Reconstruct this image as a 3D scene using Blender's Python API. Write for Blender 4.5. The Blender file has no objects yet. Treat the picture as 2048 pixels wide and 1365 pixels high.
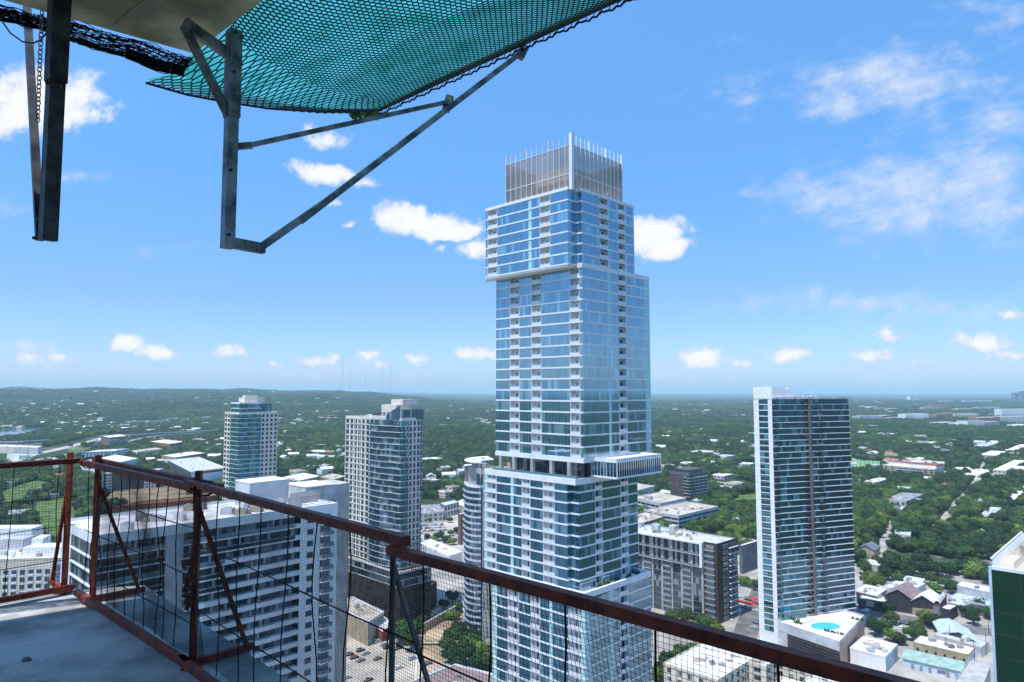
import bpy, math, random
from mathutils import Vector, Matrix, noise as mnoise
rnd = random.Random(7)
scene = bpy.context.scene
COL = scene.collection
EYE = 135.0                       # height of the camera above the street
PITCH = math.radians(4.21)
FPX = 1365.0                      # focal length in pixels of the 2048 wide photograph
cp, sp = math.cos(PITCH), math.sin(PITCH)

# ------------------------------------------------------------------ camera
cam = bpy.data.cameras.new('camera')
cam.sensor_width = 36; cam.lens = FPX / 2048 * 36
cam.clip_start = .05; cam.clip_end = 90000
camo = bpy.data.objects.new('camera', cam); COL.objects.link(camo)
camo.location = (0, 0, EYE); camo.rotation_euler = (math.pi / 2 + PITCH, 0, 0)
scene.camera = camo

# ------------------------------------------------------------------ exposure, sun, sky
scene.view_settings.view_transform = 'Standard'; scene.view_settings.look = 'None'
scene.view_settings.gamma = 1; scene.view_settings.exposure = 0.5
SUN_DIR = Vector((-.72, -.69, 0)).normalized()
SUN_EL = math.radians(68)
to_sun = Vector((SUN_DIR.x * math.cos(SUN_EL), SUN_DIR.y * math.cos(SUN_EL), math.sin(SUN_EL)))
sun = bpy.data.lights.new('sun', 'SUN'); sun.energy = 3.6; sun.angle = math.radians(.5); sun.color = (1, .96, .9)
suno = bpy.data.objects.new('sun', sun); COL.objects.link(suno)
suno.rotation_euler = to_sun.to_track_quat('Z', 'Y').to_euler(); suno.location = (0, 0, 400)
world = bpy.data.worlds.new('World'); scene.world = world; world.use_nodes = True
SKY_STRENGTH = .1

class NT:
    """small helper to wire node trees"""
    def __init__(s, tree): s.t = tree
    def n(s, typ, **kw):
        x = s.t.nodes.new(typ)
        for k, v in kw.items(): setattr(x, k, v)
        return x
    def put(s, sock, v):
        if hasattr(v, 'is_output') or isinstance(v, bpy.types.NodeSocket): s.t.links.new(v, sock)
        else: sock.default_value = v
    def math(s, op, a, b=None, c=None, clamp=False):
        x = s.n('ShaderNodeMath', operation=op, use_clamp=clamp)
        for i, v in enumerate((a, b, c)):
            if v is not None: s.put(x.inputs[i], v)
        return x.outputs[0]
    def vmath(s, op, a, b=None, out=0):
        x = s.n('ShaderNodeVectorMath', operation=op)
        s.put(x.inputs[0], a)
        if b is not None: s.put(x.inputs[1], b)
        return x.outputs[out]
    def noise(s, vec, scale, detail=4, rough=.55, out=0, dim='3D'):
        x = s.n('ShaderNodeTexNoise', noise_dimensions=dim)
        if vec is not None: s.put(x.inputs['Vector'], vec)
        s.put(x.inputs['Scale'], scale); s.put(x.inputs['Detail'], detail); s.put(x.inputs['Roughness'], rough)
        return x.outputs[out]
    def ramp(s, fac, stops):
        x = s.n('ShaderNodeValToRGB'); s.put(x.inputs[0], fac)
        e = x.color_ramp.elements
        while len(e) < len(stops): e.new(.5)
        for i, (p, c) in enumerate(stops):
            e[i].position = p; e[i].color = c if len(c) == 4 else (*c, 1)
        return x.outputs[0]
    def mix(s, fac, a, b, mode='MIX'):
        x = s.n('ShaderNodeMix', data_type='RGBA', blend_type=mode)
        s.put(x.inputs[0], fac)
        for sock, v in ((x.inputs[6], a), (x.inputs[7], b)):
            s.put(sock, (*v, 1) if isinstance(v, tuple) and len(v) == 3 else v)
        return x.outputs[2]
    def step(s, v, a, b, c=0, d=1):
        x = s.n('ShaderNodeMapRange', interpolation_type='SMOOTHSTEP')
        s.put(x.inputs[0], v)
        for i, q in enumerate((a, b, c, d)): s.put(x.inputs[i + 1], q)
        return x.outputs[0]

def ray(px, py):
    dx = (px - 1024) / FPX; dy = (682.5 - py) / FPX
    return dx, cp - dy * sp, sp + dy * cp
def at(px, py, Y):
    x, y, z = ray(px, py); return Vector((x / y * Y, Y, EYE + z / y * Y))
def atz(px, py, z):
    x, y, zz = ray(px, py); t = (z - EYE) / zz; return Vector((x * t, y * t, z))
def proj(v):
    z = v[2] - EYE; f = v[1] * cp + z * sp; u = -v[1] * sp + z * cp
    return 1024 + FPX * v[0] / f, 682.5 - FPX * u / f

# the sky: clear Nishita sky with cumulus and thin cirrus at their bearings and heights
def build_sky():
    T = NT(world.node_tree); world.node_tree.nodes.clear()
    sky = T.n('ShaderNodeTexSky', sky_type='NISHITA', sun_disc=False, sun_elevation=SUN_EL, altitude=150, air_density=1.0, dust_density=.6, ozone_density=2.2)
    sky.sun_rotation = math.atan2(to_sun.x, to_sun.y)
    co = T.n('ShaderNodeTexCoord').outputs['Generated']
    sep = T.n('ShaderNodeSeparateXYZ'); T.put(sep.inputs[0], co)
    y = T.math('MAXIMUM', sep.outputs[1], .02)
    u = T.math('DIVIDE', sep.outputs[0], y); v = T.math('DIVIDE', sep.outputs[2], y)
    cmb = T.n('ShaderNodeCombineXYZ'); T.put(cmb.inputs[0], u); T.put(cmb.inputs[1], v)
    uv = cmb.outputs[0]
    wn = T.noise(uv, 9, 5, .6, out=1)
    warp = T.vmath('MULTIPLY', T.vmath('SUBTRACT', wn, (.5, .5, .5)), (.075, .045, 0))
    wn2 = T.noise(uv, 34, 5, .6, out=1)
    warp = T.vmath('ADD', warp, T.vmath('MULTIPLY', T.vmath('SUBTRACT', wn2, (.5, .5, .5)), (.022, .016, 0)))
    w = T.vmath('ADD', uv, warp)
    def field(lst):
        tot = None
        for px, py, rx, ry, k in lst:
            if py > 650 and ry < 22: rx, ry = rx * 1.3, ry * 1.45
            x, yy, z = ray(px, py)
            d = T.vmath('SUBTRACT', w, (x / yy, z / yy, 0))
            d = T.vmath('MULTIPLY', d, (FPX / rx, FPX / ry, 0))
            q = T.vmath('LENGTH', d, out=1)
            q = T.math('MULTIPLY_ADD', q, -k, k)
            tot = q if tot is None else T.math('MAXIMUM', tot, q)
        return tot
    cum = [(85, 200, 155, 82, 1), (20, 235, 90, 50, 1), (150, 225, 85, 34, .7), (652, 275, 55, 25, .6), (620, 262, 25, 18, .45), (645, 345, 75, 26, .95), (725, 360, 34, 16, .45),
           (805, 436, 78, 40, 1.2), (870, 452, 74, 32, 1.2), (915, 468, 55, 20, 1.0), (955, 497, 45, 25, .8), (1310, 472, 82, 52, 1.15), (1275, 462, 55, 44, 1.1), (1350, 490, 55, 32, 1),
           (255, 685, 38, 15, .95), (315, 702, 42, 12, .95), (455, 710, 34, 13, .75), (540, 722, 30, 9, .5), (640, 715, 44, 11, .75), (745, 712, 24, 11, .65), (845, 716, 28, 14, .65),
           (770, 730, 22, 8, .45), (60, 712, 75, 20, .5), (965, 708, 40, 15, .75), (1400, 710, 44, 20, 1), (1585, 705, 36, 14, .75), (1965, 683, 62, 21, .9), (1740, 712, 60, 13, .55),
           (1840, 728, 24, 9, .45), (1790, 672, 36, 13, .45), (2020, 625, 34, 11, .5), (1490, 722, 30, 9, .55), (2010, 712, 40, 10, .5), (700, 445, 14, 7, .4), (660, 400, 20, 10, .35), (880, 497, 16, 8, .4)]
    cir = [(1790, 165, 240, 95, .8), (1690, 205, 130, 50, .8), (1850, 390, 340, 110, .85), (1680, 400, 190, 80, .65), (1960, 330, 160, 80, .75), (1980, 230, 190, 90, .4), (2040, 40, 160, 60, .35),
           (1760, 612, 420, 34, .42), (370, 492, 90, 20, .34), (60, 735, 300, 34, .55), (1900, 735, 340, 36, .55), (640, 735, 340, 34, .5), (1350, 735, 300, 30, .45), (40, 430, 60, 26, .35), (170, 350, 90, 16, .3), (1480, 180, 90, 60, .2)]
    fn = T.noise(uv, 32, 9, .64)
    cden = T.math('ADD', field(cum), T.math('MULTIPLY_ADD', fn, 1.25, -.60))
    calpha = T.step(cden, -.02, .44)
    stre = T.vmath('MULTIPLY', uv, (9, 26, 0))
    rot = T.n('ShaderNodeVectorRotate', rotation_type='Z_AXIS'); T.put(rot.inputs['Vector'], uv); rot.inputs['Angle'].default_value = -.28
    fn2 = T.noise(T.vmath('MULTIPLY', rot.outputs[0], (11, 30, 0)), 1, 9, .66)
    fn3 = T.noise(uv, 16, 6, .6)
    wden = T.math('ADD', field(cir), T.math('ADD', T.math('MULTIPLY_ADD', fn2, 1.7, -.95), T.math('MULTIPLY_ADD', fn3, .9, -.5)))
    walpha = T.math('MULTIPLY', T.step(wden, -.22, .80), .85)
    front = T.step(sep.outputs[1], .02, .2)
    # thin scattered cloud elsewhere in the sky (seen only in reflections)
    gn = T.noise(co, 3.2, 6, .6)
    galpha = T.math('MULTIPLY', T.step(gn, .56, .72), T.math('SUBTRACT', 1, front))
    galpha = T.math('MULTIPLY', galpha, T.step(sep.outputs[2], .03, .12))
    a = T.math('MULTIPLY', T.math('MAXIMUM', calpha, walpha), front)
    a = T.math('MAXIMUM', a, T.math('MULTIPLY', galpha, .7))
    # cloud brightness: lit tops, greyer bases
    lit = T.math('ADD', T.math('MULTIPLY', T.step(cden, .1, .8), .55), T.math('MULTIPLY', fn, .75))
    ccol = T.ramp(lit, [(.30, (.58, .70, .92)), (.66, (.82, .88, .98)), (1, (1, 1, 1))])
    ccol = T.mix(1.0, ccol, (7.3, 7.3, 7.3), 'MULTIPLY')
    grad = T.ramp(sep.outputs[2], [(0, (.48, .62, .98)), (.13, (.45, .61, .84)), (.30, (.50, .83, 1.08)), (.50, (.68, 1.10, 1.36)), (1, (.70, 1.12, 1.40))])
    tint = T.mix(1.0, T.mix(1.0, sky.outputs[0], grad, 'MULTIPLY'), (1.5, 1.5, 1.5), 'MULTIPLY')
    out = T.mix(a, tint, ccol)
    bg = T.n('ShaderNodeBackground'); T.put(bg.inputs[0], out); bg.inputs[1].default_value = SKY_STRENGTH
    wo = T.n('ShaderNodeOutputWorld'); T.put(wo.inputs[0], bg.outputs[0])
build_sky()

# ------------------------------------------------------------------ materials
MATS = {}
def mat(name, col, rough=.8, var=.18, scale=.35, metal=0, spec=.3, col2=None, streak=0, bump=0, island=0, detail=5):
    if name in MATS: return MATS[name]
    m = bpy.data.materials.new(name); m.use_nodes = True; MATS[name] = m
    T = NT(m.node_tree); b = m.node_tree.nodes['Principled BSDF']
    pos = T.n('ShaderNodeNewGeometry').outputs['Position']
    n = T.noise(pos, scale, detail, .6)
    c2 = col2 or tuple(max(0, c * (1 - 2 * var)) for c in col)
    c1 = col if col2 else tuple(min(1, c * (1 + var * .6)) for c in col)
    f = T.step(n, .34, .66)
    if streak:
        st = T.noise(T.vmath('MULTIPLY', pos, (1, 1, .06)), scale * 8, 3, .6)
        f = T.math('MULTIPLY_ADD', T.math('SUBTRACT', st, .5), streak, f, clamp=True)
    c = T.mix(f, c2, c1)
    if island:
        r = T.n('ShaderNodeNewGeometry').outputs['Random Per Island']
        c = T.mix(T.math('MULTIPLY', r, island), c, (0, 0, 0))
    T.put(b.inputs['Base Color'], c)
    b.inputs['Roughness'].default_value = rough; b.inputs['Metallic'].default_value = metal
    b.inputs['Specular IOR Level'].default_value = spec
    if bump:
        bn = T.n('ShaderNodeBump'); bn.inputs['Strength'].default_value = bump; bn.inputs['Distance'].default_value = .02
        T.put(bn.inputs['Height'], T.noise(pos, scale * 14, 4, .6)); T.put(b.inputs['Normal'], bn.outputs[0])
    return m
def glass(name, base, tint, refl, base2=None, blind=.25, blindcol=(.35, .45, .48)):
    """coated window glass: mirror-like coat over dim rooms, some with pale blinds"""
    if name in MATS: return MATS[name]
    m = bpy.data.materials.new(name); m.use_nodes = True; MATS[name] = m
    T = NT(m.node_tree); m.node_tree.nodes.clear()
    r = T.n('ShaderNodeNewGeometry').outputs['Random Per Island']
    c = T.mix(r, base, base2 or tuple(x * 2.2 for x in base))
    r2 = T.math('FRACT', T.math('MULTIPLY', r, 37.7))
    c = T.mix(T.math('GREATER_THAN', r2, 1 - blind), c, blindcol)
    d = T.n('ShaderNodeBsdfDiffuse'); T.put(d.inputs[0], c)
    g = T.n('ShaderNodeBsdfGlossy'); g.inputs['Roughness'].default_value = .02
    r3 = T.math('FRACT', T.math('MULTIPLY', r, 91.3))
    T.put(g.inputs[0], T.mix(T.math('MULTIPLY', r3, .3), tint, tuple(x * .55 for x in tint)))
    lw = T.n('ShaderNodeLayerWeight'); lw.inputs[0].default_value = .35
    f = T.math('MULTIPLY_ADD', lw.outputs['Fresnel'], 1 - refl, refl, clamp=True)
    mx = T.n('ShaderNodeMixShader'); T.put(mx.inputs[0], f); T.put(mx.inputs[1], d.outputs[0]); T.put(mx.inputs[2], g.outputs[0])
    o = T.n('ShaderNodeOutputMaterial'); T.put(o.inputs[0], mx.outputs[0])
    return m
def sheer(name, col, alpha, trans=.5, stretch=(1.3, 1.3, 1.3), amp=.25):
    """mesh cloth: part open holes, part thin cloth"""
    if name in MATS: return MATS[name]
    m = bpy.data.materials.new(name); m.use_nodes = True; MATS[name] = m
    T = NT(m.node_tree); m.node_tree.nodes.clear()
    pos = T.n('ShaderNodeNewGeometry').outputs['Position']
    n = T.step(T.noise(T.vmath('MULTIPLY', pos, stretch), 1.0, 5, .65), .3, .7)
    c = T.mix(n, tuple(x * 1.25 for x in col), tuple(x * .6 for x in col))
    d = T.n('ShaderNodeBsdfDiffuse'); T.put(d.inputs[0], c)
    t = T.n('ShaderNodeBsdfTranslucent'); T.put(t.inputs[0], c)
    m1 = T.n('ShaderNodeMixShader'); m1.inputs[0].default_value = trans
    T.put(m1.inputs[1], d.outputs[0]); T.put(m1.inputs[2], t.outputs[0])
    tr = T.n('ShaderNodeBsdfTransparent')
    m2 = T.n('ShaderNodeMixShader')
    T.put(m2.inputs[0], T.math('MULTIPLY_ADD', T.math('SUBTRACT', n, .5), amp, alpha, clamp=True))
    T.put(m2.inputs[1], tr.outputs[0]); T.put(m2.inputs[2], m1.outputs[0])
    o = T.n('ShaderNodeOutputMaterial'); T.put(o.inputs[0], m2.outputs[0])
    return m
def foliage(name, a, b):
    if name in MATS: return MATS[name]
    m = bpy.data.materials.new(name); m.use_nodes = True; MATS[name] = m
    T = NT(m.node_tree); p = m.node_tree.nodes['Principled BSDF']
    ri = T.n('ShaderNodeNewGeometry').outputs['Random Per Island']
    ro = T.n('ShaderNodeObjectInfo').outputs['Random']
    c = T.mix(T.math('MULTIPLY_ADD', ri, .6, T.math('MULTIPLY', ro, .4)), a, b)
    h = T.n('ShaderNodeHueSaturation'); T.put(h.inputs['Color'], c)
    T.put(h.inputs['Value'], T.math('MULTIPLY_ADD', T.math('FRACT', T.math('MULTIPLY', ro, 17.3)), .7, .65))
    T.put(h.inputs['Hue'], T.math('MULTIPLY_ADD', T.math('FRACT', T.math('MULTIPLY', ro, 7.9)), .05, .475))
    T.put(p.inputs['Base Color'], h.outputs[0]); p.inputs['Roughness'].default_value = .7; p.inputs['Specular IOR Level'].default_value = .25
    return m

# ------------------------------------------------------------------ mesh building
class MB:
    def __init__(s): s.v = []; s.f = []; s.m = []; s.mi = 0
    def quad(s, *p):
        i = len(s.v); s.v += [tuple(q) for q in p]; s.f.append(tuple(range(i, i + len(p)))); s.m.append(s.mi)
    def hexa(s, b, t):
        i = len(s.v); n = len(b); s.v += [tuple(q) for q in b] + [tuple(q) for q in t]
        fs = [tuple(i + k for k in reversed(range(n))), tuple(i + n + k for k in range(n))]
        fs += [(i + k, i + (k + 1) % n, i + n + (k + 1) % n, i + n + k) for k in range(n)]
        s.f += fs; s.m += [s.mi] * len(fs)
    def prism(s, poly, z0, z1):
        s.hexa([(p[0], p[1], z0) for p in poly], [(p[0], p[1], z1) for p in poly])
    def box(s, x0, x1, y0, y1, z0, z1): s.prism([(x0, y0), (x1, y0), (x1, y1), (x0, y1)], z0, z1)
    def bar(s, p, q, w, h, up=(0, 0, 1)):
        p = Vector(p); q = Vector(q); d = (q - p).normalized(); upv = Vector(up)
        if abs(d.dot(upv)) > .98: upv = Vector((1, 0, 0)) if abs(d.x) < .9 else Vector((0, 1, 0))
        a = d.cross(upv).normalized() * (w / 2); b = a.cross(d).normalized() * (h / 2)
        s.hexa([p - a - b, p + a - b, p + a + b, p - a + b], [q - a - b, q + a - b, q + a + b, q - a + b])
    def tube(s, p, q, r, r2=None, n=8):
        p = Vector(p); q = Vector(q); d = (q - p).normalized(); r2 = r if r2 is None else r2
        u = Vector((0, 0, 1)) if abs(d.z) < .95 else Vector((1, 0, 0))
        a = d.cross(u).normalized(); b = d.cross(a)
        cs = [(math.cos(2 * math.pi * k / n), math.sin(2 * math.pi * k / n)) for k in range(n)]
        s.hexa([p + a * c * r + b * e * r for c, e in cs], [q + a * c * r2 + b * e * r2 for c, e in cs])
    def path(s, pts, r, n=4):
        """a continuous tube along a polyline"""
        pts = [Vector(p) for p in pts]; i0 = len(s.v)
        for k, p in enumerate(pts):
            d = (pts[min(k + 1, len(pts) - 1)] - pts[max(k - 1, 0)]).normalized()
            u = Vector((0, 0, 1)) if abs(d.z) < .95 else Vector((1, 0, 0))
            a = d.cross(u).normalized(); b = d.cross(a)
            for j in range(n):
                t = 2 * math.pi * (j + .5) / n; s.v.append(tuple(p + a * math.cos(t) * r + b * math.sin(t) * r))
        for k in range(len(pts) - 1):
            for j in range(n):
                s.f.append((i0 + k * n + j, i0 + k * n + (j + 1) % n, i0 + (k + 1) * n + (j + 1) % n, i0 + (k + 1) * n + j)); s.m.append(s.mi)
    def mesh(s, name, mats, origin=(0, 0, 0)):
        me = bpy.data.meshes.new(name); o = origin
        me.from_pydata([(x - o[0], y - o[1], z - o[2]) for x, y, z in s.v], [], s.f)
        for m in (mats if isinstance(mats, (list, tuple)) else [mats]): me.materials.append(m)
        if any(s.m): me.polygons.foreach_set('material_index', s.m)
        me.update(); return me

def obj(name, data, parent=None, loc=(0, 0, 0), rz=0):
    o = bpy.data.objects.new(name, data); COL.objects.link(o); o.location = loc
    if rz: o.rotation_euler = (0, 0, rz)
    if parent is not None: o.parent = parent
    return o
def tag(o, label=None, cat=None, group=None, kind=None):
    if label: o['label'] = label
    if cat: o['category'] = cat
    if group: o['group'] = group
    if kind: o['kind'] = kind
    return o
def structure(name, mb, m, label=None): 
    return tag(obj(name, mb.mesh(name, m)), label, None, None, 'structure')
STUFFY = {'partition', 'balcony_rail', 'mullion', 'panel_joint', 'screen_post'}
class Thing:
    """an Empty at the thing's base; parts are meshes in world numbers re-based on it"""
    def __init__(s, name, label, cat, loc, group=None):
        s.loc = Vector(loc); s.root = tag(obj(name, None, None, loc), label, cat, group); s.wins = []; s.bals = []; s.mbs = {}
    def part(s, name, mb, m, label=None, parent=None):
        o = obj(name, mb.mesh(name, m, s.loc), s.root)
        if parent is not None: o.parent = parent
        if label: o['label'] = label
        return o
    def mb(s, name, m):
        k = (name, m.name)
        if k not in s.mbs: s.mbs[k] = (MB(), m)
        return s.mbs[k][0]
    def shared(s, name, me, loc, rz, parent=None):
        o = obj(name, me, s.root, Vector(loc) - s.loc, rz); return o
    def finish(s):
        for (name, _), (mb, m) in s.mbs.items():
            if mb.v:
                o = s.part(name.split('#')[0], mb, m)
                if name in STUFFY: o['kind'] = 'stuff'
        s.mbs = {}
        # windows: the hundred that show largest are parts of their own
        if s.wins:
            s.wins.sort(key=lambda w: -(w[3] * w[4]) / max(1, (Vector(w[1]) - Vector((0, 0, EYE))).length_squared))
            for f, p, u, w, h, fm, gm in s.wins[:100]:
                s.shared('window', window_mesh(w, h, fm, gm), p, f.rz)
            if len(s.wins) > 100:
                mb = MB()
                for f, p, u, w, h, fm, gm in s.wins[100:]:
                    add_window(mb, f, p, w, h)
                fm, gm = s.wins[0][5:7]
                tag(s.part('windows', mb, [fm, gm]), kind='stuff')
        if s.bals:
            s.bals.sort(key=lambda q: (Vector(q[1]) - Vector((0, 0, EYE))).length - q[2] * .3)
            for f, p, w, h, d, st in s.bals[:100]:
                ms = balcony_meshes(w, h, d, st)
                b = s.shared('balcony', ms[0], p, f.rz)
                for nm, me in (('railing', ms[1]), ('door', ms[2])): obj(nm, me, b)
            if len(s.bals) > 100:
                mb = MB()
                for f, p, w, h, d, st in s.bals[100:]:
                    for k, me in enumerate(balcony_meshes(w, h, d, st)):
                        i = len(mb.v)
                        for vv in me.vertices: mb.v.append(tuple(f.loc(p, vv.co)))
                        for pl in me.polygons: mb.f.append(tuple(i + q for q in pl.vertices)); mb.m.append([pl.material_index, 0, 2][k])
                st = s.bals[0][5]
                tag(s.part('balconies', mb, [MATS[st[0]], MATS[st[1]], MATS[st[2]]]), kind='stuff')

class Face:
    """a vertical facade from p0 (left as seen from outside) to p1 (right)"""
    def __init__(s, p0, p1):
        s.p0 = Vector((p0[0], p0[1])); d = Vector((p1[0], p1[1])) - s.p0
        s.L = d.length; s.U = d / s.L; s.N = Vector((s.U.y, -s.U.x)); s.rz = math.atan2(s.U.y, s.U.x)
    def pt(s, u, z, d=0):
        q = s.p0 + s.U * u + s.N * d; return (q.x, q.y, z)
    def loc(s, p, co):     # local x along, y inwards, z up
        q = Vector((p[0], p[1])) + s.U * co[0] - s.N * co[1]; return (q.x, q.y, p[2] + co[2])
    def quad(s, mb, u0, u1, z0, z1, d=0): mb.quad(s.pt(u0, z0, d), s.pt(u1, z0, d), s.pt(u1, z1, d), s.pt(u0, z1, d))
    def slab(s, mb, u0, u1, z0, z1, d0, d1):
        b = [s.pt(u0, z0, d1), s.pt(u1, z0, d1), s.pt(u1, z0, d0), s.pt(u0, z0, d0)]
        mb.hexa(b, [(x, y, z1) for x, y, z in b])
def fill_window(mb, fn, w, h, t=.12):
    e = .10
    for (x0, x1, z0, z1) in ((0, w, 0, t), (0, w, h - t, h), (0, t, t, h - t), (w - t, w, t, h - t)):
        b = [fn(x0, -e, z0), fn(x1, -e, z0), fn(x1, .02, z0), fn(x0, .02, z0)]; tt = [fn(x0, -e, z1), fn(x1, -e, z1), fn(x1, .02, z1), fn(x0, .02, z1)]
        mb.mi = 0; mb.hexa(b, tt)
    mb.mi = 1; nx = max(1, round(w / 1.3)); xs = [t + (w - 2 * t) * k / nx for k in range(nx + 1)]
    for k in range(nx): mb.quad(fn(xs[k], -.03, t), fn(xs[k + 1], -.03, t), fn(xs[k + 1], -.03, h - t), fn(xs[k], -.03, h - t))
    mb.mi = 0
    for k in range(1, nx):
        b = [fn(xs[k] - .04, -.07, t), fn(xs[k] + .04, -.07, t), fn(xs[k] + .04, -.02, t), fn(xs[k] - .04, -.02, t)]
        mb.hexa(b, [fn(xs[k] - .04, -.07, h - t), fn(xs[k] + .04, -.07, h - t), fn(xs[k] + .04, -.02, h - t), fn(xs[k] - .04, -.02, h - t)])
def add_window(mb, f, p, w, h): fill_window(mb, lambda x, y, z: f.loc(p, (x, y, z)), w, h)
WM = {}
def window_mesh(w, h, fm, gm):
    k = (round(w, 2), round(h, 2), fm.name, gm.name)
    if k not in WM:
        mb = MB(); fill_window(mb, lambda x, y, z: (x, y, z), w, h); WM[k] = mb.mesh('window', [fm, gm])
    return WM[k]
BM = {}
def balcony_meshes(w, h, d, st):
    """st = (wall, rail, door material names, open kind). 'in' recess or 'out' projecting slab"""
    k = (round(w, 2), round(h, 2), d, st)
    if k in BM: return BM[k]
    kind = st[3]; a = MB(); r = MB(); g = MB()
    if kind == 'in':
        a.quad((0, d, 0), (w, d, 0), (w, d, h), (0, d, h)); a.quad((0, 0, 0), (0, d, 0), (0, d, h), (0, 0, h)); a.quad((w, 0, 0), (w, d, 0), (w, d, h), (w, 0, h))
        a.box(-.02, w + .02, -.12, d, 0, .3); a.box(0, .14, -.06, .1, .3, h); a.box(w - .14, w, -.06, .1, .3, h)
        g.box(w * .30, w * .46, d - .1, d - .04, .32, 2.4); g.box(w * .66, w * .94, d - .1, d - .04, .32, 2.6)
        r.box(.02, w - .02, -.10, -.05, .34, 1.3); r.box(0, w, -.16, -.02, 1.3, 1.38)
        for q in range(5): r.box(.02 + (w - .1) * q / 4, .08 + (w - .1) * q / 4, -.14, -.11, .3, 1.3)
    else:
        a.box(0, w, -d, .05, 0, .24)
        r.box(.03, w - .03, -d + .02, -d + .06, .3, 1.25); r.box(.03, .07, -d + .06, -.1, .3, 1.25); r.box(w - .07, w - .03, -d + .06, -.1, .3, 1.25)
        r.box(0, w, -d - .02, -d + .09, 1.25, 1.33)
        g.box(w * .12, w * .88, -.12, -.05, .26, h - .35)
    BM[k] = (a.mesh('balcony', MATS[st[0]]), r.mesh('railing', MATS[st[1]]), g.mesh('door', MATS[st[2]])); return BM[k]
def glaze(t, f, u0, u1, z0, z1, m, pane=1.25, d=0, jit=.004, name='curtain_wall', mull='mullion'):
    n = max(1, round((u1 - u0) / pane)); mb = t.mb(name, m); mu = t.mb('mullion', M[mull])
    for k in range(n):
        a = u0 + (u1 - u0) * k / n; b = u0 + (u1 - u0) * (k + 1) / n
        j = [rnd.uniform(-jit, jit) + d for _ in range(2)]; jz = rnd.uniform(-jit, jit)
        mb.quad(f.pt(a, z0, j[0]), f.pt(b, z0, j[1]), f.pt(b, z1, j[1] + jz), f.pt(a, z1, j[0] + jz))
        if k: f.slab(mu, a - .022, a + .022, z0, z1, d - .02, d + .03)
def facade(t, f, z0, z1, nfl, segs):
    """segs: (u0, u1, type, options). Types: G glass with slab edges, B inset balcony, S glass with projecting slabs and rails, W wall with windows, P plain, K car-park decks, L slats"""
    h = (z1 - z0) / nfl
    for sg in segs:
        u0, u1, ty = sg[:3]; o = sg[3] if len(sg) > 3 else {}
        u0 = max(0, u0 if u0 >= 0 else f.L + u0); u1 = f.L if u1 is None else (u1 if u1 >= 0 else f.L + u1)
        wm = M[o.get('wall', 'white')]; gm = M[o.get('glass', 'tower_glass')]; bm = M[o.get('band', 'white')]
        if ty in 'WP': f.quad(t.mb('wall', wm), u0, u1, z0, z1)
        if ty == 'L':
            f.quad(t.mb('wall', wm), u0, u1, z0, z1)
            n = int((u1 - u0) / .8); mb = t.mb('screen', M[o.get('slat', 'bronze')])
            for k in range(n): f.slab(mb, u0 + k * .8, u0 + k * .8 + .4, z0, z1 - .3, .05, .35)
            for k in range(1, nfl): f.slab(mb, u0, u1, z0 + k * h, z0 + k * h + .25, .02, .42)
        for i in range(nfl):
            z = z0 + i * h
            if ty == 'G':
                bh = o.get('bh', .46)
                glaze(t, f, u0, u1, z + bh, z + h, gm, o.get('pane', 1.25), jit=o.get('jit', .004), name='curtain_wall#%d_%d_%d' % (round(z0), round(f.p0.x * 7 + f.rz * 90), round(u0 * 10)))
                f.slab(t.mb('slab_edge#%d' % round(z * 10), bm), u0, u1, z, z + bh, -.3, o.get('bd', .14))
            elif ty == 'B':
                t.bals.append((f, f.pt(u0, z), u1 - u0, h, o.get('d', 1.5), (o.get('wall', 'white'), o.get('rail', 'rail_white'), o.get('door', 'dark_glass'), 'in')))
            elif ty == 'S':
                glaze(t, f, u0, u1, z + .3, z + h, gm, o.get('pane', 1.25), jit=.006, mull=o.get('mull', 'mullion'))
                f.slab(t.mb('slab_edge#%d' % round(z * 10), bm), u0, u1, z, z + .3, -.3, o.get('bd', 1.3))
                if o.get('rail'):
                    f.slab(t.mb('railing', M[o['rail']]), u0, u1, z + .35, z + 1.2, o.get('bd', 1.3) - .09, o.get('bd', 1.3) - .04)
                for w in o.get('walls', []):
                    f.slab(t.mb('wall', wm), u0 + (u1 - u0) * w[0], u0 + (u1 - u0) * w[1], z + .3, z + h, 0, .12)
            elif ty == 'W':
                n = o.get('n', 3); ww = o.get('w', .6) * (u1 - u0) / n; hh = o.get('hh', .55) * h
                for k in range(n):
                    if o.get('skip') and rnd.random() < o['skip']: continue
                    uc = u0 + (u1 - u0) * (k + .5) / n - ww / 2
                    t.wins.append((f, f.pt(uc, z + (h - hh) * .55), uc, ww, hh, M[o.get('frame', 'grey_frame')], M[o.get('glass', 'dark_glass')]))
                if o.get('ledge'): f.slab(t.mb('slab_edge', bm), u0, u1, z, z + .28, 0, o['ledge'])
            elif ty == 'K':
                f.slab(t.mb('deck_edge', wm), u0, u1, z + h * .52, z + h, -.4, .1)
                f.quad(t.mb('deck_shade_sheet', M['deck_shade']), u0, u1, z, z + h * .55, -2.5)  # near-black sheet stands in for the shade inside the open decks
        if ty == 'K':
            n = max(1, int((u1 - u0) / 8))
            for k in range(n + 1): f.slab(t.mb('column', wm), u0 + (u1 - u0 - .6) * k / n, u0 + (u1 - u0 - .6) * k / n + .6, z0, z1, -.6, .02)
FOOT = []     # footprints (for keeping trees off)
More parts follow.
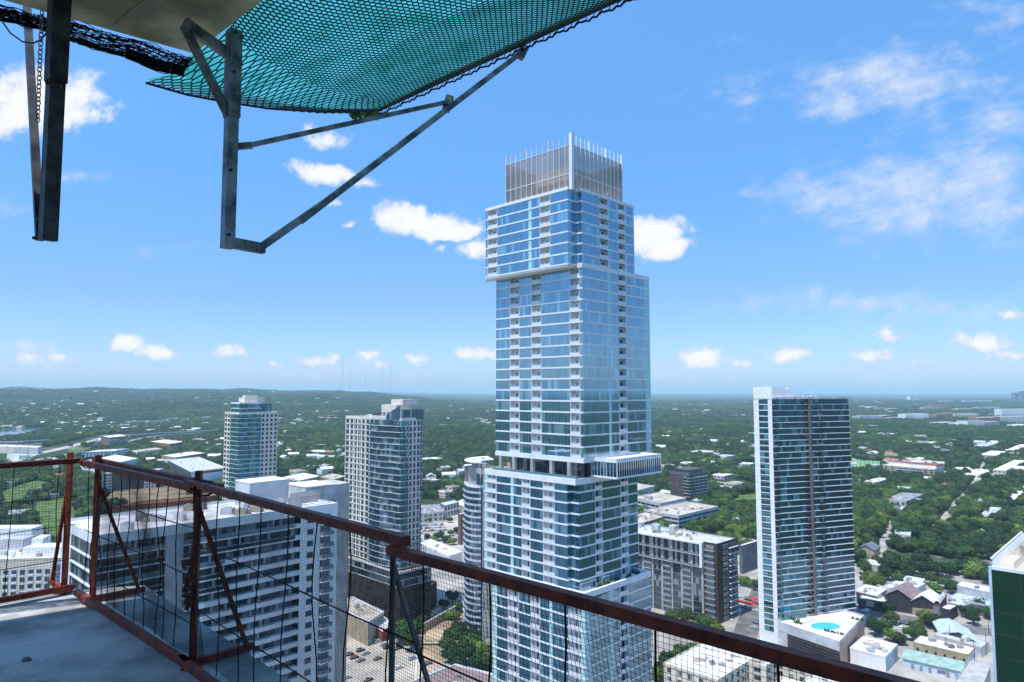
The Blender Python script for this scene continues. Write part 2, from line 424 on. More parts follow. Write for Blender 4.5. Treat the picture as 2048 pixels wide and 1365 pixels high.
def roof(t, poly, z, m, par=1.0, pm=None, th=.4, units=0, thick=.5):
    pm = pm or M['white']
    t.mb('roof', m).prism(poly, z - thick, z)
    n = len(poly); c = sum((Vector((p[0], p[1])) for p in poly), Vector((0, 0))) / n
    if par:
        mb = t.mb('parapet', pm); poly = inset(poly, -.12)
        for i in range(n):
            a = Vector((poly[i][0], poly[i][1])); b = Vector((poly[(i + 1) % n][0], poly[(i + 1) % n][1]))
            d = (b - a).normalized(); nn = Vector((-d.y, d.x))
            if nn.dot(c - a) < 0: nn = -nn
            mb.prism([a, b - d * th, b - d * th + nn * th, a + nn * th] if (b - a).length > 2 * th else [a, b, b + nn * th, a + nn * th], z - thick - .1, z + par)
    r = random.Random(int(abs(c.x * 13 + c.y * 7)))
    for k in range(units):
        i = r.randrange(n); w = [r.uniform(.12, 1) for _ in range(n)]; sw = sum(w)
        q = sum((Vector((p[0], p[1])) * ww / sw for p, ww in zip(poly, w)), Vector((0, 0)))
        q = c + (q - c) * 1.5; s = r.uniform(.7, 1.6); hh = r.uniform(.6, 1.7)
        mb = MB(); mb.box(q.x - s, q.x + s, q.y - s * .7, q.y + s * .7, z + .15, z + .15 + hh)
        mb.box(q.x - s * .5, q.x + s * .5, q.y - s * .4, q.y + s * .4, z + .15 + hh, z + .4 + hh); mb.box(q.x - s - .1, q.x + s + .1, q.y - s * .7 - .1, q.y + s * .7 + .1, z - .02, z + .15)
        t.part('roof_unit', mb, M[r.choice(['roof_grey', 'light_grey', 'tan_roof', 'white'])])
def inset(poly, d):
    n = len(poly); c = sum((Vector((p[0], p[1])) for p in poly), Vector((0, 0))) / n
    return [Vector((p[0], p[1])) + (c - Vector((p[0], p[1]))).normalized() * d for p in poly]
M = MATS
mat('white', (.78, .79, .80), .55, .05, .5); mat('rail_white', (.74, .76, .79), .5, .05, .6); mat('mullion', (.20, .30, .36), .4, .1)
mat('white_roof', (.80, .79, .77), .8, .17, .22, bump=.2, streak=.5, detail=8); mat('light_grey', (.52, .53, .55), .7, .12, .2); mat('roof_grey', (.34, .34, .35), .85, .3, .15)
mat('tan_roof', (.52, .45, .36), .9, .2, .1); mat('cream', (.70, .64, .53), .8, .08, .2, streak=.5); mat('tan_wall', (.42, .33, .22), .85, .12, .3)
mat('concrete', (.44, .43, .41), .85, .12, .25, streak=.6); mat('concrete_dark', (.20, .20, .20), .9, .2, .3); mat('deck_shade', (.035, .035, .04), .9)
mat('brick', (.26, .12, .085), .9, .15, .5); mat('brown', (.06, .042, .036), .8, .12, .4); mat('dark_brick', (.10, .075, .07), .85, .2, .5)
mat('bronze', (.075, .06, .05), .6, .2, .5); mat('bronze_panel', (.20, .15, .13), .6, .08, .3); mat('mid_grey', (.40, .385, .36), .8, .12, .3, streak=.4); mat('rose_panel', (.52, .31, .24), .6, .06, .3); mat('grey_frame', (.25, .27, .29), .5); mat('white_frame', (.75, .76, .78), .5)
mat('dark_frame', (.05, .05, .055), .5); mat('teal_metal', (.30, .43, .38), .5, .12, .4); mat('blue_metal', (.50, .60, .72), .4, .1, .3); mat('red_paint', (.45, .035, .02), .5, .1)
mat('red_roof', (.34, .10, .075), .7, .1); mat('terracotta', (.40, .18, .11), .8, .2, .3); mat('solar_blue', (.05, .13, .36), .35, .1); mat('dark_roof', (.10, .10, .105), .85, .2, .3)
mat('barn_roof', (.27, .19, .18), .6, .12, .4); mat('light_blue', (.50, .62, .72), .7, .1); mat('yellow_paint', (.75, .62, .03), .5); mat('slate', (.14, .15, .17), .7, .15, .4)
mat('pale_spandrel', (.42, .68, .70), .18, .05, .3, spec=.6); mat('galv', (.25, .28, .30), .5, .35, 5, metal=.35, streak=.6); mat('steel_grey', (.33, .34, .36), .45, .2, 3, metal=.5)
mat('pool_deck', (.70, .66, .58), .8, .1, .3); mat('pool_water', (.08, .56, .68), .08, .08, .8, spec=.6); mat('hedge', (.05, .10, .03), .8, .4, 1.2); mat('bark', (.11, .085, .06), .9, .3, 2)
mat('haze_white', (.68, .68, .68), .8, .1, .02)
glass('tower_glass', (.012, .05, .08), (.62, .84, .96), .45, (.025, .09, .13), .08, (.16, .30, .36))
glass('tower_glass_low', (.012, .045, .075), (.52, .76, .93), .34, (.03, .10, .15), .10, (.14, .26, .32))
glass('teal_glass', (.012, .06, .065), (.45, .72, .76), .22, (.03, .14, .15), .18, (.10, .26, .28))
glass('dark_glass', (.012, .02, .028), (.5, .62, .72), .14, (.03, .045, .06), .18, (.22, .25, .27))
glass('pool_glass', (.008, .03, .045), (.42, .66, .80), .20, (.015, .07, .09), .22, (.08, .22, .27)); glass('navy_glass', (.006, .016, .03), (.42, .60, .78), .18, (.012, .035, .06), .15, (.08, .16, .22))
mat('off_white', (.68, .64, .57), .7, .08, .3); mat('mullion_dark', (.05, .09, .11), .4, .1)
glass('blue_glass', (.02, .05, .09), (.5, .68, .85), .25, (.05, .10, .16), .2, (.25, .32, .38))
glass('green_glass', (.004, .022, .018), (.30, .52, .45), .36, (.006, .03, .024), 0)
sheer('crown_screen', (.36, .31, .28), .76, .3, (.03, .03, .03), .06)
A = Vector((-.714, .700)).normalized(); B = Vector((.700, .714)).normalized()
def v2(p): return Vector((p[0], p[1]))
def s_on(P, d, px, py):
    x, y, z = ray(px, py); r = x / y
    return (r * P[1] - P[0]) / (d[0] - r * d[1])
def G4(px, py, pxl, pxr, z=None, Y=None, dl=None, dr=None):
    """grid building from its near roof corner: [near, right, back, left]"""
    n = v2(at(px, py, Y)) if Y else v2(atz(px, py, z))
    dl = dl or A; dr = dr or B
    l = n + dl * s_on(n, dl, pxl, py); r = n + dr * s_on(n, dr, pxr, py)
    return [n, r, r + l - n, l]
def Q4(n, l, r, z, back=None):
    if back: l, r, b = v2(atz(*l, z)), v2(atz(*r, z)), v2(atz(*back, z)); return [l + r - b, r, b, l]
    n, l, r = v2(atz(*n, z)), v2(atz(*l, z)), v2(atz(*r, z)); return [n, r, l + r - n, l]
def foot(poly, e=3): 
    FOOT.append([v2(p) for p in inset(poly, -e)])

# ------------------------------------------------------------------ terrain and ground
def smooth(x, a, b):
    t = min(1, max(0, (x - a) / (b - a))); return t * t * (3 - 2 * t)
def terrain(x, y):
    r = math.hypot(x, y)
    if r < 1500 or y < 0: return 0.0
    u = x / max(y, 1)
    w = 1 - smooth(u, -.32, -.02)
    n = mnoise.fractal(Vector((x / 2600, y / 2600, 3.1)), 1.0, 2.0, 5)
    n2 = mnoise.fractal(Vector((x / 700, y / 700, 9.7)), 1.0, 2.0, 3)
    h = w * smooth(y, 2900, 7200) * (126 + 58 * mnoise.fractal(Vector((x / 800, y / 1900, 4.4)), 1.0, 2.0, 3) + 16 * n2) 
    h += (1 - w) * smooth(r, 5000, 12000) * (14 + 20 * n)
    # river bluff on the far left bank
    h += w * 38 * smooth(y - 2750 - .0 * x, 0, 350) * smooth(-x, 1300, 1900) * (1 - smooth(y, 3800, 5200)) * (.8 + .5 * n2)
    return max(0.0, h)
def build_ground():
    mb = MB(); rings = [0] + [60 * 1.062 ** k for k in range(112)]
    rings = [r for r in rings if r < 42000] + [44000]
    NA = 300
    for r in rings:
        for k in range(NA):
            t = 2 * math.pi * k / NA; x, y = r * math.sin(t), r * math.cos(t)
            mb.v.append((x, y, terrain(x, y)))
    for i in range(len(rings) - 1):
        for k in range(NA):
            mb.f.append((i * NA + k, (i + 1) * NA + k, (i + 1) * NA + (k + 1) % NA, i * NA + (k + 1) % NA)); mb.m.append(0)
    m = bpy.data.materials.new('ground'); m.use_nodes = True; T = NT(m.node_tree); p = m.node_tree.nodes['Principled BSDF']
    pos = T.n('ShaderNodeNewGeometry').outputs['Position']
    n1 = T.noise(pos, .004, 6, .6); n2 = T.noise(pos, .05, 6, .65); n3 = T.noise(pos, .0009, 4, .6)
    green = T.mix(n2, (.018, .036, .012), (.055, .085, .025))
    c = T.mix(T.step(n1, .56, .68), green, (.30, .26, .20))
    c = T.mix(T.math('MULTIPLY', T.step(T.noise(pos, .022, 5, .7), .60, .72), T.step(n3, .4, .6)), c, (.42, .40, .37))
    T.put(p.inputs['Base Color'], c); p.inputs['Roughness'].default_value = .95; p.inputs['Specular IOR Level'].default_value = .1
    structure('ground', mb, m)
build_ground()
def sheet(name, pts, z, m, px=True):
    poly = [v2(atz(a, b, 0)) if px else v2((a, b)) for a, b in pts]
    mb = MB(); mb.quad(*[(p.x, p.y, z) for p in poly]); structure(name, mb, m); return poly
def strip(name, pts, w, z, m, px=True, kerb=None, ex=2.5):
    P = [v2(atz(a, b, 0)) if px else v2((a, b)) for a, b in pts]; mb = MB(); Ls = []; Rs = []
    for i, p in enumerate(P):
        d = (P[min(i + 1, len(P) - 1)] - P[max(i - 1, 0)]).normalized(); n = Vector((-d.y, d.x)); Ls.append(p + n * w / 2); Rs.append(p - n * w / 2)
    for i in range(len(P) - 1):
        mb.quad(*[(q.x, q.y, z + terrain(q.x, q.y)) for q in (Ls[i], Ls[i + 1], Rs[i + 1], Rs[i])])
        d = (P[i + 1] - P[i]).normalized() * 1; n = Vector((-d.y, d.x)) * (w / 2 + ex); FOOT.append([P[i] + n, P[i + 1] + n, P[i + 1] - n, P[i] - n])
    structure(name, mb, m)
mat('asphalt', (.17, .165, .16), .9, .2, .12); mat('pavement', (.40, .37, .33), .9, .18, .05); mat('lot', (.52, .46, .38), .9, .16, .06); mat('dirt', (.46, .34, .22), .95, .25, .05)
mat('grass', (.10, .17, .035), .9, .3, .06); mat('turf', (.13, .30, .09), .9, .08, .2); mat('line_white', (.8, .8, .78), .7); mat('river', (.05, .12, .15), .08, .1, .01, spec=.6)
mat('highway', (.42, .40, .36), .9, .1, .03); mat('kerb', (.5, .49, .46), .85); mat('rust_ground', (.30, .13, .08), .95, .2, .1)
sheet('downtown_pavement', [(2700, 1170), (2700, 2600), (-700, 2600), (-700, 1240), (600, 1210), (820, 1140), (840, 1010), (930, 1010), (1000, 1100), (1270, 1120), (1500, 1110), (1740, 1130), (2048, 1150)], .05, M['pavement'])
sheet('river', [(-80, 884), (40, 871), (90, 861), (84, 855), (30, 859), (-80, 866)], .3, M['river'])

# ------------------------------------------------------------------ the tall glass tower of shifted blocks
R3 = v2(at(1166, 800, 202))
def tl(a, b): return R3 + A * a + B * b
def seg_left(L, lst):   # lst measured from the near corner
    return [(L - s1, L - s0) + tuple(r) for s0, s1, *r in lst]
def blocks_tower():
    base = tl(18, 18)
    t = Thing('glass_tower', 'tallest glass tower of shifted stacked blocks with white floor lines and screened crown', 'tower', (base.x, base.y, 0))
    E = EYE
    pale = {'glass': 'pale_spandrel', 'pane': 3, 'jit': 0}
    low = {'glass': 'tower_glass_low', 'jit': .0035}
    def face(f, z0, z1, n, lst, g=None, flip=False):
        ss = []
        for a, b, ty in lst:
            o = pale if ty == 'p' else (g or {})
            a2, b2 = (max(0, f.L - b), max(0, f.L - a)) if flip else (a, b)
            ss.append((a2, b2, 'G' if ty == 'p' else ty, o))
        facade(t, f, z0, z1, n, ss)
    def back(poly_faces, z0, z1):
        for p, q in poly_faces: Face(q, p).quad(t.mb('rear_wall', M['light_grey']), 0, (p - q).length, z0, z1)
    # block 1 (lowest in view)
    c = tl(-2.4, -2.9); L, R = 37.6, 33.7; zt = E - 58.5; zb = E - 110.5
    face(Face(c + A * L, c), zb, zt, 16, [(0, 1.3, 'p'), (1.3, 6, 'B'), (6, 12.2, 'G'), (12.2, 13.4, 'p'), (13.4, 17, 'G'), (17, 20.9, 'B'), (20.9, 25.8, 'G'), (25.8, 30.7, 'B'), (30.7, 35.6, 'G'), (35.6, 37.6, 'p')], low, True)
    face(Face(c, c + B * R), zb, zt, 16, [(0, 2.7, 'p'), (2.7, 11.9, 'G'), (11.9, 13.4, 'p'), (13.4, 16.6, 'G'), (16.6, 21.2, 'B'), (21.2, 33.7, 'G')], low)
    p1 = [c, c + B * R, c + B * R + A * L, c + A * L]
    for i in range(4): f = Face(p1[(i + 1) % 4], p1[i]) if i >= 1 and i < 3 else Face(*((p1[3], p1[0]) if i == 3 else (p1[0], p1[1]))); f.quad(t.mb('podium_wall', M['light_grey']), 0, f.L, 0, zb)
    back([(p1[1], p1[2]), (p1[2], p1[3])], zb, zt); roof(t, p1, zt + .3, M['white_roof'], 1.1, M['white'], .8)
    foot(p1)
    # roof terrace planters on block 1
    for q in (9, 13, 18, 24, 29):
        mb = MB(); o = c + B * q + A * 2.0
        mb.prism([o, o + B * 2.2, o + B * 2.2 + A * .8, o + A * .8], zt + .31, zt + .9)
        for k in range(14):
            w = o + B * rnd.uniform(.1, 2.1) + A * rnd.uniform(.1, .7); mb.tube((w.x, w.y, zt + .9), (w.x + rnd.uniform(-.3, .3), w.y + rnd.uniform(-.3, .3), zt + 1.2 + rnd.uniform(.2, .9)), .25, .05, 5)
        t.part('planter', mb, M['hedge'])
    # block 2
    R2 = tl(1, -1); K2 = R2 + A * 3.1 - B * 1.6; N2 = R2 + A * 3.1; L, R = 35.35, 30
    zb, zt = E - 58.2, E - 26.6
    face(Face(K2 + A * L, K2), zb, zt, 10, [(0, 4.83, 'G'), (4.83, 9.5, 'B'), (9.5, 14.7, 'G'), (14.7, 18.4, 'B'), (18.4, 22, 'G'), (22, 23.3, 'p'), (23.3, 29.6, 'G'), (29.6, 34.15, 'B'), (34.15, 35.35, 'p')], low, True)
    face(Face(K2, N2), zb, zt, 10, [(0, 1.6, 'G')], low); face(Face(N2, R2), zb, zt, 10, [(0, 3.1, 'G')], low)
    face(Face(R2, R2 + B * R), zb, zt, 10, [(0, 7.64, 'G'), (7.64, 11.1, 'B'), (11.1, 20.6, 'G'), (20.6, 24.7, 'B'), (24.7, 30, 'G')], low)
    far = R2 + B * R + A * (L + 3.1)
    back([(R2 + B * R, far), (far, K2 + A * L)], zb, zt)
    cc = R2 - B * 1.6; p2 = [cc, R2 + B * R, far, K2 + A * L]
    roof(t, p2, zt + .3, M['pool_deck'], .8, M['white'], .35, thick=.9)
    # amenity storey: columns, recessed glazing, balustrade, projecting glass box
    za, zc = E - 26.3, E - 21.0
    f = Face(cc + A * 36 + B * 6.5 - A * 3, cc + B * 6.5 + A * 3); glaze(t, f, 0, f.L, za, zc, M['dark_glass'], 1.5, name='amenity_glazing')
    f = Face(cc + B * 6.5 + A * 3, cc + B * 28 + A * 3); glaze(t, f, 0, f.L, za, zc, M['dark_glass'], 1.5, name='amenity_glazing')
    for s in (4, 11, 19, 27, 33):
        mb = MB(); o = cc + A * s + B * 2.4; mb.prism([o, o + B * 1.1, o + B * 1.1 + A * 1.1, o + A * 1.1], za, zc); t.part('column', mb, M['concrete'])
    mb = MB(); f = Face(cc + A * 35, cc); f.slab(mb, 0, f.L, za + .5, za + 1.5, -.5, -.46); t.part('balustrade', mb, M['teal_glass'])
    for s in range(4):
        mb = MB(); o = cc + A * (8 + s * 7) + B * 1.3
        for k in range(18):
            w = o + A * rnd.uniform(-2, 2) + B * rnd.uniform(-.3, .4); mb.tube((w.x, w.y, za), (w.x, w.y, za + rnd.uniform(.6, 1.6)), .35, .1, 5)
        t.part('planter', mb, M['hedge'])
    Q0 = R2 + B * 6; Q = Q0 - A * 9.3; QR = 23.5
    zq0, zq1 = E - 25.4, E - 20.6
    for f in (Face(Q0, Q), Face(Q, Q + B * QR)):
        glaze(t, f, 0, f.L, zq0 + .5, zq1, M['navy_glass'], 1.2, name='box_glazing')
        f.slab(t.mb('slab_edge', M['white']), 0, f.L, zq0, zq0 + .5, -.4, .25)
        for k in range(int(f.L / 1.15) + 1): f.slab(t.mb('fin', M['white']), k * 1.15, k * 1.15 + .08, zq0 + .5, zq1 + .2, .05, .2)
    f = Face(Q + B * QR, Q0 + B * QR); f.quad(t.mb('rear_wall', M['light_grey']), 0, f.L, zq0, zq1)
    roof(t, [Q, Q + B * QR, Q0 + B * QR, Q0], zq1 + .5, M['white_roof'], .5, M['white'], .4, thick=.55)
    mb = MB(); mb.prism([Q, Q + B * QR, Q0 + B * QR, Q0], zq0 - .02, zq0 + .1); t.part('soffit', mb, M['white'])
    # block 3
    L, R = 36.8, 36; zb, zt = E - 20, E + 37.3
    lf = [(0, .9, 'G'), (.9, 4.85, 'B'), (4.85, 16.3, 'G'), (16.3, 20.65, 'B'), (20.65, 25.8, 'G'), (25.8, 30.2, 'B'), (30.2, 36.8, 'G')]
    face(Face(R3 + A * L, R3), zb, zt, 17, lf, None, True)
    face(Face(R3, R3 + B * R), zb, zt, 17, [(0, 12.8, 'G'), (12.8, 14.1, 'p'), (14.1, 17.95, 'G'), (17.95, 22.4, 'B'), (22.4, 33, 'G'), (33, 36, 'p')])
    p3 = [R3, R3 + B * R, R3 + B * R + A * L, R3 + A * L]
    back([(p3[1], p3[2]), (p3[2], p3[3])], zb, zt)
    mb = MB(); mb.prism(inset(p3, -.25), zb - 1.05, zb - .02); t.part('soffit', mb, M['white']); roof(t, p3, zt + .35, M['white_roof'], .8, M['white'], .4)
    # block 4
    K1 = tl(2, -4.1); N1 = tl(2, 0); R4 = tl(0, 0) + B * .02; L, R = 35.6, 27.5; zb, zt = E + 37.6, E + 60.2
    face(Face(K1 + A * L, K1), zb, zt, 7, [(0, 6.86, 'G'), (6.86, 11.3, 'B'), (11.3, 14.75, 'G'), (14.75, 16.04, 'p'), (16.04, 29.87, 'G'), (29.87, 34.6, 'B'), (34.6, 35.6, 'G')], None, True)
    face(Face(K1, N1), zb, zt, 7, [(0, 4.1, 'G')]); face(Face(N1, R4), zb, zt, 7, [(0, 2, 'G')])
    face(Face(R4, R4 + B * R), zb, zt, 7, [(0, 8.5, 'G'), (8.5, 13.2, 'B'), (13.2, 18.5, 'G'), (18.5, 22.35, 'B'), (22.35, 27.5, 'G')])
    far = R4 + B * R + A * (L + 2); p4 = [K1, N1, R4, R4 + B * R, far, K1 + A * L]
    back([(R4 + B * R, far), (far, K1 + A * L)], zb, zt)
    mb = MB(); mb.prism([K1, N1 + A * .5, N1 + A * 40, K1 + A * L], zb - .45, zb - .02); mb.prism([N1 + A * 34, R4 + A * 37.2 + B * R, far, N1 + A * (L - .01)], zb - .45, zb - .02); t.part('soffit', mb, M['white'])
    mb = MB(); mb.prism(p4, zt - .1, zt + .35); t.part('roof', mb, M['white_roof'])
    for a, b in ((K1 + A * L, K1), (K1, N1), (N1, R4), (R4, R4 + B * R)):
        f = Face(a, b); f.slab(t.mb('parapet', M['white']), -.12, f.L + .12, zt + .02, zt + .95, -.3, .16)
    # crown: white fins and a bronze mesh screen round the plant room
    C = K1 - A * 1.2 + B * .5; L, R = 27.6, 25.6; zr = zt + .4; z1, z2 = E + 74.1, E + 77.0
    for f, nf in ((Face(C + A * L, C), 12), (Face(C, C + B * R), 12), (Face(C + B * R + A * L, C + A * L), 0), (Face(C + B * R, C + B * R + A * L), 0)):
        mb = t.mb('screen', M['crown_screen']); f.quad(mb, 0, f.L, zr, z1, 0)
        fr = t.mb('frame', M['white'])
        for zz, hh in ((z1 - .15, .15), (E + 65.2, .22), (zr, .3)): f.slab(fr, 0, f.L, zz, zz + hh, -.12, .1)
        f.slab(t.mb('frame_rail', M['grey_frame']), 0, f.L, E + 69.6, E + 69.72, -.1, -.02)
        for k in range((nf or 6) + 1):
            u = f.L * k / (nf or 6); mbf = MB(); w = .075
            f.slab(mbf, max(0, u - w), u + w, zr, z2, .02, .3)
            if k % 4 == 0 and nf: f.slab(mbf, u - .1, u + .22, z1, z2 + .2, -.4, .1)
            t.part('fin', mbf, M['white'])
        if nf:
            br = t.mb('brace', M['white'])
            for u in ((.22, .36), (.5, .36), (.66, .52), (.78, .92)):
                br.bar(f.pt(u[0] * f.L, zr, -3), f.pt(u[1] * f.L, E + 66, -3), .3, .3)
    mb = MB(); mb.prism([C - A * .6 - B * .6, C + B * .5 - A * .6, C + B * .5 + A * .5, C - B * .6 + A * .5], zr - .5, z2 + .4); t.part('corner_post', mb, M['white'])
    mb = MB(); o = C + A * 7 + B * 7; mb.prism([o, o + B * 13, o + B * 13 + A * 13, o + A * 13], zr, E + 70.5); o = C + A * 3.5 + B * 3.5; mb.prism([o, o + B * 8, o + B * 8 + A * 20, o + A * 20], zr, E + 65); t.part('plant_room', mb, M['cream'])
    t.finish()
blocks_tower()

# ------------------------------------------------------------------ white striped apartment tower, lower left
def striped_tower():
    near = v2(at(192, 1074, 153)); L = (v2(at(675, 1013, 197)) - near).length
    d = (v2(at(675, 1013, 197)) - near).normalized(); nn = Vector((-d.y, d.x))
    zr = EYE - 32.3; D = 27
    t = Thing('apartment_tower', 'white tower with long striped balcony floors and flat white roof behind the guardrail', 'tower', (near.x, near.y, 0))
    f = Face(near, near + d * L); n = 30; h = 3.12; zt = zr - 1.6
    def u(px, py=1150): return max(0, s_on(near, d, px, py))
    ub = u(600, 1100)
    # panel end bay with windows and projecting balconies
    facade(t, f, zt - n * h, zt, n, [(ub, u(638), 'W', {'n': 1, 'w': .32, 'hh': .5, 'wall': 'white', 'glass': 'dark_glass', 'frame': 'grey_frame'}), (u(662), None, 'P', {'wall': 'white'})])
    facade(t, Face(near - nn * -1.2 + d * u(638), near + nn * 1.2 + d * u(662)), zt - n * h, zt - h, n - 1, [(0, None, 'P', {'wall': 'white'})])
    f2 = Face(near + d * u(638), near + d * u(662))
    wl = u(662) - u(638)
    facade(t, f2, zt - n * h, zt, n, [(0, wl * .5, 'W', {'n': 1, 'w': .85, 'hh': .72, 'wall': 'white'}), (wl * .5, wl, 'W', {'n': 1, 'w': .5, 'hh': .55, 'wall': 'white'})])
    for i in range(n - 1):
        z = zt - (i + 1) * h - .05
        t.bals.append((f2, f2.pt(0.1, z - h + h), wl - .2, h, 1.4, ('white', 'grey_frame', 'dark_glass', 'out')))
    # long recessed galleries with white spandrels
    for i in range(n):
        z = zt - (i + 1) * h
        cut = .3 + ub * (.965 if i < 2 else (.58 if i < 5 else .34)) if i < 8 else .3
        if cut > .3: f.slab(t.mb('glass_rail', M['dark_glass']), .3, cut, z + .3, z + 1.2, -.2, -.1); f.slab(t.mb('spandrel', M['white']), .3, cut, z, z + .32, -.3, .0)
        f.slab(t.mb('spandrel', M['white']), cut, ub, z, z + 1.12, -.3, .0)
        f.slab(t.mb('gallery_slab', M['white']), .3, ub, z + .9, z + 1.15, -1.6, -.3)
    fi = Face(near - f.N * 1.6, near - f.N * 1.6 + d * ub); 
    for i in range(n): glaze(t, fi, .3, fi.L, zt - (i + 1) * h, zt - i * h, M['dark_glass'], 1.5, jit=.006)
    r0 = random.Random(3)
    for i in range(n):
        for q in range(9):
            uu = ub * (q + r0.random()) / 9.3; z = zt - (i + 1) * h
            f.slab(t.mb('partition', M['light_grey']), uu, uu + .18, z + 1.25, z + h, -1.6, -.2)
            if q % 2: f.slab(t.mb('balcony_rail', M['galv']), uu, uu + 3.5, z + 1.25, z + 1.5, -.16, -.1)
    mb = MB(); f.slab(mb, u(330, 1150), u(365, 1150), 0, zt + .2, -1.5, .05); t.part('wall_panel', mb, M['light_grey'])
    # parapet band and returns
    f.slab(t.mb('wall', M['white']), 0, f.L, zt, zr + .7, -.4, .06)
    f.slab(t.mb('wall', M['white']), 0, .3, 0, zt, -.4, .02)
    fl = Face(near + nn * D, near); facade(t, fl, zt - n * h, zt, n, [(0, 8, 'P', {'wall': 'white'}), (8, D, 'S', {'glass': 'dark_glass', 'band': 'white', 'bd': .4})]); fl.slab(t.mb('wall', M['white']), 0, D, zt, zr + .7, -.4, .05)
    fr = Face(near + d * L, near + d * L + nn * D); fr.quad(t.mb('wall', M['white']), 0, D, 0, zr + .7); fb = Face(near + d * L + nn * D, near + nn * D); fb.quad(t.mb('wall', M['white']), 0, L, 0, zr + .7)
    f.quad(t.mb('wall', M['white']), 0, f.L, 0, zt - n * h + .02)
    poly = [near + nn * .4, near + d * L + nn * .4, near + d * L + nn * D, near + nn * D]
    roof(t, poly, zr, M['white_roof'], 0, units=26); foot(poly)
    # rooftop rooms
    def box_room(name, px0, px1, py, Y0, dep, ztop, m, px_side=None):
        o = v2(at(px0, py, Y0)); w = s_on(o, d, px1, py); q = [o, o + d * w, o + d * w + nn * dep, o + nn * dep]
        mb = MB(); mb.prism(q, zr - .3, EYE + ztop); t.part(name, mb, m); mb = MB(); mb.prism(inset(q, -.15), EYE + ztop, EYE + ztop + .25); t.part('room_roof', mb, M['white_roof']); return q
    box_room('stair_room', 499, 577, 990, 192, 9, -25.6, M['light_blue' if 0 else 'light_grey'])
    q = box_room('lift_room', 612, 672, 985, 203, 12, -28.3, M['light_grey'])
    mb = MB(); o = q[1]; mb.prism([o + nn * .1, o + d * .1 + A * 0, o + d * 6 + nn * 2, o + d * 6 + nn * 13, o + nn * 12], 0, EYE - 28.4); t.part('concrete_wall', mb, M['concrete'])
    o = v2(at(576, 1015, 190)); w = s_on(o, d, 672, 1005)
    fs = Face(o, o + d * w)
    for k in range(7): fs.slab(t.mb('louvre_screen', M['steel_grey']), w * .28, w, zr + .2 + k * .42, zr + .4 + k * .42, 0, .1)
    fs.slab(t.mb('screen_wall', M['concrete']), 0, w * .28, zr, zr + 3.2, -.2, 0); fs.slab(t.mb('screen_wall', M['concrete']), w * .28, w, zr, zr + 3.2, -7, -6.8)
    t.finish()
striped_tower()

# ------------------------------------------------------------------ cream and glass tower, left
def cream_tower():
    p = G4(479, 815, 450, 556, Y=485); z1, z2 = EYE - 16.2, EYE - 8.6
    t = Thing('apartment_tower', 'slim cream tower with square windows and a teal glass corner, left of the grid tower', 'tower', (p[0].x, p[0].y, 0))
    n, r, b, l = p; wr = (r - n).length; wl = (l - n).length
    fr = Face(n, r); fl = Face(l, n); gl = {'glass': 'teal_glass', 'band': 'white', 'bd': .5, 'rail': 'teal_glass', 'pane': 1.6}
    facade(t, fl, 0, z1, 37, [(0, wl * .42, 'W', {'n': 2, 'w': .62, 'hh': .6, 'wall': 'cream'}), (wl * .42, None, 'S', gl)])
    facade(t, fl, z1, z2, 2, [(wl * .42, None, 'G', {'glass': 'teal_glass', 'bh': .5})])
    facade(t, fr, 0, z1, 37, [(0, wr * .56, 'S', gl), (wr * .56, None, 'W', {'n': 4, 'w': .55, 'hh': .62, 'wall': 'cream'})])
    facade(t, fr, z1, z2, 2, [(0, wr * .56, 'G', {'glass': 'teal_glass', 'bh': .5})])
    f = Face(r, b); f.quad(t.mb('wall', M['cream']), 0, f.L, 0, z1); f = Face(b, l); f.quad(t.mb('wall', M['cream']), 0, f.L, 0, z1)
    roof(t, p, z1 + .3, M['white_roof'], 1, M['cream'], .5)
    q = [n, n + B * wr * .56, n + B * wr * .56 + A * wl * .58, n + A * wl * .58]
    f = Face(q[1], q[2]); f.quad(t.mb('wall', M['cream']), 0, f.L, z1, z2); roof(t, q, z2 + .2, M['white_roof'], .5, M['white'], .4)
    o = n + B * wr * .22 + A * 7; mb = MB(); mb.prism([o, o + B * 15, o + B * 15 + A * 9, o + A * 9], z1, EYE - 4.6); o2 = o + B * 2 + A * 2; mb.prism([o2, o2 + B * 9, o2 + B * 9 + A * 5, o2 + A * 5], EYE - 4.6, EYE - 3); t.part('plant_room', mb, M['cream'])
    o = n + B * wr * .6 + A * 5; fq = Face(o, o + B * 9); glaze(t, fq, 0, 9, z1 + .3, z2 - .5, M['teal_glass'], 1.5, name='roof_screen')
    foot(p); t.finish()
cream_tower()

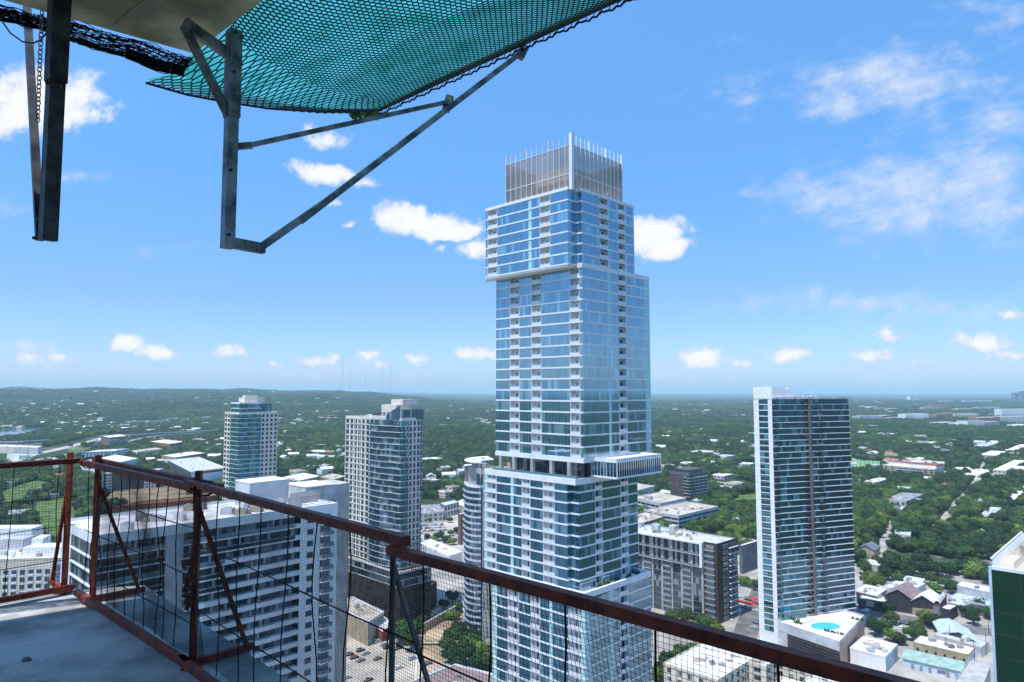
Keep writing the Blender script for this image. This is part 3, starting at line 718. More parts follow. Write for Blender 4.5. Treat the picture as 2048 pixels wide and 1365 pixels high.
# ------------------------------------------------------------------ white grid tower with dark podium
def grid_tower():
    p = G4(803, 842, 692, 844, Y=404); n, r, b, l = p; zr = EYE - 17.2; zp = EYE - 102.8; nf = 24
    t = Thing('apartment_tower', 'white gridded tower with bowed glass balconies and dark slatted car park base', 'tower', (n.x, n.y, 0))
    fl = Face(l, n); fr = Face(n, r); Lw, Rw = fl.L, fr.L
    grid = lambda k: {'n': k, 'w': .66, 'hh': .72, 'wall': 'off_white', 'band': 'off_white', 'frame': 'grey_frame', 'glass': 'dark_glass', 'ledge': .3}
    gl = {'glass': 'blue_glass', 'band': 'off_white', 'bd': 1.1, 'rail': 'blue_glass', 'pane': 1.5, 'mull': 'mullion_dark'}
    facade(t, fl, zp, zr, nf, [(0, Lw * .46, 'W', grid(6)), (Lw * .62, Lw * .72, 'W', grid(1))])
    # bowed glass bay on the left face
    pts = []
    for k in range(8):
        q = k / 7; uu = Lw * (.46 + .42 * q); pts.append(fl.pt(uu, 0, 1.9 * math.sin(math.pi * q) ** .8))
    for a_, b_ in zip(pts[:-1], pts[1:]): facade(t, Face(a_, b_), zp, zr, nf, [(0, None, 'S', dict(gl, bd=.8))])
    facade(t, fl, zp, zr, nf, [(Lw * .88, None, 'S', dict(gl, bd=1.2))])
    facade(t, fr, zp, zr, nf, [(0, Rw * .36, 'S', dict(gl, glass='teal_glass', bd=.5)), (Rw * .36, Rw * .92, 'W', dict(grid(3), w=.58)), (Rw * .92, None, 'S', dict(gl, bd=.9))])
    for k in range(5):
        fl.slab(t.mb('column', M['off_white']), Lw * .46 * k / 5, Lw * .46 * k / 5 + .5, zp, zr, -.1, .35)
    for a_, b_ in ((r, b), (b, l)): f = Face(a_, b_); f.quad(t.mb('wall', M['white']), 0, f.L, zp, zr)
    roof(t, p, zr + .3, M['light_grey'], 1.1, M['off_white'], .5, units=8)
    # crown: penthouse, trellis, curved dark glass screens
    o = n + A * 14 + B * 6; mb = MB(); mb.prism([o, o + B * 12, o + B * 12 + A * 15, o + A * 15], zr, EYE - 8.3); t.part('penthouse', mb, M['off_white'])
    o = n + A * 11 + B * 9; mb = MB(); mb.prism([o, o + B * 11, o + B * 11 + A * 12, o + A * 12], EYE - 8.3, EYE - 5.0); t.part('plant_room', mb, M['cream'])
    for k in range(3):
        f = Face(n + A * 29 + B * 6, n + A * 14 + B * 5.9); mb = MB(); f.slab(mb, 2 + k * 4.2, 4 + k * 4.2, zr + 1.2, zr + 4.4, -.02, .06); t.part('window', mb, M['dark_glass'])
    tr = MB(); o = n + A * 31 + B * 1
    for k in range(6): tr.bar(tuple(o - A * k * 1.6) + (zr + 3.6,), tuple(o - A * k * 1.6 + B * 7) + (zr + 3.6,), .2, .25); tr.bar(tuple(o - A * k * 1.6) + (zr,), tuple(o - A * k * 1.6) + (zr + 3.6,), .2, .2)
    tr.bar(tuple(o) + (zr + 3.6,), tuple(o - A * 8) + (zr + 3.6,), .25, .25); t.part('trellis', tr, M['bronze'])
    for (a0, a1, h0, h1, off) in ((16, 1.5, 2.5, 8.6, .6), ):
        sc = MB()
        for k in range(9):
            q0, q1 = k / 9, (k + 1) / 9
            P0 = fl.pt(Lw - a0 + (a0 - a1) * q0, 0, 1.6 * math.sin(math.pi * q0)); P1 = fl.pt(Lw - a0 + (a0 - a1) * q1, 0, 1.6 * math.sin(math.pi * q1))
            H0 = h0 + (h1 - h0) * q0 ** 1.2; H1 = h0 + (h1 - h0) * q1 ** 1.2
            sc.quad((P0[0], P0[1], zr + .4), (P1[0], P1[1], zr + .4), (P1[0], P1[1], zr + H1), (P0[0], P0[1], zr + H0))
        t.part('crown_screen', sc, M['blue_glass'])
    sc = MB()
    for k in range(10):
        q0, q1 = k / 10, (k + 1) / 10
        P0 = fr.pt(Rw * (.08 + .9 * q0), 0, -1.5 + 3.4 * q0 ** 2); P1 = fr.pt(Rw * (.08 + .9 * q1), 0, -1.5 + 3.4 * q1 ** 2)
        sc.quad((P0[0], P0[1], zr + .4), (P1[0], P1[1], zr + .4), (P1[0], P1[1], zr + 6.3), (P0[0], P0[1], zr + 6.3)); f = Face(P0, P1); f.slab(t.mb('screen_post', M['dark_frame']), 0, .12, zr, zr + 6.4, -.05, .1)
    t.part('crown_screen', sc, M['blue_glass'])
    # podium: two dark glazed storeys over slatted parking decks, plus lower ramp block
    o = n - A * 4 - B * 3; q = [o, o + B * (Rw + 8), o + B * (Rw + 8) + A * (Lw + 8), o + A * (Lw + 8)]
    zq = zp - 1.5
    for f in (Face(q[3], q[0]), Face(q[0], q[1])):
        facade(t, f, zq - 8, zq, 2, [(0, None, 'G', {'glass': 'dark_glass', 'band': 'light_grey', 'bh': .45, 'pane': 3.5})])
        f.slab(t.mb('podium_edge', M['light_grey']), 0, f.L, zq, zq + .5, -.6, .35)
        facade(t, f, 0, zq - 8, 6, [(0, None, 'L', {'wall': 'brown', 'slat': 'bronze'})])
    for a_, b_ in ((q[1], q[2]), (q[2], q[3])): f = Face(a_, b_); f.quad(t.mb('wall', M['concrete']), 0, f.L, 0, zq)
    roof(t, q, zq + .5, M['tan_roof'], .6, M['light_grey'], .4)
    a = v2(atz(831, 1243, 0)); e = v2(atz(873, 1212, 0)); dd = (e - a).normalized(); a0 = a + A * 8
    q2 = [a - A * 0, e, e + A * 8, a + A * 8]
    for f in (Face(a + A * 8, a), Face(a, e)): facade(t, f, 0, 15, 5, [(0, None, 'L', {'wall': 'brown', 'slat': 'bronze'})])
    roof(t, q2, 14, M['light_grey'], .9, M['bronze'], .3); foot(q, 1); foot(q2, 1); t.finish()
grid_tower()

# ------------------------------------------------------------------ tower with the pool, right
def pool_tower():
    P0 = v2(at(1549, 1000, 374)); d = Vector((.934, .357)).normalized(); zp = EYE - 121.5; zr = EYE - 4.2; nf = 36
    L = s_on(P0, d, 1704, 1000); Ll = s_on(P0, A, 1512, 1000)
    t = Thing('apartment_tower', 'slab tower of blue glass with white floor edges beside the round rooftop pool', 'tower', (P0.x, P0.y, 0))
    f = Face(P0, P0 + d * L); u = lambda px: max(0, (px - 1549) / 155 * L)
    gl = {'glass': 'pool_glass', 'band': 'rail_white', 'bd': .32, 'pane': 2.2, 'mull': 'mullion_dark'}; dk = {'glass': 'dark_glass', 'band': 'light_grey', 'bd': 1.0, 'rail': 'dark_glass'}
    facade(t, f, zp, zr, nf, [(0, u(1556), 'S', dk), (u(1556), u(1609), 'S', gl), (u(1609), u(1617), 'S', dk), (u(1623), u(1635), 'S', gl), (u(1635), u(1645), 'S', dk), (u(1645), None, 'S', dict(gl, glass='navy_glass', bd=.65))])
    f.slab(t.mb('fin', M['bronze_panel']), u(1618), u(1622), zp - 8, zr + .6, -.2, 1.0); f.slab(t.mb('roof_edge', M['light_grey']), 0, f.L + .8, zr, zr + 1.1, -.5, 1.4)
    fl = Face(P0 + A * Ll, P0)
    facade(t, fl, 6, zr, 39, [(0, Ll * .28, 'P', {'wall': 'white'}), (Ll * .28, Ll * .78, 'G', dict(gl, bh=.4, bd=.1)), (Ll * .78, None, 'P', {'wall': 'white'})])
    fl.quad(t.mb('wall', M['white']), 0, Ll, zr, EYE + 2.5); fl.quad(t.mb('wall', M['white']), 0, Ll, 0, 6)
    for i in range(37): fl.slab(t.mb('panel_joint', M['light_grey']), 0, Ll, zp + i * (zr - zp) / 36 - .05, zp + i * (zr - zp) / 36 + .05, 0, .03)
    bk = [P0 + d * L, P0 + d * L + A * 20, P0 + A * Ll]; 
    for a_, b_ in ((bk[0], bk[1]), (bk[1], bk[2])): ff = Face(a_, b_); ff.quad(t.mb('wall', M['light_grey']), 0, ff.L, 0, zr)
    poly = [P0, bk[0], bk[1], bk[2]]; roof(t, poly, zr + .2, M['light_grey'], 0)
    mb = MB(); mb.prism([P0 + d * .05, P0 + d * 9, P0 + d * 9 + A * Ll, P0 + A * (Ll - .05)], zr, EYE + 2.4); t.part('penthouse', mb, M['white'])
    mb = MB(); mb.prism([P0 + d * 9 + A * 2, P0 + d * 19 + A * 2, P0 + d * 19 + A * 10, P0 + d * 9 + A * 10], zr, EYE + 1.2); o = P0 + d * 10 + A * 3; mb.prism([o, o + d * 6, o + d * 6 + A * 5, o + A * 5], EYE + 1.2, EYE + 2.2); t.part('plant_room', mb, M['white'])
    for k in range(6): mb = MB(); o = P0 + d * (21 + k * 3.2) + A * 4; mb.prism([o, o + d * 1.8, o + d * 1.8 + A * 1.6, o + A * 1.6], zr, zr + 1.8 + .3 * (k % 3)); t.part('roof_unit', mb, M['light_grey'])
    # podium with pool terrace
    q = Q4((1679, 1287), (1556, 1246), (1728, 1234), zp - .4); n, r, b, l = q
    fl2, fr2 = Face(l, n), Face(n, r); z = zp - .5
    fl2.quad(t.mb('podium_wall', M['brown']), 0, fl2.L, 0, z - 3.8); fl2.slab(t.mb('podium_band', M['light_grey']), 0, fl2.L, z - 3.8, z + .3, -.3, .1)
    for k in range(6): fl2.slab(t.mb('podium_slat', M['dark_frame']), fl2.L * .22, fl2.L, .5 + k * 1.4, 1.2 + k * 1.4, 0, .3)
    fl2.slab(t.mb('podium_band', M['light_grey']), 0, fl2.L * .16, 2, z - 4, -.3, .1)
    fr2.quad(t.mb('podium_wall', M['rose_panel']), 0, fr2.L, 0, z + .3)
    for k in range(7): fr2.slab(t.mb('panel_joint', M['rose_panel']), fr2.L * k / 7, fr2.L * k / 7 + .1, 0, z, 0, .05)
    for a_, b_ in ((r, b), (b, l)): ff = Face(a_, b_); ff.quad(t.mb('wall', M['concrete']), 0, ff.L, 0, z)
    roof(t, q, z, M['pool_deck'], 1.0, M['light_grey'], .4)
    c = v2(atz(1651, 1253, z)); mb = MB(); k = 32
    ell = [c + B * math.cos(2 * math.pi * i / k) * 7.4 + (-A) * math.sin(2 * math.pi * i / k) * 4.8 for i in range(k)]
    ell = [c + (d * math.cos(2 * math.pi * i / k) * 8.2 + Vector((-d.y, d.x)) * math.sin(2 * math.pi * i / k) * 5.6) for i in range(k)]
    mb.prism(ell, z - .2, z + .06); t.part('pool_water', mb, M['pool_water'])
    cop = MB(); e2 = [c + (p - c) * 1.07 for p in ell]
    for i in range(k): cop.hexa([(*ell[i], z + .02), (*ell[(i + 1) % k], z + .02), (*e2[(i + 1) % k], z + .02), (*e2[i], z + .02)], [(*ell[i], z + .14), (*ell[(i + 1) % k], z + .14), (*e2[(i + 1) % k], z + .14), (*e2[i], z + .14)])
    t.part('pool_coping', cop, M['white'])
    for (px, py, sx) in ((1585, 1240, 5), (1668, 1266, 7), (1715, 1240, 4), (1596, 1247, 3)):
        o = v2(atz(px, py, z)); mb = MB()
        for i in range(40):
            w = o + (-A) * rnd.uniform(-sx, sx) * .7 + B * rnd.uniform(-.8, .8); mb.tube((w.x, w.y, z), (w.x + rnd.uniform(-.3, .3), w.y + rnd.uniform(-.3, .3), z + rnd.uniform(.5, 1.4)), .35, .08, 5)
        t.part('planter', mb, M['hedge'])
    gl2 = MB(); f3 = Face(P0 - d * .5 + (-A) * 1.2, P0 + d * 18 - Vector((-d.y, d.x)) * 1.4); glaze(t, f3, 0, f3.L, z, z + 4, M['teal_glass'], 1.5, name='lounge_glazing')
    foot(poly); foot(q); t.finish()
    for i in range(7):      # sun loungers on the pool terrace
        o = v2(atz(1606 + i * 3.6, 1247 - i * 1.3, z)); tt = Thing('sun_lounger', 'white sun lounger in the row beside the round rooftop pool', 'sun lounger', (o.x, o.y, z), 'sun loungers in a row on the pool terrace')
        e = -A * 1; g = Vector((-e.y, e.x)); mb = MB(); mb.prism([o, o + e * 1.3, o + e * 1.3 + g * .65, o + g * .65], z + .22, z + .32); tt.part('seat', mb, M['white'])
        mb = MB(); mb.bar((*(o + g * .32), z + .3), (*(o - e * .5 + g * .32), z + .85), .65, .1); tt.part('backrest', mb, M['white'])
        for k in range(4):
            w = o + e * (.1 + 1.1 * (k // 2)) + g * (.05 + .5 * (k % 2)); mb = MB(); mb.prism([w, w + e * .06, w + e * .06 + g * .06, w + g * .06], z + .0, z + .22); tt.part('leg', mb, M['white'])
        
pool_tower()

# ------------------------------------------------------------------ round fronted tower beside the tallest tower
def round_tower():
    zr = EYE - 41; Yc = 386
    pts = [v2(at(x, 1100, y)) for x, y in ((928, 398), (930.5, 392), (935, 387), (941, 384), (948, 382.3), (955, 381.5), (962, 381.2))]
    r = pts[-1] + B * 14; e = [pts[-1], pts[-1] + B * 13.5 , pts[0] + B * 15 + A * 2]
    t = Thing('apartment_tower', 'round fronted tower with banded balconies under a curved white roof canopy', 'tower', (pts[-1].x, pts[-1].y, 0))
    for a_, b_ in zip(pts[:-1], pts[1:]):
        facade(t, Face(a_, b_), 2, zr - 12, 24, [(0, None, 'S', {'glass': 'blue_glass', 'band': 'light_grey', 'bd': .9, 'rail': 'light_grey', 'pane': 1.3})])
    f = Face(e[0], e[1]); f.slab(t.mb('corner_post', M['dark_frame']), 0, 1.0, 0, zr - 5, -.3, .06)
    facade(t, f, 0, zr - 1, 13, [(1.0, None, 'W', {'n': 5, 'w': .22, 'hh': .72, 'wall': 'cream', 'skip': .45, 'frame': 'dark_frame'})])
    for a_, b_ in ((e[1], e[2]), (e[2], pts[0])): ff = Face(a_, b_); ff.quad(t.mb('wall', M['concrete']), 0, ff.L, 0, zr - 2)
    poly = pts + [e[1], e[2]]
    roof(t, poly, zr - 11.6, M['light_grey'], 1.0, M['white'], .3)
    c0 = pts[2] + B * 2.5; q = [pts[4] + A * .4 + B * .6, e[0] + A * .3 + B * .5, e[1] - B * .3 + A * .4, e[2] - B * 2]
    ff = Face(q[0], q[1]); ff.quad(t.mb('wall', M['concrete']), 0, ff.L, zr - 11.6, zr - 1.5); glaze(t, ff, ff.L * .12, ff.L * .75, zr - 11, zr - 4.5, M['blue_glass'], 1.2, d=.08, name='penthouse_glazing')
    ff = Face(pts[1] + B * 2.2, q[0]); ff.quad(t.mb('wall', M['concrete']), 0, ff.L, zr - 11.6, zr - 1.5)
    # curved canopy with square openings
    cen = v2(at(985, 940, 372)); mb = MB(); R0, R1 = 12.0, 31.0
    c = v2(at(1010, 940, 392)); nA = 20
    for k in range(nA):
        a0 = math.radians(118 + 110 * k / nA); a1 = math.radians(118 + 110 * (k + 1) / nA)
        for j, (ra, rb) in enumerate(((14, 16.6), (16.6, 20.4), (20.4, 23))):
            if j == 1 and k % 5 in (2, 3): continue
            P = [c + Vector((math.cos(a_), math.sin(a_))) * rr for a_, rr in ((a0, ra), (a0, rb), (a1, rb), (a1, ra))]
            zz = lambda rr: zr + 1.2 + (rr - 14) * .13
            zs = [zz(ra), zz(rb), zz(rb), zz(ra)]
            mb.hexa([(p.x, p.y, z_ - .5) for p, z_ in zip(P, zs)], [(p.x, p.y, z_) for p, z_ in zip(P, zs)])
    t.part('roof_canopy', mb, M['white'])
    for k in range(4):
        w = c + Vector((math.cos(math.radians(140 + 25 * k)), math.sin(math.radians(140 + 25 * k)))) * 15; mb = MB(); mb.tube((w.x, w.y, zr - 11), (w.x, w.y, zr + .9), .3); t.part('canopy_post', mb, M['white'])
    foot(poly); t.finish()
round_tower()

# ------------------------------------------------------------------ green glass block at the right edge
def green_block():
    z = EYE - 32.7; n0 = v2(at(1983, 1135, 130)); rt = n0 - A * 26; bk = n0 + B * 34
    t = Thing('office_block', 'dark green glass office block with white roof rail at the right edge', 'office building', (n0.x, n0.y, 0))
    f = Face(n0, rt)
    for i in range(24): 
        nn = 6
        for k in range(nn):
            a, b = f.L * k / nn, f.L * (k + 1) / nn; z1 = z - i * 4.0 - (0.4 if i == 0 else 0); z0 = z - (i + 1) * 4.0
            j = [rnd.uniform(-.05, .05) for _ in range(4)]; t.mb('curtain_wall', M['green_glass']).quad(f.pt(a, z0, j[0]), f.pt(b, z0, j[1]), f.pt(b, z1, j[2]), f.pt(a, z1, j[3]))
            f.slab(t.mb('mullion', M['dark_frame']), a - .05, a + .05, z0, z1, 0, .06)
        f.slab(t.mb('mullion', M['dark_frame']), 0, f.L, z0 - .06, z0 + .06, 0, .05)
    f.slab(t.mb('roof_edge', M['rail_white']), 0, f.L, z - .4, z + .25, -.5, .15); f.slab(t.mb('corner_fin', M['light_blue']), -.45, 0, 8, z + .1, -.3, .3); f.slab(t.mb('wall', M['dark_brick']), 0, f.L, 0, z - 96, -.2, 0)
    fl = Face(bk, n0); fl.quad(t.mb('wall', M['light_grey']), 0, fl.L, 0, z); rr = Face(rt + B * 34, bk); rr.quad(t.mb('wall', M['light_grey']), 0, rr.L, 0, z)
    rr = Face(rt, rt + B * 34); rr.quad(t.mb('wall', M['light_grey']), 0, rr.L, 0, z)
    poly = [n0, rt, rt + B * 34, bk]; roof(t, poly, z + .1, M['tan_roof'], 0, units=6)
    mb = MB()
    for k in range(36):
        w = n0 + B * (k * .95) - A * .2; mb.prism([w, w + B * .07, w + B * .07 - A * .5, w - A * .5], z + .1, z + 1.5)
    mb.bar((*n0, z + 1.55), (*(bk), z + 1.55), .3, .2); mb.bar((*n0, z + .9), (*(bk), z + .9), .1, .1); t.part('roof_rail', mb, M['rail_white'])
    w0 = n0 - A * 3.5; mb = MB()
    for k in range(28): w = w0 + B * k * 1.2; mb.prism([w, w + B * .05, w + B * .05 - A * .05, w - A * .05], z + .1, z + 1.3)
    mb.bar((*w0, z + 1.3), (*(w0 + B * 33), z + 1.3), .06, .06); mb.bar((*w0, z + .8), (*(w0 + B * 33), z + .8), .05, .05); t.part('walkway_rail', mb, M['galv'])
    foot(poly); t.finish()
green_block()
mat('bark_pole', (.07, .05, .04), .9)
# ------------------------------------------------------------------ lower buildings
def Qb(n, base_py, l, r):
    Y = atz(n[0], base_py, 0).y; h = at(n[0], n[1], Y).z; return Q4(n, l, r, h), h
def lowb(name, label, cat, poly, h, nfl=2, ls=None, rs=None, wall='light_grey', roofm='white_roof', par=.8, parm=None, units=0, group=None, z0=0, loc_z=None):
    n, r, b, l = poly
    g = min(terrain(p.x, p.y) for p in poly)
    t = Thing(name, label, cat, (n.x, n.y, g), group)
    fl, fr = Face(l, n), Face(n, r)
    facade(t, fl, g, h, nfl, ls(fl.L) if ls else [(0, None, 'P', {'wall': wall})])
    facade(t, fr, g, h, nfl, rs(fr.L) if rs else [(0, None, 'P', {'wall': wall})])
    for a_, b_ in ((r, b), (b, l)): f = Face(a_, b_); f.quad(t.mb('wall', M[wall]), 0, f.L, g, h)
    roof(t, poly, h + .05, M[roofm], par, M[parm or wall], .35, units)
    foot(poly); return t
def Wn(wall, sp=4.0, w=.5, hh=.5, glass='dark_glass', frame='grey_frame', ledge=None):
    return lambda L: [(0, None, 'W', dict(n=max(1, int(L / sp)), w=w, hh=hh, wall=wall, glass=glass, frame=frame, **({'ledge': ledge} if ledge else {})))]
def Kd(wall='light_grey'): return lambda L: [(0, None, 'K', {'wall': wall})]
def Pl(wall): return lambda L: [(0, None, 'P', {'wall': wall})]
def Gl(glass='blue_glass', band='white', bh=.9, pane=2): return lambda L: [(0, None, 'G', {'glass': glass, 'band': band, 'bh': bh, 'pane': pane})]

# car parks and offices between the tallest tower and the pool tower
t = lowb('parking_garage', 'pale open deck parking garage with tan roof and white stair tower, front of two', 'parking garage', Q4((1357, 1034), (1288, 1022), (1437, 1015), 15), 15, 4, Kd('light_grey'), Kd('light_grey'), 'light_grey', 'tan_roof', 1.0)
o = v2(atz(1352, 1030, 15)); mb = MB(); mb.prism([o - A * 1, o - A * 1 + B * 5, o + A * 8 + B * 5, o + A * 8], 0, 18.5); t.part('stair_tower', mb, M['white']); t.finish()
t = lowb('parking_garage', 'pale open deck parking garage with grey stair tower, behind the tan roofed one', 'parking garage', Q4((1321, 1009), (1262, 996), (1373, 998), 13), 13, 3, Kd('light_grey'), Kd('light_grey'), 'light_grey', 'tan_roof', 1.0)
o = v2(atz(1296, 1000, 13)); mb = MB(); mb.prism([o - A * 3, o - A * 3 + B * 5, o + A * 5 + B * 5, o + A * 5], 0, 17); t.part('stair_tower', mb, M['concrete']); t.finish()
lowb('office_building', 'small white office with a square grid of dark openings behind the parking garages', 'office building', Q4((1266, 985), (1232, 979), (1307, 974), 14), 14, 3, Wn('white', 4, .66, .62), Wn('white', 4, .66, .62), 'white', 'tan_roof', 1).finish()
p, h = Qb((1379, 951), 1008, (1340, 946), (1414, 946))
t = lowb('apartment_block', 'dark brick apartment block with balconies and a dark flat penthouse', 'apartment building', p, h, 9,
    lambda L: [(0, L * .7, 'W', {'n': 3, 'w': .3, 'hh': .45, 'wall': 'dark_brick'}), (L * .7, None, 'S', {'glass': 'dark_glass', 'band': 'concrete', 'bd': 1.2})],
    lambda L: [(0, L * .3, 'S', {'glass': 'dark_glass', 'band': 'concrete', 'bd': .8}), (L * .3, None, 'W', {'n': 3, 'w': .7, 'hh': .5, 'wall': 'slate', 'ledge': .9})], 'dark_brick', 'dark_roof', 1, 'slate')
mb = MB(); q = inset(p, 6); mb.prism(q, h, h + 5); t.part('penthouse', mb, M['slate']); mb = MB(); mb.prism(inset(p, 4.5), h + 5, h + 5.5); t.part('penthouse_roof', mb, M['dark_roof']); t.finish()
t = lowb('office_building', 'brick and glass office with tan roof beside the grey concrete mid rise', 'office building', Q4((1288, 1047), (1250, 1036), (1329, 1035), 14), 14, 3, Wn('brick', 4, .5), lambda L: [(0, L * .15, 'P', {'wall': 'brick'}), (L * .15, None, 'G', {'glass': 'blue_glass', 'band': 'slate', 'bh': .8})], 'brick', 'tan_roof', .6, units=14); t.finish()
p, h = Qb((1434, 1089), 1250, (1252, 1058), (1474, 1077)); n, r, b, l = p
t = Thing('apartment_block', 'grey concrete mid rise apartments with a brown brick end beside the pool tower', 'apartment building', (n.x, n.y, 0))
fl, fr = Face(l, n), Face(n, r); L = fl.L; hf = (h - 1) / 13; zt = h - 1
Lb = L * .86; cols = [k * Lb / 8 for k in range(9)]
facade(t, fl, 0, zt - 4 * hf, 9, [(cols[k], cols[k + 1] - (0 if k % 2 else 1.2), 'S', {'glass': 'dark_glass' if k % 2 else 'blue_glass', 'band': 'concrete_dark', 'bd': .15, 'pane': 1.6}) for k in range(8)] + [(Lb - 1.4, Lb, 'P', {'wall': 'mid_grey'})])
for k in range(8): fl.slab(t.mb('pier', M['mid_grey']), cols[k + 1] - 1.25, cols[k + 1], 0, zt, 0, .5)
for k in (1, 3, 5, 7):
    for i in range(9): t.bals.append((fl, fl.pt(cols[k - 1] + .4, zt - 4 * hf - (i + 1) * hf), cols[1] * .8, hf, 1.5, ('cream', 'galv', 'dark_glass', 'out')))
for row in range(2):
    z = zt - (row + 1) * 2 * hf
    facade(t, fl, z, z + 2 * hf, 1, [(0, Lb, 'W', {'n': 12, 'w': .62, 'hh': .8, 'wall': 'mid_grey', 'frame': 'dark_frame'})])
    fl.slab(t.mb('terrace_slab', M['light_grey']), 0, Lb, z, z + .35, 0, 2.2); fl.slab(t.mb('terrace_rail', M['galv']), 0, Lb, z + .4, z + 1.3, 2.1, 2.16)
fl.slab(t.mb('frame', M['white']), Lb - 1.4, Lb + .2, zt - 4 * hf, zt + .9, 0, 2.3); fl.slab(t.mb('frame', M['white']), 0, Lb - 1.4, zt - .3, zt + .9, 0, 2.3)
facade(t, fl, 0, zt, 13, [(Lb, L, 'P', {'wall': 'brown'})])
for i in range(13): t.bals.append((fl, fl.pt(Lb + 1, zt - (i + 1) * hf), (L - Lb) * .72, hf, 1.1, ('cream', 'galv', 'dark_glass', 'out')))
facade(t, fr, 0, zt, 13, [(0, fr.L * .25, 'P', {'wall': 'brown'}), (fr.L * .25, fr.L * .55, 'W', {'n': 1, 'w': .72, 'hh': .62, 'wall': 'brown', 'frame': 'white_frame'}), (fr.L * .55, None, 'W', {'n': 2, 'w': .7, 'hh': .6, 'wall': 'brown', 'ledge': 1.0})])
f = Face(n, r); f.slab(t.mb('parapet', M['brown']), 0, f.L, zt, h + .2, -.4, .02); fl.slab(t.mb('parapet', M['brown']), Lb + .2, L, zt, h + .2, -.4, .02)
for a_, b_ in ((r, b), (b, l)): f = Face(a_, b_); f.quad(t.mb('wall', M['concrete']), 0, f.L, 0, h)
roof(t, p, zt + .1, M['light_grey'], 0, units=34); foot(p)
for (u_, v_, s_, hh_) in ((.25, .5, 5, 4), (.42, .6, 4, 4.5), (.04, .55, 10, 3.5)):
    o = l + (n - l) * u_ + (b - l) * v_; mb = MB(); mb.prism([o, o + A * s_, o + A * s_ + B * 4, o + B * 4], zt, zt + hh_); t.part('plant_room', mb, M['light_grey'])
t.finish()
lowb('apartment_block', 'small grey apartment block with tall narrow windows left of the pool tower', 'apartment building', Q4((1484, 1094), (1478, 1091), (1532, 1079), 20), 20, 6, Wn('slate', 4, .4, .7), Wn('slate', 3.6, .4, .75), 'slate', 'white_roof', .7).finish()

# centre: shops and lots seen between the grid tower and the round tower
t = lowb('shop_building', 'two storey pale shop building with dark roof beside the grey entrance block', 'shop', Q4((886, 1024), (836, 1030), (893, 1008), 9), 9, 2, Wn('cream', 5, .5), Wn('cream'), 'cream', 'roof_grey', .8, units=8); t.finish()
t = lowb('shop_building', 'grey and cream two storey block with big dark windows and pale blue roof', 'shop', Q4((889, 1013), (880, 1007), (918, 1006), 12), 12, 2, Pl('slate'), Wn('cream', 5, .55, .6), 'slate', 'blue_metal', .6); t.finish()
lowb('warehouse', 'long low warehouse with pale ribbed walls and white roof edge behind the guardrail', 'warehouse', Q4((898, 1114), (836, 1087), (924, 1106), 8), 8, 1, Pl('light_grey'), Pl('cream'), 'light_grey', 'white_roof', .9, 'white', units=5).finish()
t = lowb('apartment_block', 'red brick block with grey top floors tucked behind the round fronted tower', 'apartment building', Q4((921, 1031), (916, 1028), (952, 1022), 26), 26, 8, Wn('brick', 4, .45), Wn('brick', 4, .45), 'brick', 'white_roof', .8); t.finish()
lowb('shop_building', 'long white roofed shop left of the round fronted tower', 'shop', Q4((930, 1014), (905, 1007), (950, 1006), 7), 7, 1, Pl('light_grey'), Pl('light_grey'), 'light_grey', 'white_roof', .5, units=6).finish()
# between cream tower and grid tower
for lab, n_, l_, r_, h_, w_, rf, nf_ in (
    ('round cornered white office with ribbon windows behind the striped tower roof', (585, 982), (545, 973), (612, 975), 16, 'white', 'white_roof', 3),
    ('low white flat roofed store between the cream tower and the grid tower', (640, 985), (602, 974), (690, 972), 7, 'light_grey', 'white_roof', 1),
    ('low tan flat roofed store below the grid tower trees', (668, 960), (640, 954), (692, 953), 6, 'tan_wall', 'tan_roof', 1),
    ('beige strip building with pale roof at the foot of the cream tower', (600, 962), (566, 955), (640, 953), 6, 'cream', 'white_roof', 1)):
    lowb('store', lab, 'store', Q4(n_, l_, r_, h_), h_, nf_, Wn(w_, 5, .7, .4), Wn(w_, 5, .7, .4), w_, rf, .6, units=4).finish()

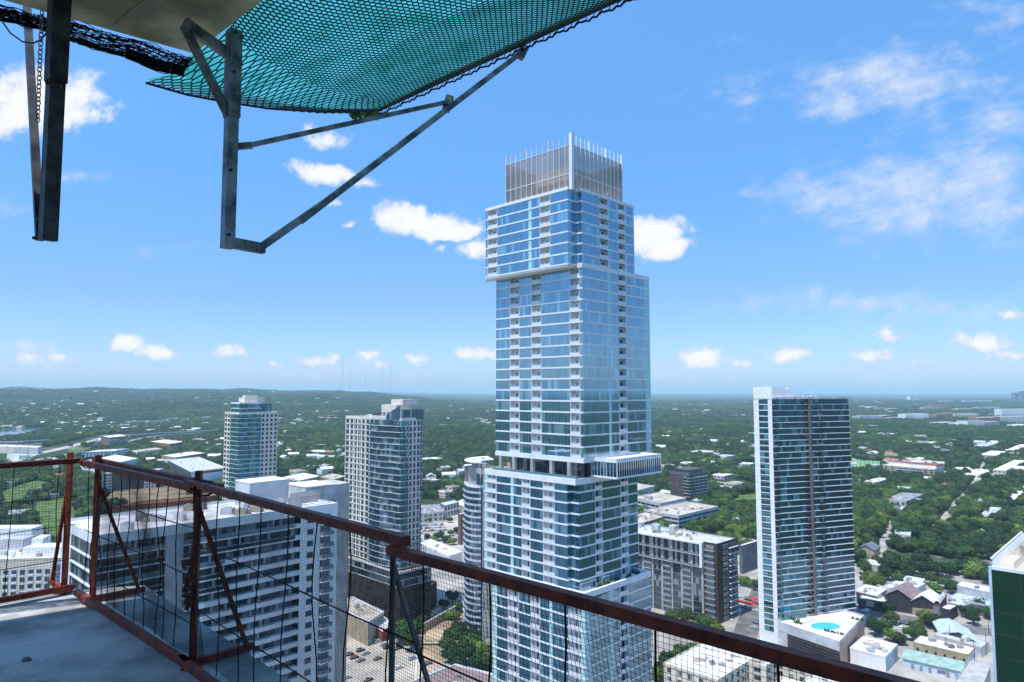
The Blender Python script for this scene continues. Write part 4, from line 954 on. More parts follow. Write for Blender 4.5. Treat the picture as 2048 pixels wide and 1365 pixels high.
def auto(px, py, w1, w2): return (px, py), (px - w1, 783 + (py - 783) * (px - w1 + 350) / (px + 350)), (px + w2, 783 + (py - 783) * (2330 - px - w2) / (2330 - px))
for px, py, w1, w2, h_, w_, rf, lab in (
    (1448, 953, 28, 20, 5, 'light_grey', 'white_roof', 'white roofed store right of the dark brick block'), (1474, 969, 24, 16, 5, 'cream', 'tan_roof', 'tan roofed store left of the pool tower among trees'),
    (1418, 906, 40, 22, 7, 'cream', 'light_grey', 'long grey roofed school in the trees above the dark brick block'), (1452, 914, 24, 18, 9, 'white', 'light_grey', 'white terrace of flats right of the grey roofed school'),
    (1500, 929, 24, 12, 5, 'white', 'white_roof', 'white store close to the left edge of the pool tower'), (1490, 948, 20, 16, 4, 'tan_wall', 'white_roof', 'small white roofed store below the white store by the pool tower'),
    (1330, 934, 22, 26, 6, 'tan_wall', 'tan_roof', 'low tan hall behind the dark brick block'), (1375, 928, 24, 18, 5, 'cream', 'white_roof', 'pale store just above the dark brick block'),
    (1812, 1004, 44, 34, 6, 'light_grey', 'roof_grey', 'wide grey roofed hall among trees below the tan parking garage'), (1752, 966, 24, 26, 6, 'cream', 'white_roof', 'white roofed school wing at the edge of the sports field trees'),
    (1800, 1022, 22, 14, 5, 'white', 'light_grey', 'small grey white house below the wide grey roofed hall'), (1962, 951, 34, 22, 6, 'white', 'white_roof', 'long white roofed house in the trees near the right edge'),
    (2012, 942, 26, 40, 10, 'cream', 'white_roof', 'cream flats at the right edge with white roof'), (1992, 912, 34, 22, 8, 'light_grey', 'white_roof', 'pale grey flats above the cream flats at the right edge'),
    (1975, 893, 26, 26, 7, 'white', 'light_grey', 'white villa above the pale grey flats at the right edge'), (2030, 902, 22, 30, 7, 'terracotta', 'white_roof', 'brick flats beside the white villa at the right edge'),
    (1985, 1030, 22, 18, 6, 'white', 'light_grey', 'white house with grey roof in the trees above the green block'), (2030, 1000, 20, 24, 6, 'tan_wall', 'white_roof', 'tan house at the right edge above the green block'),
    (890, 986, 20, 16, 7, 'cream', 'tan_roof', 'cream house in the trees above the two storey shop'), (868, 962, 24, 14, 7, 'tan_wall', 'light_grey', 'tan villa beside the grid tower edge'), (905, 975, 14, 14, 8, 'cream', 'terracotta', 'cream house with orange roof left of the round tower'), (858, 920, 22, 30, 6, 'light_grey', 'white_roof', 'white roofed school right of the grid tower'),
    (595, 944, 22, 20, 6, 'cream', 'terracotta', 'orange roofed house between the cream and grid towers'), (640, 905, 26, 24, 6, 'white', 'white_roof', 'white hall in the trees between the cream and grid towers')):
    n_, l_, r_ = auto(px, py, w1, w2); p = Q4(n_, l_, r_, h_); cv = -p[0].normalized() * 30; FOOT.append([p[3], p[3] + cv, p[0] + cv, p[0]]); FOOT.append([p[0], p[0] + cv, p[1] + cv, p[1]]); lowb('store', lab, 'building', Q4(n_, l_, r_, h_), h_, max(1, int(h_ / 3.4)), Wn(w_, 5, .5, .4), Wn(w_, 5, .5, .4), w_, rf, .5, units=3).finish()
# right: car park block, school field, villas
p, h = Qb((1869, 940), 962, (1766, 931), (1888, 936))
t = lowb('parking_garage', 'tan and white parking garage with red roofed top beside the sports field', 'parking garage', p, h, 5, lambda L: [(0, L * .26, 'W', {'n': 2, 'w': .4, 'hh': .5, 'wall': 'tan_wall'}), (L * .26, L * .78, 'K', {'wall': 'light_grey'}), (L * .78, None, 'W', {'n': 2, 'w': .6, 'hh': .6, 'wall': 'tan_wall'})], Wn('cream', 5, .3), 'tan_wall', 'white_roof', 1.2, 'cream')
n, r, b, l = p; mb = MB(); q = [n + (l - n) * .02 + (r - n) * .3, n + (r - n) * .98, b + (l - b) * .5, n + (l - n) * .52 + (r - n) * .4]; mb.prism(q, h, h + 5); t.part('penthouse', mb, M['cream']); mb = MB(); mb.prism(inset(q, -1), h + 5, h + 6.5); t.part('roof', mb, M['red_roof'], 'red metal penthouse roof'); t.finish()
fp = sheet('sports_field', [(1700, 945), (1762, 941), (1769, 923), (1700, 921)], .25, M['turf']); FOOT.append(fp)
for k in range(9):
    q = k / 8; a_ = (1700 + 62 * q, 945 - 4 * q); b_ = (1700 + 69 * q, 921 + 2 * q); P0, P1 = v2(atz(*a_, 0)), v2(atz(*b_, 0)); d = (P1 - P0).normalized(); n_ = Vector((-d.y, d.x))
    mb = MB(); mb.quad(*[(w.x, w.y, .29) for w in (P0 + n_ * .22, P1 + n_ * .22, P1 - n_ * .22, P0 - n_ * .22)]); structure('field_line', mb, M['line_white'])
o = v2(atz(1742, 940, 0)); t = Thing('stand', 'white scoreboard house at the near end of the sports field', 'stand', (o.x, o.y, 0)); mb = MB(); mb.prism([o, o + Vector((12, 0)), o + Vector((12, 5)), o + Vector((0, 5))], 0, 8); t.part('wall', mb, M['white']); mb = MB(); mb.prism([o + Vector((-.4, -.4)), o + Vector((12.4, -.4)), o + Vector((12.4, 5.4)), o + Vector((-.4, 5.4))], 8, 8.5); t.part('roof', mb, M['white_roof']); t.finish()
o = v2(atz(1700, 922, 0)); t = Thing('stand', 'long grey spectator stand behind the sports field', 'stand', (o.x, o.y, 0)); mb = MB()
for k in range(5): mb.prism([o + Vector((0, k * 2)), o + Vector((70, k * 2 + 4)), o + Vector((70, k * 2 + 6)), o + Vector((0, k * 2 + 2))], 0, 1.2 + k * .8)
t.part('seating', mb, M['light_grey']); t.finish()

# left middle distance
R_ = [
 ('office_building', 'brick and teal glass office with white roof near the highway', (219, 876.5), 896, (202, 873), (257, 872.5), 5, lambda L: [(0, None, 'W', {'n': 2, 'w': .8, 'hh': .4, 'wall': 'brick'})], Gl('teal_glass', 'light_grey', 1.2, 3), 'brick', 'white_roof', 3),
 ('apartment_block', 'low brick apartments with red brown gables right of the teal glass office', (340, 889), 897, (298, 884), (371, 884), 4, Wn('terracotta', 7, .5), Wn('terracotta', 7, .5), 'terracotta', 'white_roof', 6),
 ('apartment_block', 'white and grey apartments with square openings in front of the teal glass office', (229, 903), 917, (163, 906), (259, 898), 4, Wn('white', 6, .55), Wn('white', 6, .5), 'light_grey', 'white_roof', 6),
 ('warehouse', 'long white hall with pale panelled side wall behind the corner post', (205, 934), 951, (160, 925), (275, 918), 1, Pl('white'), lambda L: [(0, L * .3, 'P', {'wall': 'light_grey'}), (L * .3, L * .55, 'P', {'wall': 'white'}), (L * .55, L * .72, 'P', {'wall': 'light_grey'}), (L * .72, None, 'P', {'wall': 'light_blue'})], 'white', 'white_roof', 0),
 ('apartment_block', 'grey and white apartments with punched windows right of the corner posts', (312, 943), 976, (196, 950), (328, 938), 6, lambda L: [(0, L * .25, 'W', {'n': 3, 'w': .6, 'hh': .5, 'wall': 'white'}), (L * .25, L * .8, 'W', {'n': 6, 'w': .6, 'hh': .5, 'wall': 'slate'}), (L * .8, None, 'W', {'n': 2, 'w': .45, 'hh': .5, 'wall': 'white'})], Wn('slate', 6, .5), 'light_grey', 'white_roof', 10),
 ('store', 'big white store with a red stripe along its roof left of the cream tower', (383, 945), 966, (336, 921), (452, 937), 4, Wn('dark_brick', 7, .6, .7), Pl('white'), 'white', 'light_grey', 12),
 ('store', 'long low store with pale roof among trees behind the red striped store', (352, 916), 924, (322, 912), (412, 907), 1, Pl('tan_wall'), Pl('tan_wall'), 'tan_wall', 'white_roof', 3),
 ('store', 'small store with pale orange roof right of the teal glass office', (275, 905), 911, (262, 902), (325, 899), 1, Pl('cream'), Pl('cream'), 'cream', 'tan_roof', 2),
 ('warehouse', 'tan and grey warehouse at the far left edge beside the highway', (76, 896), 909, (-40, 893), (84, 893), 2, lambda L: [(0, L * .6, 'P', {'wall': 'cream'}), (L * .6, None, 'P', {'wall': 'light_grey'})], Pl('light_grey'), 'cream', 'white_roof', 4),
 ('warehouse', 'small white warehouse with teal side in front of the tan warehouse', (38, 911), 920, (14, 909), (62, 911), 1, Pl('white'), Pl('teal_metal'), 'white', 'white_roof', 1),
 ('store', 'low red brown roofed store in the dirt site behind the guardrail', (375, 1003), 1012, (214, 1016), (440, 992), 1, Pl('brick'), Pl('brick'), 'brick', 'rust_ground', 2),
 ('store', 'brown brick hall with pale barrel roof left of the cream tower base', (405, 975), 988, (372, 978), (444, 971), 1, Pl('tan_wall'), Pl('tan_wall'), 'tan_wall', 'white_roof', 2),
]
for nm, lab, n_, base, l_, r_, nf_, ls_, rs_, w_, rf, un in R_:
    p, h = Qb(n_, base, l_, r_); cv = -p[0].normalized() * 70; FOOT.append([p[3], p[3] + cv, p[0] + cv, p[0]]); FOOT.append([p[0], p[0] + cv, p[1] + cv, p[1]]); t = lowb(nm, lab, {'office_building': 'office building', 'apartment_block': 'apartment building'}.get(nm, nm), p, h, nf_, ls_, rs_, w_, rf, 1, None, un)
    if 'red stripe' in lab:
        f = Face(p[0], p[1]); f.slab(t.mb('stripe', M['red_paint']), f.L * .22, f.L, h - 3.6, h - .6, 0, .3)
    t.finish()
p, h = Qb((152, 870), 874, (146, 868.5), (169, 868.5)); t = lowb('store', 'bright yellow building among trees near the highway', 'store', p, h, 1, Pl('yellow_paint'), Pl('yellow_paint'), 'yellow_paint', 'yellow_paint', 1); n, r, b, l = p; mb = MB(); q = inset(p, 8); mb.prism(q, h, h + 5); t.part('roof_box', mb, M['yellow_paint']); t.finish()
# cream hotel block, lower left
p = Q4((110, 1117), (-60, 1122), (133, 1117), EYE - 73); n, r, b, l = p; h = EYE - 73
n = v2(atz(110, 1117, h)); l = v2(atz(-80, 1123, h)); r = v2(atz(158, 1112, h)); b = l + (v2(atz(60, 1095, h)) - n)
t = Thing('apartment_block', 'cream apartment block with white penthouse roofs seen through the left guardrail', 'apartment building', (n.x, n.y, 0))
f = Face(l, n); facade(t, f, h - 45, h - 4, 13, [(0, f.L * .97, 'W', {'n': 11, 'w': .62, 'hh': .66, 'wall': 'cream', 'glass': 'blue_glass'}), (f.L * .97, None, 'P', {'wall': 'cream'})])
f.quad(t.mb('wall', M['cream']), 0, f.L, h - 4, h + .4); f.quad(t.mb('wall', M['cream']), 0, f.L, 0, h - 45)
for k in range(11):
    for i in range(12):
        if k % 3 != 1: f.slab(t.mb('balcony_rail', M['rail_white']), f.L * .97 * (k + .2) / 11, f.L * .97 * (k + .8) / 11, h - 7.2 - i * 3.15, h - 6.3 - i * 3.15, .05, .3)
e = v2(atz(133, 1118, h - 1)); f2 = Face(n, e); facade(t, f2, h - 45, h - 3, 13, [(0, None, 'G', {'glass': 'blue_glass', 'band': 'light_grey', 'bh': .5})]); f2.quad(t.mb('wall', M['cream']), 0, f2.L, 0, h - 45); f2.quad(t.mb('wall', M['white']), 0, f2.L, h - 3, h)
f3 = Face(e, r); facade(t, f3, h - 45, h - 3, 13, [(0, None, 'W', {'n': 3, 'w': .4, 'hh': .5, 'wall': 'cream'})]); f3.quad(t.mb('wall', M['cream']), 0, f3.L, h - 3, h + .4); f3.quad(t.mb('wall', M['cream']), 0, f3.L, 0, h - 45)
bk = (n + b - l); poly = [l, n, e, r, r + (bk - n), b]; roof(t, poly, h - .3, M['white_roof'], 0, units=10); foot(poly)
for (x0, x1, y0, dz, m_) in ((45, 122, 1100, 3.6, 'white'), (62, 84, 1093, 6, 'white'), (-60, 45, 1088, 4.5, 'light_grey'), (-40, 62, 1078, 7.5, 'white')):
    P0, P1 = v2(atz(x0, y0 + 12, h)), v2(atz(x1, y0 + 11, h)); d = (P1 - P0).normalized(); nn = Vector((-d.y, d.x)); mb = MB(); mb.prism([P0, P1, P1 + nn * 9, P0 + nn * 9], h - .4, h + dz); t.part('penthouse', mb, M[m_])
t.finish()

# bottom right: shops, flats round a court, decks
t = lowb('store', 'white flat roofed shop with scattered vents in front of the pool terrace', 'store', Q4((1771, 1315), (1700, 1297), (1795, 1290.5), 7), 7, 1, Pl('white'), Pl('light_blue'), 'white', 'white_roof', .4, units=18); t.finish()
t = lowb('store', 'long low tan walled shop with white roof right of the vented white shop', 'store', Q4((1937, 1311), (1826, 1285), (1950, 1297), 7), 7, 1, lambda L: [(0, None, 'W', {'n': 6, 'w': .28, 'hh': .35, 'wall': 'tan_wall'})], Wn('white', 4), 'tan_wall', 'white_roof', .3, units=4); t.finish()
def gable(name, label, cat, poly, he, hr, wall, roofm, along='r', open_front=False, over=.6, group=None, chimney=False, windows=True):
    n, r, b, l = poly; g = min(terrain(p.x, p.y) for p in poly)
    t = Thing(name, label, cat, (n.x, n.y, g), group)
    if along == 'l': n, r, b, l = l, n, r, b     # ridge runs along n->r side after the swap
    u = (r - n).normalized(); v = (l - n).normalized(); W = (l - n).length
    m0, m1 = (n + l) / 2, (r + b) / 2; he += g; hr += g
    wl = MB(); wl.prism([n, r, b, l], g, he)
    for a_, b_, m_ in ((n, l, m0), (r, b, m1)): wl.quad((*a_, he), (*b_, he), (*m_, hr - .05))
    t.part('wall', wl, M[wall]); rf = MB(); th = .22
    for s0, s1 in ((n, r), (l, b)):
        e0 = s0 - u * over + (s0 - m0).normalized() * over; e1 = s1 + u * over + (s1 - m1).normalized() * over
        q0, q1 = m0 - u * over, m1 + u * over; zz = he - over * (hr - he) / (W / 2)
        rf.hexa([(*e0, zz), (*e1, zz), (*q1, hr), (*q0, hr)], [(*e0, zz + th), (*e1, zz + th), (*q1, hr + th), (*q0, hr + th)])
    t.part('roof', rf, M[roofm])
    if chimney: c = m0 + (m1 - m0) * .3 + v * W * .2; mb = MB(); mb.prism([c, c + u * .9, c + u * .9 + v * .7, c + v * .7], he, hr + 1.0); t.part('chimney', mb, M['brick'])
    foot(poly, 2)
    return t, (n, r, b, l, u, v)
t, _ = gable('shop_building', 'low blue white shop with long green metal roof and a row of doors', 'shop', Q4((1924, 1343), (1806, 1316), (1931, 1327), 4.5), 4.5, 7, 'light_blue', 'teal_metal', 'l')
p = Q4((1924, 1343), (1806, 1316), (1931, 1327), 4.5); f = Face(p[3], p[0])
for k in range(6):
    mb = MB(); u = f.L * (.14 + .15 * k); f.slab(mb, u, u + (1.2 if k != 3 else 3.5), .2 if k != 3 else 1.2, 2.6, .02, .08); t.part('door' if k != 3 else 'window', mb, M['dark_glass'] if k != 3 else M['galv'])
ribs = MB()
for k in range(30): 
    q = (k + .5) / 30; n_, r_, b_, l_ = p; a_ = l_ + (n_ - l_) * q; c_ = (b_ + (r_ - b_) * q + a_) / 2; ribs.bar((*a_, 4.6), (*c_, 7.25), .1, .1)
t.part('roof_rib', ribs, M['teal_metal']); t.finish()
t, _ = gable('shed', 'open sided shed with pale blue metal gable roof by the street', 'shed', Q4((1957, 1287), (1880, 1266), (1936, 1259), 5), 5, 8, 'dark_frame', 'blue_metal', 'r'); t.finish()
lowb('store', 'grey flat roofed annex with rooftop fans below the blue metal shed', 'store', Q4((1962, 1297), (1868, 1270), (1978, 1285), 5), 5, 1, Pl('light_grey'), Pl('cream'), 'light_grey', 'light_grey', .4, units=6).finish()
# shop row on the far side of the street
t, _ = gable('bar_building', 'dark open fronted barn with dusty rose gable roof on the shop row', 'bar', Q4((1824, 1199), (1769, 1190), (1842, 1183), 9), 9, 13.5, 'dark_frame', 'barn_roof', 'r'); t.finish()
p = Q4((1866, 1205), (1824, 1201), (1880, 1192), 8.5); t, _ = gable('bar_building', 'open fronted bar with white gable roof over a tan lower wall', 'bar', p, 8.5, 12, 'dark_frame', 'white_roof', 'r')
f = Face(p[3], p[0]); mb = MB(); f.slab(mb, 0, f.L, 0, 4.2, .02, .3); t.part('lower_wall', mb, M['tan_wall']); mb = MB(); f.slab(mb, f.L * .12, f.L * .75, 1.0, 2.9, .3, .36); t.part('window', mb, M['dark_glass']); t.finish()
p = Q4((1880, 1206), (1866, 1208), (1893, 1188), 8); t = lowb('bar_building', 'narrow bar with curved white canvas roof beside a dark red wall', 'bar', p, 7, 1, Pl('concrete'), Pl('red_roof'), 'red_roof', 'white_roof', .3); n, r, b, l = p
for k in range(7):
    q = k / 6; mb = MB(); a_ = l + (b - l) * q; c_ = n + (r - n) * q; mb.path([(*(a_ + (c_ - a_) * s), 7.2 + 2.2 * math.sin(math.pi * s)) for s in (0, .2, .4, .6, .8, 1)], .12, 4); t.part('roof_hoop', mb, M['dark_frame'])
mb = MB()
for k in range(8):
    s0, s1 = k / 8, (k + 1) / 8; mb.quad((*(l + (n - l) * s0), 7.1 + 2.2 * math.sin(math.pi * s0)), (*(l + (n - l) * s1), 7.1 + 2.2 * math.sin(math.pi * s1)), (*(b + (r - b) * s1), 7.1 + 2.2 * math.sin(math.pi * s1)), (*(b + (r - b) * s0), 7.1 + 2.2 * math.sin(math.pi * s0)))
t.part('canvas_roof', mb, M['white_roof']); t.finish()
for nm, lab, n_, l_, r_, h_, ls_, rs_, w_, rf_, un in (
    ('store', 'white flat roofed store with vents at the left end of the shop row', (1756, 1192), (1712, 1182), (1774, 1180), 8, Pl('dark_brick'), Pl('light_grey'), 'white', 'white_roof', 8),
    ('store', 'white roofed store with cluttered roof behind the rose gabled barn', (1830, 1180), (1768, 1176), (1850, 1168), 8.5, Pl('white'), Pl('light_grey'), 'white', 'white_roof', 10),
    ('store', 'low dark fronted store with a yellow sign board at the left of the shop row', (1770, 1206), (1716, 1198), (1780, 1196), 6, Pl('dark_frame'), Pl('slate'), 'slate', 'white_roof', 2),
    ('store', 'long low shop with pale blue metal roof at the right of the shop row', (1980, 1213), (1896, 1197), (1996, 1203), 7, Pl('slate'), Pl('light_grey'), 'light_grey', 'blue_metal', 0),
    ('store', 'white flat roofed hall behind the pale blue metal roof', (1982, 1187), (1914, 1172), (1990, 1178), 9, Pl('light_grey'), Pl('white'), 'light_grey', 'white_roof', 3),
    ('house', 'white stucco flat roofed house with arched dark openings among the trees', (1844, 1166), (1807, 1159), (1850, 1160), 7, Wn('white', 4, .35, .5), Pl('white'), 'white', 'white_roof', 1),
    ('store', 'dark two level bar with small white canopy roofs at the shop row corner', (1900, 1222), (1881, 1217), (1915, 1213), 6, Pl('dark_frame'), Pl('brown'), 'dark_frame', 'white_roof', 0),
    ('store', 'grey flat roofed shop between the dark bar and the pale blue roof', (1930, 1214), (1896, 1207), (1960, 1200), 6, Pl('concrete'), Pl('light_grey'), 'light_grey', 'light_grey', 4)):
    t = lowb(nm, lab, nm, Q4(n_, l_, r_, h_), h_, 1, ls_, rs_, w_, rf_, .5, None, un)
    if 'yellow' in lab: p = Q4(n_, l_, r_, h_); f = Face(p[3], p[0]); mb = MB(); f.slab(mb, f.L * .3, f.L * .6, 2.5, 5.5, .1, .4); t.part('sign_board', mb, M['tan_wall'])
    t.finish()
for i, (px, py, w) in enumerate(((1848, 1128, 10), (1868, 1132, 12), (1902, 1136, 7), (1792, 1127, 5))):
    o = v2(atz(px, py, 3.5)); t = Thing('carport', ['carport with blue panel roof, left of the paired carports', 'widest carport with blue panel roof in the paired middle', 'small carport with blue panel roof at the right among oaks', 'little blue roofed carport half hidden by trees at the left'][i], 'carport', (o.x, o.y, 0), 'blue roofed carports among the trees')
    mb = MB(); c4 = [o, o + B * w * 1.2, o + B * w * 1.2 + A * w, o + A * w]; zz = (3.0, 3.0, 4.4, 4.4); mb.hexa([(*q, z) for q, z in zip(c4, zz)], [(*q, z + .15) for q, z in zip(c4, zz)]); t.part('roof', mb, M['solar_blue'])
    for q, z in zip(c4, zz): w_ = q + ((c4[0] + c4[2]) / 2 - q) * .1; mb = MB(); mb.tube((*w_, 0), (*w_, z), .12); t.part('post', mb, M['galv'])
    t.finish(); FOOT.append([o - A * 8, o - A * 8 + B * w * 1.2, c4[2], c4[3]])
# car deck beside the green block
z = 9; q = [v2(atz(x, y, z)) for x, y in ((1898, 1385), (1956, 1400), (1980, 1333), (1941, 1320))]
t = Thing('parking_deck', 'raised concrete car deck with white rails left of the green glass block', 'parking deck', (q[0].x, q[0].y, 0)); mb = MB(); mb.prism(q, 0, z); t.part('deck', mb, M['concrete']); mb = MB()
for a_, b_ in ((q[3], q[0]), (q[2], q[3])):
    for k in range(3): mb.bar((*a_, z + .4 + k * .4), (*b_, z + .4 + k * .4), .06, .06)
    for k in range(9): w = a_ + (b_ - a_) * k / 8; mb.bar((*w, z), (*w, z + 1.25), .08, .08)
t.part('rail', mb, M['rail_white']); t.finish(); foot(q)
# white flats round a planted court
z = 14.5; C_ = lambda x, y: v2(atz(x, y, z)); o = C_(1403, 1301)
def cq(x0, x1, y0, y1): return [o + B * x0 - A * y0, o + B * x1 - A * y0, o + B * x1 - A * y1, o + B * x0 - A * y1]
t = Thing('apartment_block', 'low apartments with white flat roofs wrapped round a planted court, bottom right', 'apartment building', (o.x, o.y, 0))
for (x0, x1, y0, y1) in ((-26, 14, -4, 22), (14.02, 22, -4, 6), (14.02, 24, 6.02, 66), (2, 13.98, 22.02, 30), (-24, -4, 40, 66), (-3.98, 14, 48, 66)):
    q = cq(x0, x1, y0, y1)
    for i in range(4):
        a_, b_ = q[i], q[(i + 1) % 4]; f = Face(a_, b_); m_ = (a_ + b_) / 2
        if f.N.dot(-m_) < 0: f = Face(b_, a_)
        facade(t, f, 0, z - .4, 4, [(0, None, 'W', {'n': max(1, int(f.L / 4.5)), 'w': .4, 'hh': .55, 'wall': 'cream'})])
    roof(t, q, z, M['white_roof'], .6, M['cream'], .35, units=7); foot(q, 1)
t.finish()
# bottom left: red brick house, tan warehouse, red roofed hall, wall and trench
p = Q4((742, 1256), (700, 1236), (764, 1238), 11); t = lowb('warehouse', 'tan rendered warehouse with skylights beside the dark slatted car park', 'warehouse', Q4((736, 1247), (672, 1214), (768, 1226), 12), 12, 1, Pl('tan_wall'), Pl('concrete'), 'concrete', 'tan_roof', .8, 'white', 5); t.finish()
t, _ = gable('house', 'red walled house with white gable roof at the edge of the parking lot', 'house', Q4((764, 1262), (722, 1250), (784, 1248), 6), 6, 9, 'red_roof', 'white_roof', 'r'); t.finish()
q = [v2(atz(x, y, 8)) for x, y in ((802, 1374), (911, 1331), (1030, 1362), (930, 1440))]
t = Thing('hall', 'flat red brown roofed hall with white parapet at the bottom edge', 'hall', (q[0].x, q[0].y, 0)); mb = MB(); mb.prism(inset(q, .2), 0, 7.4); t.part('wall', mb, M['brick']); roof(t, q, 7.9, M['barn_roof'], .8, M['white'], .5, units=7); t.finish(); foot(q)
lot = sheet('parking_lot', [(600, 1225), (690, 1262), (735, 1268), (800, 1286), (850, 1305), (905, 1335), (830, 1368), (830, 1500), (560, 1500)], .09, M['lot'])
FOOT.append(lot)
FOOT.append(sheet('creek_path', [(836, 1300), (845, 1268), (928, 1222), (936, 1230), (886, 1268), (878, 1300), (890, 1325), (850, 1345)], .10, M['dirt']))
for lab, a_, b_, h_, m_ in (('tan retaining wall along the creek path', (842, 1268), (928, 1218), 4.5, 'tan_wall'), ('pale concrete parapet wall beside the slatted car park ramp', (838, 1250), (897, 1214), 2.5, 'light_grey')):
    P0, P1 = v2(atz(*a_, 0)), v2(atz(*b_, 0)); f = Face(P0, P1); t = Thing('retaining_wall', lab, 'wall', (P0.x, P0.y, 0)); mb = MB(); f.slab(mb, 0, f.L, 0, h_, -.5, 0); t.part('wall', mb, M[m_]); mb = MB(); f.slab(mb, 0, f.L, h_, h_ + .2, -.7, .2); t.part('coping', mb, M['light_grey']); t.finish(); FOOT.append([P0 + f.N * 5, P1 + f.N * 5, P1 - f.N * 2, P0 - f.N * 2])
P0, P1 = v2(atz(836, 1288, 1)), v2(atz(893, 1288, 1)); f = Face(P0, P1); t = Thing('footbridge', 'small footbridge with rails over the creek path', 'bridge', (P0.x, P0.y, 0)); mb = MB(); f.slab(mb, 0, f.L, .9, 1.15, -2.2, 0); t.part('deck', mb, M['lot']); mb = MB()
for d_ in (-.05, -2.15):
    mb.bar(f.pt(0, 2.2, d_), f.pt(f.L, 2.2, d_), .08, .08)
    for k in range(8): mb.bar(f.pt(f.L * k / 7, 1.1, d_), f.pt(f.L * k / 7, 2.2, d_), .06, .06)
t.part('rail', mb, M['dark_frame']); t.finish()

# ------------------------------------------------------------------ roads and bridges
strip('street', [(2100, 1290), (1983, 1266), (1793, 1236), (1690, 1216), (1560, 1190)], 15, .10, M['asphalt'])
strip('street', [(1470, 1330), (1500, 1240), (1545, 1130), (1580, 1060)], 13, .14, M['asphalt'])
strip('street', [(1700, 1160), (1755, 1120), (1770, 1080), (1790, 1040)], 8, .11, M['pavement'], ex=1)
strip('street', [(1850, 1075), (1885, 1045), (1915, 1005), (1945, 975), (1965, 940), (1975, 905)], 9, .12, M['pavement'], ex=1)
strip('street', [(2080, 1120), (1985, 1110), (1900, 1100)], 8, .13, M['pavement'], ex=1)
strip('street', [(2060, 975), (1990, 960), (1930, 985)], 8, .15, M['pavement'], ex=1)
strip('street', [(560, 1000), (640, 992), (700, 990)], 16, .12, M['pavement'])
strip('street', [(820, 1060), (900, 1052), (935, 1045)], 34, .11, M['lot'], ex=0)
strip('street', [(1290, 940), (1400, 962), (1520, 978)], 30, .12, M['pavement'], ex=0)
strip('street', [(0, 932), (60, 911), (130, 896), (190, 881), (238, 869)], 26, .2, M['highway'], ex=34)
strip('street', [(60, 925), (150, 906), (215, 892), (262, 886)], 14, .25, M['highway'], ex=22)
strip('street', [(330, 985), (400, 978), (455, 968)], 26, .16, M['lot'], ex=0)
FOOT.append(sheet('dirt_site', [(200, 1008), (225, 985), (330, 968), (420, 985), (440, 1008), (300, 1030)], .3, M['dirt']))
FOOT.append(sheet('grass_field', [(1455, 1010), (1530, 1012), (1530, 986), (1478, 990)], .2, M['grass']))
FOOT.append(sheet('grass_field', [(1436, 1062), (1462, 1064), (1456, 1106), (1430, 1106)], .2, M['grass']))
FOOT.append(sheet('lawn', [(60, 1010), (140, 990), (160, 1040), (140, 1085), (85, 1090)], .2, M['grass']))
FOOT.append(sheet('lawn', [(0, 985), (70, 960), (110, 968), (60, 1000), (0, 1020)], .22, M['grass']))
FOOT.append(sheet('lawn', [(140, 900), (200, 892), (150, 920), (110, 935)], .3, M['grass']))
def bridge(label, pts, w, h):
    P = [v2(atz(a, b, h)) for a, b in pts]; t = Thing('highway_bridge', label, 'bridge', (P[0].x, P[0].y, 0)); mb = MB(); rl = MB()
    for a_, b_ in zip(P[:-1], P[1:]):
        f = Face(a_, b_); f.slab(mb, 0, f.L, h - 1.6, h, -w / 2, w / 2)
        for s in (-w / 2, w / 2 - .4): f.slab(rl, 0, f.L, h, h + 1, s, s + .4)
    for a_, b_ in zip(P[:-1], P[1:]): FOOT.append([a_ + Vector((0, 30)), b_ + Vector((0, 30)), b_ - Vector((0, 70)), a_ - Vector((0, 70))])
    t.part('deck', mb, M['highway']); t.part('parapet', rl, M['light_grey'])
    for a_, b_ in zip(P[:-1], P[1:]):
        k = max(1, int((b_ - a_).length / 45))
        for i in range(k): q = a_ + (b_ - a_) * (i + .5) / k; mb = MB(); mb.tube((*q, terrain(q.x, q.y) - 1), (*q, h - 1.6), 1.2); t.part('pillar', mb, M['highway'])
    t.finish()
bridge('long upper highway bridge curving behind the teal glass office', [(200, 872), (262, 870), (330, 866), (436, 861)], 16, 13)
bridge('lower highway ramp bridge below the upper highway bridge', [(257, 883), (300, 874), (350, 869), (408, 866)], 13, 11)
bridge('highway bridge at the far left edge in front of the river', [(-60, 886), (40, 884), (102, 880)], 18, 11)
bridge('nearer highway bridge at the far left edge', [(-60, 890), (30, 890), (84, 888)], 15, 10)

